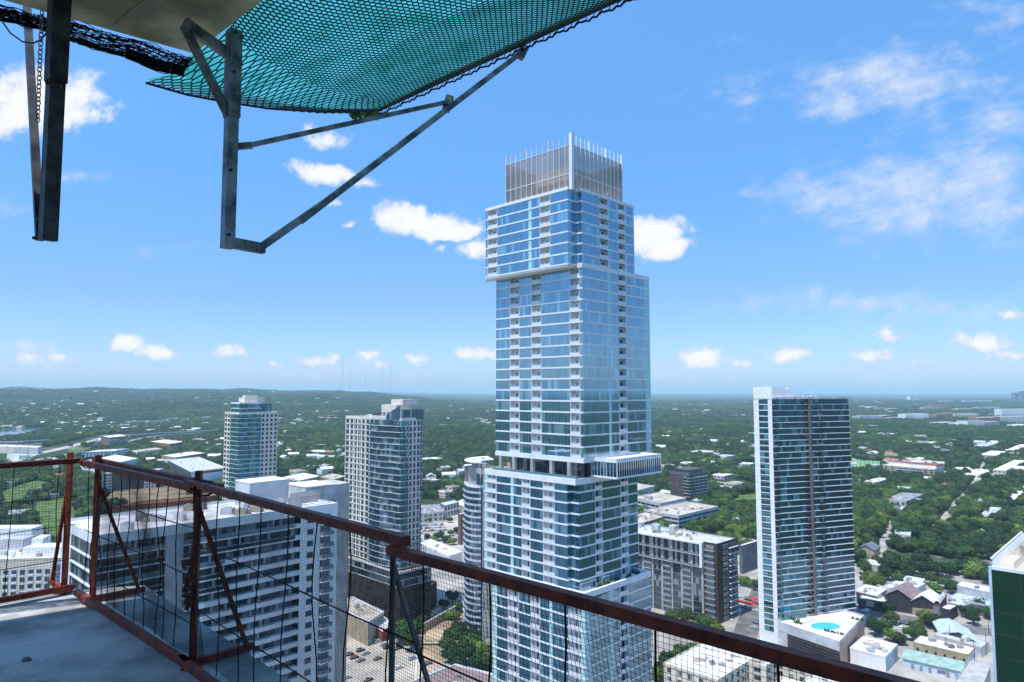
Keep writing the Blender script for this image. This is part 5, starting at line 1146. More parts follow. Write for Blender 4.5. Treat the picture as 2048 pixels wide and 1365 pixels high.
# ------------------------------------------------------------------ far town blocks on the right and far left
far = [ # label, px0, px1, py top, py base, wall, roof
 ('far tan hospital block on the right horizon', 1864, 1904, 811.5, 821, 'terracotta', 'tan_roof'), ('far dark glass block left of the tan hospital', 1821, 1852, 811, 820, 'slate', 'white_roof'), ('far pale wing joining the tan hospital to the dark block', 1850, 1890, 815, 823, 'tan_wall', 'white_roof'),
 ('far white and blue apartments below the tan hospital', 1812, 1858, 829, 842, 'white', 'white_roof'), ('far grey apartments left of the white and blue ones', 1720, 1764, 833, 842, 'light_grey', 'light_grey'), ('far brick shops beside the grey apartments', 1766, 1786, 832, 840, 'terracotta', 'white_roof'),
 ('far long tan store under the white and blue apartments', 1790, 1812, 836, 841, 'cream', 'tan_roof'), ('far red brick terrace right of the white apartments', 1873, 1906, 829, 840, 'terracotta', 'tan_roof'), ('far low cream hall in front of the brick terrace', 1880, 1912, 846, 853, 'cream', 'white_roof'),
 ('far long beige flats left of the tall grey flats', 1908, 1958, 829, 838, 'cream', 'white_roof'), ('far white townhouses in front of the tall grey flats', 1936, 1970, 843, 857, 'white', 'slate'), ('far brick flats left of the tall grey flats', 1958, 2002, 836, 852, 'terracotta', 'white_roof'),
 ('far pale flats with many windows below the brick flats', 1970, 2000, 845, 855, 'light_grey', 'light_grey'), ('tall far grey white flats near the right edge', 2004, 2075, 819, 836, 'white', 'light_grey'), ('broad far pale office below the tall grey flats', 2004, 2090, 834, 850, 'light_grey', 'white_roof'),
 ('far white villa in front of the broad pale office', 2040, 2060, 851, 859, 'white', 'white_roof'), ('far white store in front of the flats', 1920, 1936, 848, 855, 'white', 'white_roof'), ('far cream school with flat roof near the pool tower', 1728, 1756, 853, 858, 'cream', 'tan_roof'),
 ('far small tan block right of the pool tower', 1780, 1798, 818, 823, 'tan_wall', 'white_roof'), ('far small white block above the grey apartments', 1741, 1756, 814, 819, 'white', 'white_roof'), ('far tan block above the brick shops', 1760, 1776, 817, 822, 'tan_wall', 'tan_roof'),
 ('far pale blue hall left of the tall grey flats', 1955, 2000, 815, 821, 'light_blue', 'blue_metal'), ('far cream hall above the beige flats', 1917, 1945, 818, 823, 'cream', 'tan_roof'), ('far long white shed on the right horizon', 1884, 1908, 803, 806, 'white', 'white_roof'), ('far long white sheds near the right horizon', 1930, 1984, 802, 806, 'white', 'white_roof'),
 ('far white sheds left of the tan hospital on the horizon', 1820, 1838, 792.5, 795, 'white', 'white_roof'), ('hazy blue office slab on the right horizon', 2030, 2042, 786, 796, 'slate', 'slate'), ('hazy taller office slab at the right edge of the horizon', 2044, 2058, 783, 796, 'slate', 'slate'), ('far red roofed villas on the left hillside', 262, 296, 844, 851, 'cream', 'red_roof'), ('far red roofed villas right of the first ones', 298, 340, 843, 851, 'cream', 'red_roof'),
 ('far terracotta villa by the left river bluff', 12, 30, 830, 837, 'cream', 'terracotta'), ('far pink hotel on the left hillside', 110, 128, 796, 802, 'terracotta', 'tan_roof'), ('far pale quarry terrace building on the left hill', 138, 196, 802, 806, 'cream', 'white_roof'), ('far white villa left of the pink hotel', 64, 82, 806, 815, 'cream', 'white_roof'), ('far white villa with terracotta roof on the left hill', 162, 190, 822, 829, 'cream', 'terracotta')]
for lab, x0, x1, y0, y1, w_, rf_ in far:
    base = atz((x0 + x1) / 2, y1, 0)
    for _ in range(8): base = atz((x0 + x1) / 2, y1, terrain(base.x, base.y)); 
    Y = min(base.y, 9000); g = terrain(base.x * Y / base.y, Y)
    a_, b_ = v2(at(x0, y1, Y)), v2(at(x1, y1, Y * 1.02)); d = (b_ - a_).normalized(); nn = Vector((-d.y, d.x)); h = at(x0, y0, Y).z
    h = max(h, g + 6); dep = min(40, (b_ - a_).length * .6); nf = max(1, int((h - g) / 4)); Lw = (b_ - a_).length
    t = Thing('town_building', lab, 'building', (a_.x, a_.y, g)); f = Face(a_, b_); q = [a_, b_, b_ + nn * dep, a_ + nn * dep]
    f.quad(t.mb('wall', M[w_]), 0, f.L, g - 3, h); fs = Face(q[3], q[0]); fs.quad(t.mb('wall', M[w_]), 0, fs.L, g - 3, h); fs = Face(q[1], q[2]); fs.quad(t.mb('wall', M[w_]), 0, fs.L, g - 3, h); fs = Face(q[2], q[3]); fs.quad(t.mb('wall', M[w_]), 0, fs.L, g - 3, h)
    for i in range(min(nf, 7)):
        z_ = g + (i + .3) * (h - g) / nf; nw = min(14, max(2, int(Lw / 7)))
        for k in range(nw):
            if i * nw + k >= 60: break
            t.wins.append((f, f.pt(Lw * (k + .25) / nw, z_), 0, Lw / nw * .5, (h - g) / nf * .5, M['grey_frame'], M['dark_glass']))
    roof(t, q, h + .1, M[rf_], .8, M[w_], .6, units=4); foot(q, 8); FOOT.append([a_ - nn * 60, b_ - nn * 60, b_, a_]); t.finish()
# radio masts and lattice pylons
for i, (px, py, Y) in enumerate(((684, 713, 5200), (699.5, 730, 5200), (764, 728, 5400), (780.5, 733, 5400), (656, 765, 5600), (731, 745, 5600))):
    b_ = at(px, 782, Y); top = at(px, py, Y).z; g = terrain(b_.x, b_.y); t = Thing('radio_mast', ['tallest thin radio mast on the hazy hills behind the grid tower', 'thin radio mast just right of the tallest one', 'thin radio mast right of the grid tower roof', 'rightmost thin radio mast of the pair', 'faint short radio mast at the left of the masts', 'faint radio mast between the two pairs'][i], 'radio mast', (b_.x, b_.y, g), 'radio masts on the hills')
    mb = MB(); mb.tube((b_.x, b_.y, g), (b_.x, b_.y, top), 1.1, .8, 5); t.part('mast', mb, M['steel_grey'])
    wr = MB()
    for k in range(3): 
        an = 2.1 * k + .4; wr.tube((b_.x, b_.y, g + (top - g) * .8), (b_.x + 90 * math.cos(an), b_.y + 90 * math.sin(an), g), .15, .15, 3)
    t.part('guy_wire', wr, M['steel_grey']); t.finish()
for i, (px, py0, py1) in enumerate(((95, 1022, 1100), (60, 973, 1025), (68, 996, 1045), (48, 958, 985), (55, 890, 925))):
    b_ = atz(px, py1, 0); top = at(px, py0, b_.y).z; t = Thing('power_pylon', ['nearest pale power pole in the riverside park left of the corner post', 'second pale power pole behind the nearest one', 'third pale power pole, close behind the nearest', 'small pale power pole further off in the park', 'distant pale lamp mast beside the highway'][i], 'power pole', (b_.x, b_.y, 0), 'power poles in the park')
    mb = MB(); mb.tube((b_.x, b_.y, 0), (b_.x, b_.y, top), .55, .3, 8); t.part('pole', mb, M['galv'])
    if i < 4:
        for k in range(3): mb = MB(); z = top - 1 - 3.2 * k; mb.bar((b_.x - 2.6, b_.y, z), (b_.x + 2.6, b_.y, z), .25, .3); t.part('cross_arm', mb, M['galv'])
    t.finish()

for i, (px, py0, py1) in enumerate(((1834, 1276, 1304), (1893, 1288, 1317), (1973, 1277, 1310), (1978, 1247, 1268), (1900, 1268, 1290), (1949, 1308, 1322))):
    b_ = atz(px, py1, 0); top = b_.z + 10.5; t = Thing('utility_pole', ['dark wooden utility pole at the left end of the tan walled shop', 'dark wooden utility pole in front of the tan walled shop', 'thin utility pole beside the green glass block', 'utility pole at the street corner by the green glass block', 'utility pole between the blue shed and the tan shop', 'short utility pole at the right end of the tan shop'][i], 'utility pole', (b_.x, b_.y, 0), 'utility poles by the shops')
    mb = MB(); mb.tube((b_.x, b_.y, 0), (b_.x, b_.y, top), .16, .11, 8); t.part('pole', mb, M['bark_pole']); mb = MB(); mb.bar((*(v2(b_) - B * 1.1), top - .6), (*(v2(b_) + B * 1.1), top - .6), .12, .14); t.part('cross_arm', mb, M['bark_pole'])
for k in range(22):
    a_ = v2(atz(1983, 1266, 0)); c_ = v2(atz(1690, 1216, 0)); P0 = a_ + (c_ - a_) * (k / 22); P1 = a_ + (c_ - a_) * ((k + .45) / 22); d = (P1 - P0).normalized(); n_ = Vector((-d.y, d.x)) * .09
    mb = MB(); mb.quad(*[(w.x, w.y, .125) for w in (P0 + n_, P1 + n_, P1 - n_, P0 - n_)]); structure('lane_marking', mb, M['line_white'])
# ------------------------------------------------------------------ cars
CAR_COL = {'white': (.75, .75, .75), 'black': (.02, .02, .022), 'silver': (.42, .43, .45), 'grey': (.16, .165, .17), 'dark red': (.22, .02, .02), 'dark blue': (.03, .05, .12), 'tan': (.35, .30, .22)}
for k, c in CAR_COL.items(): mat('car_paint_' + k.replace(' ', '_'), c, .25, .02, 1, spec=.6)
mat('tyre', (.015, .015, .016), .9); mat('lamp_red', (.4, .02, .02), .3); mat('lamp_white', (.8, .8, .8), .2)
CARM = {}
def car_meshes(colr, suv):
    k = (colr, suv)
    if k in CARM: return CARM[k]
    H = 1.0 if suv else .82; top = 1.75 if suv else 1.45; L, W = 4.6, 1.82
    b = MB(); prof = [(-L / 2, .35), (-L / 2, .75), (-L / 2 + .25, H), (L / 2 - 1.1, H), (L / 2 - .15, .78), (L / 2, .6), (L / 2, .32)]
    b.hexa([(x, -W / 2, z) for x, z in prof], [(x, W / 2, z) for x, z in prof])
    rp = [(-L / 2 + .35 if suv else -L / 2 + .95, top - .05), (.55, top), (.75, top - .08), (-L / 2 + .35 if suv else -L / 2 + .9, top - .14)]
    b.hexa([(x, -W / 2 + .2, z) for x, z in rp], [(x, W / 2 - .2, z) for x, z in rp])
    g = MB(); x0 = -L / 2 + (.12 if suv else .45)
    bt = [(x0, -W / 2 + .06, H), (1.45, -W / 2 + .06, H), (1.45, W / 2 - .06, H), (x0, W / 2 - .06, H)]; tp = [(x0 + (.25 if suv else .5), -W / 2 + .24, top - .12), (.68, -W / 2 + .24, top - .07), (.68, W / 2 - .24, top - .07), (x0 + (.25 if suv else .5), W / 2 - .24, top - .12)]
    g.hexa(bt, tp)
    w = MB(); n = 12
    for s in (-.11, .11): pass
    w.tube((0, -.11, 0), (0, .11, 0), .33, n=n)
    l1 = MB(); l1.box(-.04, .04, -.22, .22, -.07, .07)
    CARM[k] = (b.mesh('body', M['car_paint_' + colr.replace(' ', '_')]), g.mesh('windows', M['dark_glass']), w.mesh('wheel', M['tyre']), l1.mesh('lamp', M['lamp_white']), l1.mesh('lamp', M['lamp_red'])); return CARM[k]
def car(px, py, colr, label, ang, suv=False, z=.14, group=None, detail=True, zg=0):
    o = atz(px, py, zg); z += zg; b, g, w, l1, l2 = car_meshes(colr, suv)
    r = tag(obj('parked_car', None, None, (o.x, o.y, z), ang), label, 'car', group)
    obj('body', b, r); obj('windows', g, r)
    if detail:
        for x in (-1.4, 1.4):
            for y in (-.8, .8): obj('wheel', w, r, (x, y, .33))
        for y in (-.62, .62): obj('headlight', l1, r, (2.25, y, .66)); obj('tail_light', l2, r, (-2.28, y, .72))
AA = math.atan2(A.y, A.x); AB = math.atan2(B.y, B.x)
lotg = 'cars in the lot below the guardrail'
for x, y, c_, s_, lab in ((480, 860, 'white', 1, 'white car nearest the red walled house in the parking lot'), (560, 900, 'silver', 0, 'silver car behind the grey rail post in the parking lot'), (600, 935, 'black', 1, 'black car beside the silver one near the trees'),
    (260, 975, 'black', 1, 'black car at the top of the cluster in the parking lot'), (330, 1012, 'silver', 0, 'silver car in the middle of the dark cluster'), (120, 1022, 'black', 0, 'black car at the left end of the cluster'), (180, 1066, 'dark red', 1, 'dark red car in the lower row of the cluster'),
    (265, 1102, 'grey', 0, 'dark grey car lowest in the cluster'), (480, 1080, 'dark red', 0, 'dark red car standing alone right of the cluster'), (920, 1078, 'silver', 1, 'silver pickup sized car near the lot edge by the trees'), (1120, 1142, 'grey', 1, 'grey car in the right corner of the parking lot'),
    (740, 1196, 'white', 0, 'white car behind the rail post low in the lot'), (735, 950, 'black', 0, 'black car under the tree edge of the lot'), (360, 1352, 'black', 0, 'black car at the bottom edge of the lot'), (90, 1320, 'silver', 0, 'silver car at the lower left of the lot')):
    car(680 + x / 6.35, 1150 + y / 6.35, c_, lab, AB + rnd.uniform(-.1, .1), bool(s_), .1, lotg)
g2 = 'cars beside the pool tower'
for x, y, c_, s_, lab in ((1262, 885, 'white', 0, 'white car at the left of the street gap by the pool tower'), (1305, 892, 'silver', 0, 'silver car second from the left in the street gap'), (1345, 918, 'black', 1, 'black car above the red canopy in the street gap'), (1305, 1012, 'dark blue', 0, 'dark blue car left of the white ones below the red canopy'),
    (1352, 1018, 'white', 1, 'larger white car below the red canopy'), (1400, 1030, 'grey', 0, 'grey car between the white cars below the red canopy'), (1436, 1044, 'white', 0, 'white car nearest the pool tower wall'), (1405, 1238, 'silver', 0, 'silver car in the shade by the brown brick end'),
    (1440, 1185, 'dark blue', 0, 'dark blue car in the shade by the pool tower'), (1290, 758, 'black', 0, 'black car far up the street gap'), (1375, 782, 'tan', 0, 'tan car far up the street gap'), (1440, 806, 'black', 1, 'black car far up beside the pool tower')):
    car(1260 + x / 5.686, 1040 + y / 5.686, c_, lab, AA + rnd.uniform(-.1, .1), bool(s_), .16, g2)
car(1732, 1224, 'white', 'white van like car parked before the dark fronted store', AA, True, .12)
car(1741, 1259, 'white', 'white truck under the tree by the rose coloured podium', AB, True, .12)
car(1803, 1259, 'white', 'white car between the street trees', AB, True, .12); car(1808, 1249, 'black', 'black car at the street mouth between trees', AA, False, .12); car(1820, 1250, 'black', 'second black car at the street mouth, right side', AA, True, .12)
cols = ['white', 'silver', 'black', 'grey', 'white', 'dark red', 'silver', 'tan']
for i in range(30):
    row = i // 10; q = i % 10; c_ = cols[(i * 5 + row) % 8]
    car(841 + q * 4.8 + row * 3, 1053 + row * 5.2 + q * -.25 * 1, c_, '%s car, %s of the %s row, lot left of the round tower' % (c_, ('first', 'second', 'third', 'fourth', 'fifth', 'sixth', 'seventh', 'eighth', 'ninth', 'last')[q], ('far', 'middle', 'near')[row]), AB + .2, i % 3 == 0, .12, 'cars in the lot by the round tower', False)
for i in range(7): car(1300 + i * 17, 1024 - i * 1.0, cols[i], '%s car on the tan garage roof, %s from the left' % (cols[i], ('first', 'second', 'third', 'fourth', 'fifth', 'sixth', 'seventh')[i]), AB, False, .1, 'cars on the garage roof', False, 15)
for i, (px, py, w) in enumerate(((1489, 1208, 7), (1512, 1202, 4.5))):
    o = v2(atz(px, py, 2.6)); t = Thing('market_canopy', ['long red fabric canopy in the street gap', 'smaller red fabric canopy nearer the pool tower'][i], 'canopy', (o.x, o.y, 0)); mb = MB(); q = [o - A * w, o + A * w, o + A * w + B * 4, o - A * w + B * 4]; m0, m1 = (q[0] + q[3]) / 2, (q[1] + q[2]) / 2
    mb.quad((*q[0], 2.6), (*q[1], 2.6), (*m1, 3.8), (*m0, 3.8)); mb.quad((*q[3], 2.6), (*q[2], 2.6), (*m1, 3.8), (*m0, 3.8)); t.part('canopy', mb, M['red_paint'])
    for c_ in q: mb = MB(); mb.tube((*c_, 0), (*c_, 2.6), .06); t.part('post', mb, M['galv'])

# ------------------------------------------------------------------ houses among the trees
class Grid:
    def __init__(s, c=80): s.c = c; s.d = {}
    def add(s, poly):
        xs = [p[0] for p in poly]; ys = [p[1] for p in poly]; it = (poly, min(xs), max(xs), min(ys), max(ys))
        for i in range(int(it[1] // s.c), int(it[2] // s.c) + 1):
            for j in range(int(it[3] // s.c), int(it[4] // s.c) + 1): s.d.setdefault((i, j), []).append(it)
    def hit(s, x, y):
        for poly, x0, x1, y0, y1 in s.d.get((int(x // s.c), int(y // s.c)), ()):
            if x0 <= x <= x1 and y0 <= y <= y1:
                ins = False; n = len(poly); j = n - 1
                for i in range(n):
                    xi, yi = poly[i][0], poly[i][1]; xj, yj = poly[j][0], poly[j][1]
                    if (yi > y) != (yj > y) and x < (xj - xi) * (y - yi) / (yj - yi) + xi: ins = not ins
                    j = i
                if ins: return True
        return False
G = Grid()
for f_ in FOOT: G.add(f_)
for pp in ([(2700, 1175), (2700, 2600), (-700, 2600), (-700, 1240), (600, 1210), (820, 1140), (840, 1046), (930, 1046), (1000, 1100), (1270, 1100), (1490, 1105), (1740, 1150), (2048, 1165)],
           [(-90, 889), (40, 876), (96, 863), (86, 854), (30, 858), (-90, 866)], [(540, 955), (700, 952), (700, 1000), (540, 1005)], [(1420, 950), (1505, 965), (1505, 982), (1425, 978)],
           [(-100, 893), (86, 893), (90, 925), (-100, 930)], [(335, 965), (450, 962), (450, 985), (330, 990)], [(1480, 925), (1512, 925), (1512, 945), (1470, 942)], [(820, 1000), (935, 1000), (935, 1046), (840, 1046)]):
    G.add([v2(atz(a, b, 0)) for a, b in pp])
rh = random.Random(21)
def zone(px):
    for lim, s in ((165, 'left of the guardrail corner'), (445, 'behind the striped tower'), (690, 'between cream and grid towers'), (985, 'between grid and tallest towers'), (1510, 'between tallest and pool towers')):
        if px < lim: return s
    return 'right of the pool tower'
roofs = [('white', 'white_roof'), ('light grey', 'light_grey'), ('grey', 'roof_grey'), ('dark', 'dark_roof'), ('tan', 'tan_roof'), ('red brown', 'terracotta'), ('pale grey metal', 'galv'), ('white', 'white_roof'), ('light grey', 'light_grey')]
walls = ['white', 'cream', 'light_grey', 'tan_wall', 'cream', 'white']
HOUSES = []
def try_house(Y0, Y1, s0, s1, tries):
    for _ in range(tries):
        Y = math.exp(rh.uniform(math.log(Y0), math.log(Y1))); px = rh.uniform(-20, 2068); x, y, z = ray(px, 900); X = x / y * Y
        if G.hit(X, Y) or any(abs(X - a) < 17 + Y * .008 and abs(Y - b) < 20 + Y * .02 for a, b in HOUSES): continue
        if Y < 1500 and mnoise.noise(Vector((X / 260, Y / 260, 5))) < -.05 and rh.random() < .8: continue
        return X, Y, px, rh.uniform(s0, s1)
    return None
def house_poly(X, Y, s, ang):
    u = Vector((math.cos(ang), math.sin(ang))); v = Vector((-u.y, u.x)); c = Vector((X, Y)); w, l = s * .42, s * .62
    q = [c - u * l - v * w, c + u * l - v * w, c + u * l + v * w, c - u * l + v * w]; return q
def clear_house(X, Y, s): G.add([(X - s * .62, Y - s * .95), (X + s * .62, Y - s * .95), (X + s * .6, Y + s * .42), (X - s * .6, Y + s * .42)])
sizes = {0: 'small', 1: 'medium', 2: 'large'}
for i in range(280):
    h = try_house(*((480, 1150, 9, 16) if i < 120 else (1150, 3200, 12, 24)), 40)
    if not h: continue
    X, Y, px, s = h; HOUSES.append((X, Y)); ang = rh.choice([AA, AB]) + rh.uniform(-.25, .25); rn, rm = rh.choice(roofs); wm = rh.choice(walls); q = house_poly(X, Y, s, ang)
    where = 'nearer' if Y < 750 else ('midway' if Y < 1300 else 'distant')
    lab = '%s %s %s walled house, %s %s roof, %s' % (where, sizes[min(2, int((s - 9) / 4))], wm.replace('_wall', '').replace('_', ' '), rn, 'gable' if i % 3 else 'flat', zone(px))
    if i % 3: t, _ = gable('house', lab, 'house', q, 3.4 + (s > 13) * 2.4, 6 + (s > 13) * 3, wm, rm, 'r', over=.7, chimney=Y < 700); tag(t.root, group='houses among the trees')
    else: t = lowb('house', lab, 'house', q, terrain(X, Y) + 5 + rh.random() * 3, 2, lambda L: [(0, None, 'P', {'wall': wm})], None, wm, rm, .5, group='houses among the trees', units=2 if Y < 1000 else 0)
    if Y < 800:
        for sgn in range(2):
            f = Face(q[0], q[1]) if sgn == 0 else Face(q[3], q[0])
            for k in range(2):
                mb = MB(); f.slab(mb, f.L * (.2 + .45 * k), f.L * (.2 + .45 * k) + 1.5, 1.1, 2.5, .01, .06); t.part('window', mb, M['dark_glass'])
    t.finish(); clear_house(X, Y, s)
# distant houses and roofs past the nearest few hundred
parts = {}
for i in range(2000):
    Y = math.exp(rh.uniform(math.log(1000), math.log(9500))); px = rh.uniform(-20, 2068); x, y, z = ray(px, 820); X = x / y * Y
    if mnoise.noise(Vector((X / 700, Y / 1100, 1))) < (.02 if px < 1000 else .08) or G.hit(X, Y) or (Y < 2200 and mnoise.noise(Vector((X / 160, Y / 240, 8))) < .05): continue
    s = rh.uniform(12, 20 if Y < 2200 else 34) * (1.0 if px < 1500 else 1.3); ang = rh.uniform(0, 3); q = house_poly(X, Y, s, ang); g = terrain(X, Y); k = rh.choice([('white', 'white_roof'), ('cream', 'tan_roof'), ('white', 'white_roof'), ('cream', 'roof_grey'), ('light_grey', 'light_grey'), ('cream', 'terracotta'), ('tan_wall', 'roof_grey'), ('light_grey', 'light_grey')])
    mb = parts.setdefault(k, MB()); mb.mi = 0; hh = rh.uniform(6, 11); mb.prism(q, g - 4, g + hh); mb.mi = 1; m0, m1 = (q[0] + q[3]) / 2, (q[1] + q[2]) / 2; e = .5
    mb.quad((*q[0], g + hh), (*q[1], g + hh), (*m1, g + hh + 3), (*m0, g + hh + 3)); mb.quad((*q[3], g + hh), (*q[2], g + hh), (*m1, g + hh + 3), (*m0, g + hh + 3)); G.add([(X - s * .7, Y - s * 1.8), (X + s * .7, Y - s * 1.8), (X + s * .7, Y + s * .5), (X - s * .7, Y + s * .5)])
allm = MB(); mats_ = []
for (w_, r_), mb in parts.items():
    i0 = len(allm.v); b0 = len(mats_); mats_ += [M[w_], M[r_]]; allm.v += mb.v; allm.f += [tuple(q + i0 for q in f) for f in mb.f]; allm.m += [b0 + q for q in mb.m]
tag(obj('distant_houses', allm.mesh('distant_houses', mats_)), kind='stuff')

# ------------------------------------------------------------------ trees
foliage('leaf_dark', (.011, .034, .012), (.034, .072, .020)); foliage('leaf_mid', (.022, .058, .014), (.060, .118, .026)); foliage('leaf_bright', (.050, .100, .016), (.125, .200, .033))
def crown_mesh(seed, m, tall=1.0):
    r = random.Random(seed); mb = MB(); lobes = [(Vector((0, 0, .75 * tall)), .62)]
    for k in range(9):
        a = 2 * math.pi * k / 7 + r.uniform(-.4, .4); d = r.uniform(.35, .68)
        lobes.append((Vector((math.cos(a) * d, math.sin(a) * d, r.uniform(.42, 1.0) * tall)), r.uniform(.28, .46)))
    ico = [(0, 0, 1)] + [(math.cos(2 * math.pi * k / 6) * .86, math.sin(2 * math.pi * k / 6) * .86, .5) for k in range(6)] + [(math.cos(2 * math.pi * (k + .5) / 6) * .9, math.sin(2 * math.pi * (k + .5) / 6) * .9, -.4) for k in range(6)] + [(0, 0, -.85)]
    for c, rad in lobes:      # inner masses
        i = len(mb.v); mb.v += [tuple(c + Vector(p) * rad * r.uniform(.66, .92)) for p in ico]
        for k in range(6):
            mb.f += [(i, i + 1 + k, i + 1 + (k + 1) % 6), (i + 1 + k, i + 7 + k, i + 1 + (k + 1) % 6), (i + 1 + (k + 1) % 6, i + 7 + k, i + 7 + (k + 1) % 6), (i + 13, i + 7 + (k + 1) % 6, i + 7 + k)]; mb.m += [0] * 4
    for c, rad in lobes:      # leaf clumps
        for k in range(int(70 + 150 * rad)):
            z = r.uniform(-.6, 1); a = r.uniform(0, 6.283); q = math.sqrt(max(0, 1 - z * z)); n = Vector((q * math.cos(a), q * math.sin(a), z)); p = c + n * rad * r.uniform(.8, 1.16)
            n = (n + Vector((r.uniform(-1, 1), r.uniform(-1, 1), r.uniform(-.5, 1))) * .7).normalized(); u = n.cross(Vector((0, 0, 1)) if abs(n.z) < .9 else Vector((1, 0, 0))).normalized(); v = n.cross(u); s = r.uniform(.045, .10)
            mb.quad(p - u * s, p - v * s * .8, p + u * s, p + v * s * .9)
    return mb.mesh('crown', m)
CROWNS = [crown_mesh(k, M[('leaf_dark', 'leaf_dark', 'leaf_mid', 'leaf_mid', 'leaf_bright', 'leaf_bright')[k % 6]], (1, .85, .95, 1.1, .8, 1.0)[k % 6]) for k in range(6)]
CROWNS.append(crown_mesh(50, M['leaf_mid'], 1.9))
TONE = ['dark green', 'dark green', 'mid green', 'mid green', 'bright green', 'bright green', 'tall mid green']
def trunk_mesh():
    mb = MB(); mb.tube((0, 0, 0), (.02, .01, .35), .055, .04, 7); mb.tube((.02, .01, .33), (.0, .02, .8), .04, .02, 6)
    for k in range(4): a = k * 1.6; mb.tube((.01, .01, .3 + .03 * k), (.35 * math.cos(a), .35 * math.sin(a), .62 + .04 * k), .028, .012, 5)
    return mb.mesh('trunk', M['bark'])
TRUNK = trunk_mesh()
NTREE = [0]
def tree(x, y, r, k, label, group=None, z=None):
    z = terrain(x, y) if z is None else z
    t = tag(obj('tree', None, None, (x, y, z), rnd.uniform(0, 6.28)), label, 'tree', group); s = (r, r, r * rnd.uniform(.95, 1.15)); t.scale = s
    obj('crown', CROWNS[k], t, (0, 0, .12)); obj('trunk', TRUNK, t); NTREE[0] += 1
ex = [('beside the pool tower shops', [(1748, 1180, 9), (1800, 1172, 6), (1835, 1172, 5), (1860, 1170, 5.5), (1890, 1178, 6), (1908, 1188, 6), (1872, 1186, 5), (1950, 1158, 8), (1975, 1168, 6), (1930, 1150, 7), (1728, 1150, 6), (1772, 1160, 7), (1812, 1158, 4.5)]),
 ('in the street by the rose coloured podium', [(1775, 1230, 5), (1782, 1248, 5), (1752, 1272, 5), (1768, 1266, 5.5), (1785, 1284, 5), (1800, 1289, 4.5), (1745, 1258, 4)]), ('in front of the shop row', [(1855, 1249, 6), (1868, 1258, 5.5), (1835, 1268, 4.5), (1824, 1282, 4.5), (1840, 1278, 4)]),
 ('between the dark bar and the green glass block', [(1937, 1236, 5.5), (1955, 1228, 5.5), (1970, 1224, 5), (1947, 1250, 4.5), (1982, 1240, 5)]),
 ('in front of the grey concrete mid rise', [(1345, 1247, 5), (1372, 1250, 5.5), (1398, 1258, 5.5), (1418, 1264, 5), (1434, 1270, 4.5), (1388, 1268, 5), (1362, 1262, 4)]), ('left of the white roofed courtyard flats', [(1338, 1340, 5.5), (1362, 1318, 5), (1330, 1352, 5), (1386, 1306, 4), (1350, 1330, 5), (1318, 1362, 5)]), ('in the court of the white roofed flats', [(1488, 1360, 4), (1512, 1352, 4.5), (1540, 1346, 4), (1500, 1372, 4)]),
 ('beside the creek below the round tower', [(905, 1295, 6), (920, 1276, 6), (940, 1305, 6.5), (958, 1318, 6.5), (930, 1330, 6.5), (902, 1325, 5), (978, 1340, 5.5), (955, 1340, 5), (985, 1350, 5), (915, 1345, 5), (892, 1305, 5), (945, 1285, 5)]), ('between the creek and the red walled house', [(815, 1280, 6), (830, 1268, 5), (845, 1252, 4), (803, 1262, 5), (798, 1290, 4.5), (822, 1302, 5), (780, 1268, 4)]), ('on the slope beside the slatted car park', [(905, 1206, 5), (917, 1224, 5), (898, 1240, 4), (888, 1220, 4), (912, 1240, 3.5)]),
 ('before the two storey shop building', [(846, 1040, 6), (866, 1038, 5.5), (860, 1046, 4), (900, 1046, 4)]), ('between the lot and the ribbed warehouse', [(878, 1082, 5.5), (892, 1086, 5), (905, 1090, 4.5), (868, 1084, 4), (915, 1068, 4), (855, 1080, 4), (902, 1072, 3.5)]), ('at the foot of the small grey apartment block', [(1490, 1172, 4.5), (1503, 1176, 4.5), (1515, 1180, 4), (1480, 1168, 4)])]
ADJ = ['first', 'second', 'third', 'fourth', 'fifth', 'sixth', 'seventh', 'eighth', 'ninth', 'tenth', 'eleventh', 'twelfth', 'thirteenth']
PLACED = []
for wh, lst in ex:
    lst = sorted(lst)
    for i, (px, py, r) in enumerate(lst):
        p = atz(px, py, 0); k = rnd.choice([0, 1, 2, 3, 4, 2]) if 'two storey' not in wh or i > 1 else 6
        if k == 6: r *= .62
        tree(p.x, p.y, r, k, '%s tree %s, %s from the left' % (TONE[k], wh, ADJ[i]), 'trees ' + wh); PLACED.append((p.x, p.y))
rt = random.Random(5); cand = []
y = 428.0
while y < 9600:
    s = max(8.6, .0054 * y); x = -.80 * y
    while x < .80 * y:
        X = x + rt.uniform(-.42, .42) * s; Yj = y + rt.uniform(-.42, .42) * s; x += s
        if G.hit(X, Yj): continue
        n = mnoise.noise(Vector((X / 120, Yj / 120, 0))) + .6 * mnoise.noise(Vector((X / 420, Yj / 420, 7)))
        if n < -.72 and Yj < 4000: continue
        if rt.random() < (.10 if Yj < 2500 else .03): continue
        cand.append((X, Yj, s, n))
    y += s
cand.sort(key=lambda c: c[1])
near_, rest = [], []
for c in cand:
    px = proj((c[0], c[1], 8))[0]
    (near_ if len(near_) < 300 - NTREE[0] and -30 < px < 2078 else rest).append(c)
sz = lambda r: 'small' if r < 5.2 else ('medium' if r < 6.2 else 'broad')
cnt = {}
for X, Yj, s, n in near_:
    px = proj((X, Yj, 8))[0]; r = rt.uniform(4.4, 7.2); k = rt.choice([0, 0, 1, 2, 2, 3, 4, 4, 5]); z_ = zone(px)
    band = 'front edge' if Yj < 480 else ('second rank' if Yj < 540 else 'rank behind')
    key = '%s %s tree, %s, %s' % (sz(r), TONE[k], band, z_); cnt.setdefault(key, []).append((px, X, Yj, r, k))
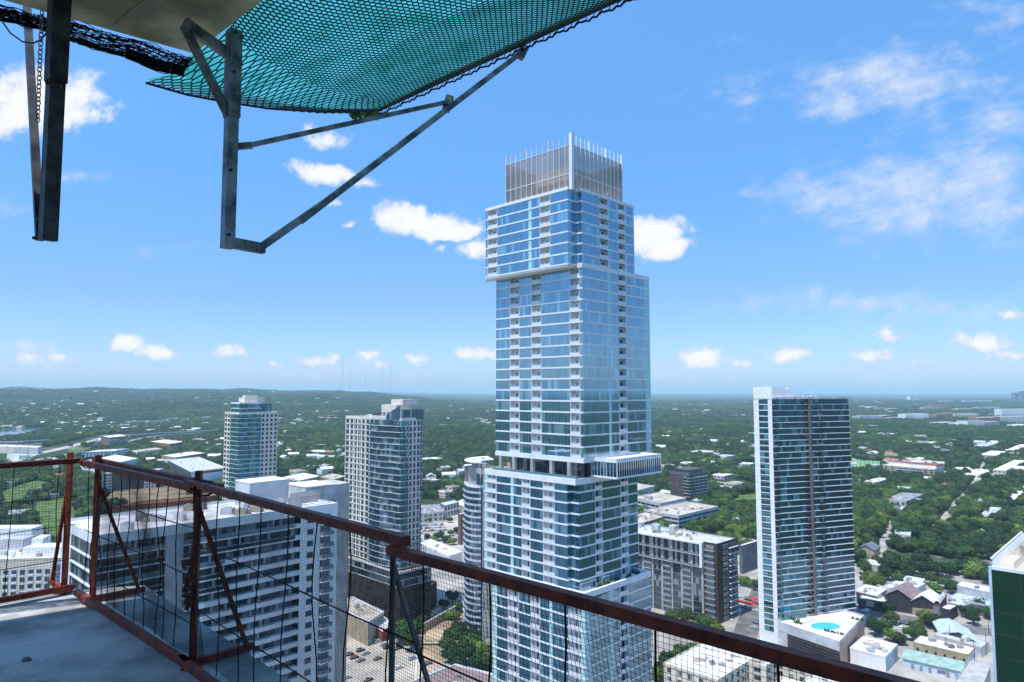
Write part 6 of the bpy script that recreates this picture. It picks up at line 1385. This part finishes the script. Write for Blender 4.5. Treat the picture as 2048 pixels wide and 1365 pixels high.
for key, l in cnt.items():
    l.sort()
    for i, (px, X, Yj, r, k) in enumerate(l):
        lab = key if len(l) == 1 else key + ', ' + (ADJ[i] + ' from left' if i < 13 else 'far right end')
        tree(X, Yj, r, k, lab, 'trees of the near woods')
# everything further off is one mass of canopy, each crown an instance
me = bpy.data.meshes.new('woodland'); me.from_pydata([(X, Yj, terrain(X, Yj) + .5) for X, Yj, s, n in rest], [], [])
ai = me.attributes.new('idx', 'INT', 'POINT'); ar = me.attributes.new('rot', 'FLOAT_VECTOR', 'POINT'); as_ = me.attributes.new('scl', 'FLOAT_VECTOR', 'POINT')
for i, (X, Yj, s, n) in enumerate(rest):
    nn = mnoise.noise(Vector((X / 300, Yj / 300, 3))); k = rt.choice([0, 0, 1, 2, 3, 4] if nn < .1 else [2, 2, 3, 4, 5, 1]); ai.data[i].value = k
    ar.data[i].vector = (0, 0, rt.uniform(0, 6.28)); r = s * rt.triangular(.42, 1.02, .66); h = min(r, 8) * rt.uniform(.8, 1.35); as_.data[i].vector = (r, r, h)
wo = tag(obj('woodland', me), kind='stuff')
ng = bpy.data.node_groups.new('woodland', 'GeometryNodeTree'); ng.interface.new_socket('Geometry', in_out='INPUT', socket_type='NodeSocketGeometry'); ng.interface.new_socket('Geometry', in_out='OUTPUT', socket_type='NodeSocketGeometry')
gi, go = ng.nodes.new('NodeGroupInput'), ng.nodes.new('NodeGroupOutput'); iop = ng.nodes.new('GeometryNodeInstanceOnPoints'); jn = ng.nodes.new('GeometryNodeJoinGeometry')
src = {}
for o_ in COL.objects:
    if o_.name.startswith('crown') and o_.data and o_.data.name not in src and o_.type == 'MESH': src[o_.data.name] = o_
for me_ in reversed(CROWNS[:6]):
    oi = ng.nodes.new('GeometryNodeObjectInfo'); oi.inputs['Object'].default_value = src[me_.name]; oi.inputs['As Instance'].default_value = True; oi.transform_space = 'ORIGINAL'; ng.links.new(oi.outputs['Geometry'], jn.inputs[0])
def na(nm, ty): x = ng.nodes.new('GeometryNodeInputNamedAttribute'); x.data_type = ty; x.inputs[0].default_value = nm; return x.outputs[0]
ng.links.new(gi.outputs[0], iop.inputs['Points']); ng.links.new(jn.outputs[0], iop.inputs['Instance']); iop.inputs['Pick Instance'].default_value = True
ng.links.new(na('idx', 'INT'), iop.inputs['Instance Index']); ng.links.new(na('rot', 'FLOAT_VECTOR'), iop.inputs['Rotation']); ng.links.new(na('scl', 'FLOAT_VECTOR'), iop.inputs['Scale']); ng.links.new(iop.outputs[0], go.inputs[0])
wo.modifiers.new('woodland', 'NODES').node_group = ng
print('trees', NTREE[0], 'woodland', len(rest), 'houses', len(HOUSES))
# ------------------------------------------------------------------ the unfinished storey the camera stands on
E0 = EYE
mat('red_steel', (.27, .046, .022), .55, .26, 14, spec=.35, streak=.6, bump=.25); mat('red_lit', (.45, .09, .04), .5, .2, 6); mat('wire', (.035, .022, .018), .6, .3, 20, metal=.3); mat('net_brown', (.05, .022, .018), .9, .1, 5); mat('pipe_grey', (.26, .27, .28), .5, .25, 4, metal=.4); mat('net_cord', (.012, .012, .014), .9, .1, 5)
mat('slab', (.50, .50, .49), .9, .26, 1.6, bump=.8, detail=10); mat('ceiling_concrete', (.74, .65, .51), .9, .30, 1.1, bump=.4, col2=None, detail=8)
sheer('green_cloth', (.008, .36, .30), .66, .75, (2.2, 2.2, 5), .42)
FZ = E0 - 1.66; CZ = E0 + 2.86
D1 = Vector((.70, -.72)).normalized()       # along the right-hand edge, towards the camera
W3 = lambda p, z: (p[0], p[1], z)
CA, CB = Vector((-3.50, 5.62)), Vector((-1.92, 4.17)); CC = Vector((-.40, 2.60)); CD = Vector((.84, 1.38)); CE = Vector((2.6, -.35))
LN = Vector((-.66, -.751)); OUT = Vector((.70, .72)).normalized()
corner = CA + OUT * .26 - LN * .25
fpoly = [corner, CE + OUT * .28, Vector((12, -10)), Vector((-6, -16)), CA + LN * 12 + Vector((-.25, .2)), CA + Vector((-.3, .2))]
mb = MB(); mb.prism(fpoly, FZ - .25, FZ); structure('floor', mb, M['slab'])
kc = Vector((-2.70, 5.60)); kr = Vector((.74, -.672)).normalized(); kl = Vector((-.79, -.61)).normalized()
cpoly = [kc, kc + kr * 9, Vector((12, -10)), Vector((-6, -16)), kc + kl * 9]
mb = MB(); mb.prism(cpoly, CZ, CZ + .3); structure('ceiling', mb, M['ceiling_concrete'])
mb = MB()
for k in range(2):
    a_ = kc + kl * 9 + (Vector((-6, -16)) - kc - kl * 9) * 0
p0, p1 = kc + kl * 1.6, kc + kr * 1.1
jm = MB(); jm.bar(W3(kc + kl * .62 + kr * .1, CZ - .001), W3(kc + kl * .3 + kr * 5, CZ - .001), .03, .006); jm.bar(W3(kc + kl * 2.2 + kr * .1, CZ - .001), W3(kc + kl * 1.9 + kr * 5, CZ - .001), .02, .006); structure('ceiling_joint', jm, mat('joint', (.34, .30, .24)))
mb = MB(); mb.box(-7, 9, -3.6, -3.2, FZ, CZ); structure('concrete_wall', mb, M['concrete'])  # unseen wall added behind the camera to cut skylight and darken the floor
for (x, y) in ((2.5, -6), (-5.5, -4)): mb = MB(); mb.box(x, x + .7, y, y + .7, FZ, CZ); structure('shading_column', mb, M['concrete'])  # unseen columns, likewise added to darken the storey
RT = E0 - .58
def wob(p, q, n, amp, seed):
    r = random.Random(seed); p, q = Vector(p), Vector(q); side = (q - p).cross(Vector((0, 0, 1))); side = side.normalized() if side.length > .01 else Vector((OUT.x, OUT.y, 0))
    ph = r.uniform(0, 6)
    return [p + (q - p) * k / n + side * amp * math.sin(ph + 5 * k / n) * math.sin(math.pi * k / n) for k in range(n + 1)]
def guard(label, p, q, posts, nv, nh, net, brace=1, over=0, outw=OUT, npitch=.019, RT=RT, tw=.042, nr=.0008, nm='net_cord'):
    t = Thing('guardrail_panel', label, 'guardrail', W3(p, FZ), 'guardrail panels round the slab edge'); d = (q - p).normalized(); L = (q - p).length; rs = M['red_steel']
    mb = MB(); mb.bar(W3(p - d * over, RT), W3(q + d * over, RT), tw, tw); t.part('top_rail', mb, rs)
    mb = MB(); mb.bar(W3(p, FZ + .05), W3(q, FZ + .05), .042, .042); t.part('bottom_rail', mb, rs)
    for s, m_ in posts:
        red = m_ == 'red_steel'; w = p + d * s + outw * (.05 if red else .09); mb = MB(); mb.bar(W3(w, FZ), W3(w, RT + .07), .034, .034) if red else mb.tube(W3(w, FZ), W3(w, RT - .03), .0125, n=10); mb.box(w.x - .05, w.x + .05, w.y - .05, w.y + .05, FZ, FZ + .01); t.part('post', mb, M[m_])
        if brace:
            e = w + outw * .33; mb = MB(); mb.bar(W3(w, RT - .14), W3(e, FZ + .05), *((.024, .024) if red else (.017, .017))); mb.bar(W3(w, FZ + .03), W3(e + outw * .05, FZ + .03), .038, .038); t.part('brace', mb, M[m_])
    wm = MB(); r = random.Random(len(label))
    for k in range(nv):
        u = L * (k + .5) / nv + r.uniform(-.02, .02); a_ = p + d * u; wm.path(wob(W3(a_ + outw * .03, RT - .02), W3(a_ + outw * .03 + d * r.uniform(-.05, .05), FZ + .07), 8, r.uniform(.01, .03), k), .0035, 5)
    for k in range(nh):
        z = RT - (RT - FZ) * (k + 1) / (nh + 1); wm.path(wob(W3(p + outw * .035, z), W3(q + outw * .035, z + r.uniform(-.03, .03)), 10, .01, k + 50), .0035, 5)
    t.part('wire_mesh', wm, M['wire'])
    if net:
        nb = MB(); nx, nz = int(L / npitch), int((RT - FZ) / npitch); rr = nr
        bulge = lambda u, z: .03 + .05 * math.sin(3.1 * u / L + 1) * math.sin(math.pi * (z - FZ) / (RT - FZ)) + .012 * math.sin(7 * u + 4 * z)
        P = lambda u, z: W3(p + d * (u + .008 * math.sin(9 * z + u * 3)) + outw * (.06 + bulge(u, z)), z)
        for k in range(nx + 1): nb.path([P(L * k / nx, FZ + .03 + (RT - FZ - .05) * j / 12) for j in range(13)], rr, 3)
        for k in range(nz + 1): nb.path([P(L * j / 16, FZ + .03 + (RT - FZ - .05) * k / nz) for j in range(17)], rr, 3)
        t.part('safety_net', nb, M[nm])
    return t
g = guard('red guardrail panel at the left edge with thin wire mesh and one slanting brace', CA + LN * 3.2 + Vector((-.12, .16)), CA + Vector((-.12, .16)), [(3.14, 'red_steel')], 11, 3, True, 1, outw=Vector((-.75, .66)), npitch=.022)
guard('doubled red guardrail panel right of the corner with crowded wires', CA, CB, [(.22, 'red_steel')], 12, 3, True, npitch=.0085, nr=.0008, nm='net_brown')
g = guard('longer red guardrail panel of the middle with overlapping top rails', CB + D1 * -.12 - OUT * .0, CC + D1 * .01, [(.06, 'red_steel'), (2.10, 'pipe_grey')], 8, 2, True, npitch=.0125, nr=.0008, RT=RT + .022, tw=.037)
guard('nearest red guardrail panel crossing the lower right of the view', CC - D1 * .05 - OUT * .035, CE, [(3.4, 'red_steel')], 13, 2, True, npitch=.017, RT=RT - .012, tw=.033, nr=.0008)
t = Thing('handrail_tube', 'second red square tube lying along the top rail of the doubled panel', 'rail', W3(CA, RT)); mb = MB(); mb.bar(W3(CA + OUT * .09 - D1 * .02, RT + .012), W3(CB + OUT * .085 + D1 * .2, RT + .012), .042, .042); t.part('tube', mb, M['red_steel'])
for w in (CB - D1 * .1 + OUT * .04, CB + D1 * .06 + OUT * .04, CA + D1 * .05 + OUT * .04):
    mb = MB()
    for k in range(3): mb.path([W3(w + D1 * (.015 * k) + OUT * (.065 * math.cos(a)), RT + .045 * math.sin(a)) for a in [q * .7 for q in range(10)]], .004, 4)
    t.part('tie_wire', mb, M['wire'])
t = Thing('warning_rag', 'torn red rag tied to the wires beside the second post', 'rag', W3(CB - D1 * .25, FZ)); mb = MB(); r = random.Random(2); o = CB - D1 * .28 + OUT * .08
for k in range(9):
    a_, b_ = .05 * r.uniform(-1, 1), .05 * r.uniform(-1, 1); z = FZ + .62 - k * .035; mb.quad(W3(o + D1 * a_, z), W3(o + D1 * (a_ + .035) + OUT * b_, z + .01), W3(o + D1 * (b_ + .03), z - .06), W3(o + D1 * b_ - OUT * .02, z - .05))
t.part('cloth', mb, M['red_steel'])
t = Thing('rubble_bag', 'small dark stone left on the concrete floor', 'stone', W3(atz(53, 1322, FZ), FZ)); mb = MB(); o = atz(53, 1322, FZ)
mb.hexa([(o.x + .035 * math.cos(a), o.y + .025 * math.sin(a), FZ) for a in range(6)], [(o.x + .022 * math.cos(a + .3), o.y + .014 * math.sin(a), FZ + .02) for a in range(6)]); t.part('stone', mb, M['concrete_dark']); t.root.name = 'stone'

# brackets under the upper slab
def box_section(mb, p, q, w, h): mb.bar(p, q, w, h, up=(OUT.x, OUT.y, 0))
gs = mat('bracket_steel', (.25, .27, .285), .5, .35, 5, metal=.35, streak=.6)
dk_ = mat('bracket_silhouette', (.075, .08, .088), .55, .35, 5, metal=.3, streak=.5)  # same steel, with its silhouette against the sky put into the colour
top = at(457, 60, 5.33); foot_ = at(455, 497, 5.33); px0 = Vector((foot_.x, foot_.y))
t = Thing('steel_bracket', 'galvanised steel bracket with a long sloping arm under the green net', 'bracket', (foot_.x, foot_.y, foot_.z))
mb = MB(); ptop = (foot_.x - .0, foot_.y, CZ + .05); box_section(mb, tuple(foot_), ptop, .085, .085); t.part('post', mb, gs)
mb = MB(); mb.bar((foot_.x, foot_.y, foot_.z + 1.06), (foot_.x, foot_.y, CZ - .55 + .6), .10, .10, up=(OUT.x, OUT.y, 0)); t.part('sleeve', mb, gs)
wl = at(368, 52, 5.0); mb = MB(); mb.bar((foot_.x - .02, foot_.y - .03, foot_.z + 1.08), tuple(wl), .04, .062); t.part('knee_brace', mb, gs)
mb = MB(); mb.bar((foot_.x, foot_.y - .02, CZ - .18), (wl.x, wl.y, CZ - .06), .05, .08); t.part('head_beam', mb, gs)
f1 = Vector(foot_) + Vector((OUT.x, OUT.y, 0)) * .30 + Vector((0, 0, .04)); mb = MB(); mb.bar((foot_.x, foot_.y, foot_.z + .05), tuple(f1), .07, .08); t.part('foot_bar', mb, gs)
tip = at(1042, 106, 8.02); mb = MB(); mb.bar(tuple(f1 - Vector((OUT.x, OUT.y, 0)) * .04), tuple(f1 + (tip - f1) * .17), .06, .055); mb.bar(tuple(f1 + (tip - f1) * .1), tuple(tip), .042, .055); t.part('arm', mb, gs)
j = f1 + (tip - f1) * .64; mb = MB(); mb.bar(tuple(j + Vector((-.05, 0, -.05))), tuple(j + Vector((.0, 0, .12))), .05, .08); t.part('clamp', mb, gs)
mb = MB(); mb.bar(tuple(tip - Vector((.02, 0, .06))), tuple(tip + Vector((.05, .03, .10))), .08, .10); t.part('arm_head', mb, gs)
for z in (.10, .62, 1.42, 1.75):
    mb = MB(); c = Vector((foot_.x, foot_.y, foot_.z + z)); dd = Vector((.55, -.83, 0)); mb.tube(tuple(c - dd * .06), tuple(c + dd * .062), .012, n=8); t.part('bolt', mb, M['dark_frame'])
se = at(500, 291, j.y - .4 - 1.0); st = Thing('stay_tube', 'short galvanised stay tube with a padlock at its lower end', 'tube', tuple(se))
mb = MB(); mb.bar(tuple(se), tuple(j + Vector((0, 0, .06))), .032, .042); st.part('tube', mb, gs)
mb = MB(); mb.bar(tuple(se - Vector((.12, .02, .02))), tuple(se + Vector((.02, 0, 0))), .042, .05); st.part('end_fitting', mb, gs)
mb = MB(); c = se + Vector((-.13, -.02, .03)); mb.path([tuple(c + Vector((.035 * math.cos(a), 0, .05 * math.sin(a)))) for a in [k * .5 for k in range(8)]], .008, 5); mb.box(c.x - .03, c.x + .03, c.y - .015, c.y + .015, c.z - .10, c.z); st.part('padlock', mb, M['dark_frame'])
# left bracket
t = Thing('steel_bracket', 'steel bracket of two long converging members at the left, coloured in silhouette', 'bracket', tuple(at(90, 485, 4.9)))
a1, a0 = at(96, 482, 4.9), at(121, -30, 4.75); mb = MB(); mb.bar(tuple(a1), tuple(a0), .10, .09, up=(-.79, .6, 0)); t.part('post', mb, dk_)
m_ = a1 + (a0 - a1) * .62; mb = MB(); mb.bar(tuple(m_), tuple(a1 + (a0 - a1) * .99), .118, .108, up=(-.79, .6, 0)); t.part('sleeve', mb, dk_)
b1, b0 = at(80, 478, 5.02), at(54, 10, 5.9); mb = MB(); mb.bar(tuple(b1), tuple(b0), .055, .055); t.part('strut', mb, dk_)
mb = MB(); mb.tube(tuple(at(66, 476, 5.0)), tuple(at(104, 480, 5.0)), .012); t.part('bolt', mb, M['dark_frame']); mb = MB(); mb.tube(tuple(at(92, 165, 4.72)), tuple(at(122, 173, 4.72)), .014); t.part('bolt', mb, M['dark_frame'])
def chain(label, p, q, n, m):
    t = Thing('chain', label, 'chain', tuple(p)); p, q = Vector(p), Vector(q); mb = MB(); d = (q - p) / n
    for k in range(n):
        c = p + d * (k + .5); L = d.length * .72; s = Vector((.016, 0, 0)) if k % 2 else Vector((0, .016, 0)); u = d.normalized()
        mb.path([tuple(c + u * L * math.cos(a) * .9 + s * math.sin(a)) for a in [2 * math.pi * i / 8 for i in range(9)]], .0045, 4)
    t.part('links', mb, m); return t
chain('hanging steel chain beside the left bracket', at(84, 22, 4.7), at(75, 245, 4.9), 26, M['steel_grey'])
chain('thin dark chain hanging below the green net', at(481, 70, 5.6), at(477, 236, 5.6), 22, M['dark_frame'])
t = Thing('wire_loop', 'loose black wire looping between the left bracket and the net', 'wire', tuple(at(0, 30, 4.8))); mb = MB(); mb.path([tuple(at(x, y, 4.8)) for x, y in ((-10, 18), (2, 40), (20, 66), (45, 84), (66, 87), (82, 80), (93, 66))], .006, 5); t.part('wire', mb, M['dark_frame'])

# outer tube and the catch net
tubeP = tip + Vector((-.05, -.02, .10)); tdir = Vector((.745, -.667, 0)).normalized()
T0, T1 = tubeP - tdir * 2.95, tubeP + tdir * 3.4
t = Thing('scaffold_tube', 'long pale scaffold tube carrying the outer hem of the green net', 'tube', tuple(T0)); mb = MB(); mb.tube(tuple(T0), tuple(T1), .034, n=12); t.part('tube', mb, M['steel_grey'])
for s in (.3, 1.1, 1.9, 2.75, 3.6, 4.4, 5.2):
    c = T0 + tdir * s; mb = MB()
    for k in range(3): mb.path([tuple(c + tdir * .012 * k + Vector((0, .045 * math.cos(a), .045 * math.sin(a)))) for a in [q * .7 for q in range(10)]], .005, 4)
    t.part('tie_cord', mb, M['net_cord'])
Qc = at(292, 166, 7.0); hem = at(330, 150, 6.6)
inner = [Qc, at(345, 150, 6.2), at(388, 112, 5.85), at(450, 70, 5.42)] + [Vector((kc.x, kc.y, CZ + .08)) + Vector((kr.x, kr.y, 0)) * s for s in (1.0, 1.9, 3.0, 4.4)]
def along(pts, u):
    L = [0]
    for a_, b_ in zip(pts[:-1], pts[1:]): L.append(L[-1] + (Vector(b_) - Vector(a_)).length)
    d = u * L[-1]
    for k in range(len(pts) - 1):
        if d <= L[k + 1] + 1e-6: return Vector(pts[k]).lerp(Vector(pts[k + 1]), (d - L[k]) / max(1e-6, L[k + 1] - L[k]))
    return Vector(pts[-1])
left_edge = [Qc, at(375, 190, 7.45), at(450, 204, 7.95), at(540, 218, 8.55), at(640, 224, 9.1), at(735, 224, 9.6), T0 + Vector((.1, 0, -.02))]
right_edge = [inner[-1], inner[-1].lerp(T1, .5) - Vector((0, 0, .25)), T1]
_L = [(Vector(b_) - Vector(a_)).length for a_, b_ in zip(inner[:-1], inner[1:])]; ub = sum(_L[:3]) / sum(_L)
def net_pt(u, v):     # Coons patch: u along the slab edge, v outwards
    c0, c1 = along(inner, u * ub / .07 if u < .07 else ub + (u - .07) / .93 * (1 - ub)), T0.lerp(T1, u) + Vector((0, 0, -.02)); d0, d1 = along(left_edge, v), along(right_edge, v)
    B_ = Vector(inner[0]) * (1 - u) * (1 - v) + Vector(inner[-1]) * u * (1 - v) + T0 * (1 - u) * v + T1 * u * v
    P = c0 * (1 - v) + c1 * v + d0 * (1 - u) + d1 * u - B_
    P.z += (.05 + .03 * math.sin(5 * u)) * math.sin(math.pi * u) * math.sin(math.pi * v) + .010 * math.sin(11 * u + 6 * v) * math.sin(math.pi * v)
    return P
t = Thing('catch_net', 'turquoise debris net with black cord net below it, slung out from the upper slab', 'net', tuple(Qc))
cl = MB(); nu, nv = 60, 40
for i in range(nu + 1):
    for k in range(nv + 1): cl.v.append(tuple(net_pt(i / nu, k / nv) + Vector((0, 0, .035))))
for i in range(nu):
    for k in range(nv): a_ = i * (nv + 1) + k; cl.f.append((a_, a_ + 1, a_ + nv + 2, a_ + nv + 1)); cl.m.append(0)
t.part('cloth', cl, M['green_cloth'])
cd = MB(); NU, NV = 84, 62; r = random.Random(4)
for k in range(NV + 1):     # brick-like hexagon cells: wavy rows joined by short links
    row = []
    for i in range(NU * 2 + 1):
        off = .28 if ((i // 1) + k) % 2 else -.28
        row.append(net_pt(min(1, i / (NU * 2)), min(1, max(0, (k + off * .9) / NV))))
    cd.path([tuple(p) for p in row], .0075, 3)
    if k < NV:
        for i in range(NU * 2 + 1):
            if (i + k) % 2 == 1 and i < NU * 2: cd.path([tuple(row[i]), tuple(net_pt(i / (NU * 2), min(1, (k + 1 - .25) / NV)))], .0075, 3)
t.part('cord_net', cd, M['net_cord'])
hm = MB(); hm.path([tuple(along(left_edge, q / 30)) for q in range(31)], .014, 5)
for q in range(60):
    c = net_pt(q / 60, 1); w = net_pt((q + 1) / 60, 1); s_ = .02 + .03 * math.sin(q * 1.05) ** 2
    hm.path([tuple(c + Vector((0, 0, -s_))), tuple(c.lerp(w, .5) + Vector((0, 0, -s_ - .02))), tuple(w + Vector((0, 0, -.02 - .03 * math.sin((q + 1) * 1.05) ** 2)))], .012, 4); hm.path([tuple(c + Vector((0, 0, .05))), tuple(c + Vector((.02, .03, 0))), tuple(c + Vector((0, 0, -.05)))], .007, 3)
t.part('hem_cord', hm, M['net_cord'])
rg = MB()
for q in range(26):
    c = along(left_edge, .80 + .2 * q / 26) + Vector((r.uniform(-.05, .05), r.uniform(-.05, .05), 0)); rg.quad(tuple(c), tuple(c + Vector((.06, 0, .02))), tuple(c + Vector((.05 + r.uniform(-.04, .04), 0, -r.uniform(.03, .14)))), tuple(c + Vector((.0, .02, -r.uniform(.02, .1)))))
t.part('torn_hem', rg, M['hedge'])
# black net bundled along the left slab edge
t = Thing('bundled_net', 'black net bundled and tied along the left edge of the upper slab', 'net', tuple(at(200, 80, 5.4)))
ON = Vector((-.61, .79, 0)); ex_ = lambda s, o, z: Vector((kc.x + kl.x * s + ON.x * o, kc.y + kl.y * s + ON.y * o, CZ + z))  # unseen end of the net, set outward to narrow the floor's sunlit strip
path_t = [ex_(4.8, .24, -.02), ex_(3.2, .24, -.02), at(-40, 5, 4.7), at(60, 26, 4.95), at(150, 45, 5.2), at(240, 72, 5.45), at(320, 96, 5.65), at(385, 118, 5.85)]
path_b = [ex_(4.8, .46, -.10), ex_(3.2, .46, -.10), at(-40, 30, 4.8), at(60, 50, 5.05), at(150, 82, 5.3), at(240, 110, 5.55), at(310, 140, 5.75), at(362, 146, 5.9)]
bn = MB(); r = random.Random(9)
for L_ in range(2):
    for k in range(17):
        row = [along(path_t, i / 90).lerp(along(path_b, i / 90), k / 16 + .03 * math.sin(i * 1.1 + k + L_ * 2)) + Vector((r.uniform(-.012, .012), .03 * L_ + r.uniform(-.012, .012), .012 * math.sin(i * .7 + L_) + r.uniform(-.01, .01))) for i in range(91)]
        bn.path([tuple(p) for p in row], .0042, 3)
    for i in range(0, 91):
        col = [along(path_t, min(1, (i + .4 * math.sin(k + L_ * 1.7)) / 90) if i else 0).lerp(along(path_b, min(1, i / 90)), k / 8) + Vector((r.uniform(-.015, .015), .03 * L_ + r.uniform(-.015, .015), 0)) for k in range(9)]
        bn.path([tuple(p) for p in col], .0042, 3)
t.part('cord_net', bn, M['net_cord'])
tk = MB()
for i in range(40):
    q0, q1 = .0 + i / 40, (i + 1) / 40; f_ = .86 if q0 < .9 else .5
    a_, b_ = along(path_t, q0).lerp(along(path_b, q0), f_), along(path_t, q1).lerp(along(path_b, q1), f_); c_, d_ = along(path_b, q1), along(path_b, q0); tk.quad(tuple(a_), tuple(b_), tuple(c_ + Vector((0, .05, r.uniform(-.02, .02)))), tuple(d_ + Vector((0, .05, 0))))
t.part('rolled_hem', tk, M['net_cord'])

# ------------------------------------------------------------------ haze in the air over the town
hz = MB(); hz.box(-46000, 46000, -46000, 46000, -1.5, EYE + 150)
m = bpy.data.materials.new('haze'); m.use_nodes = True; T = NT(m.node_tree); m.node_tree.nodes.clear()
pv = T.n('ShaderNodeVolumePrincipled'); pv.inputs['Color'].default_value = (.62, .87, 1, 1); pv.inputs['Density'].default_value = 5.6e-5; pv.inputs['Anisotropy'].default_value = 0; scene.cycles.volume_bounces = 3
o_ = T.n('ShaderNodeOutputMaterial'); T.t.links.new(pv.outputs[0], o_.inputs['Volume'])
tag(obj('haze', hz.mesh('haze', m)), kind='stuff')
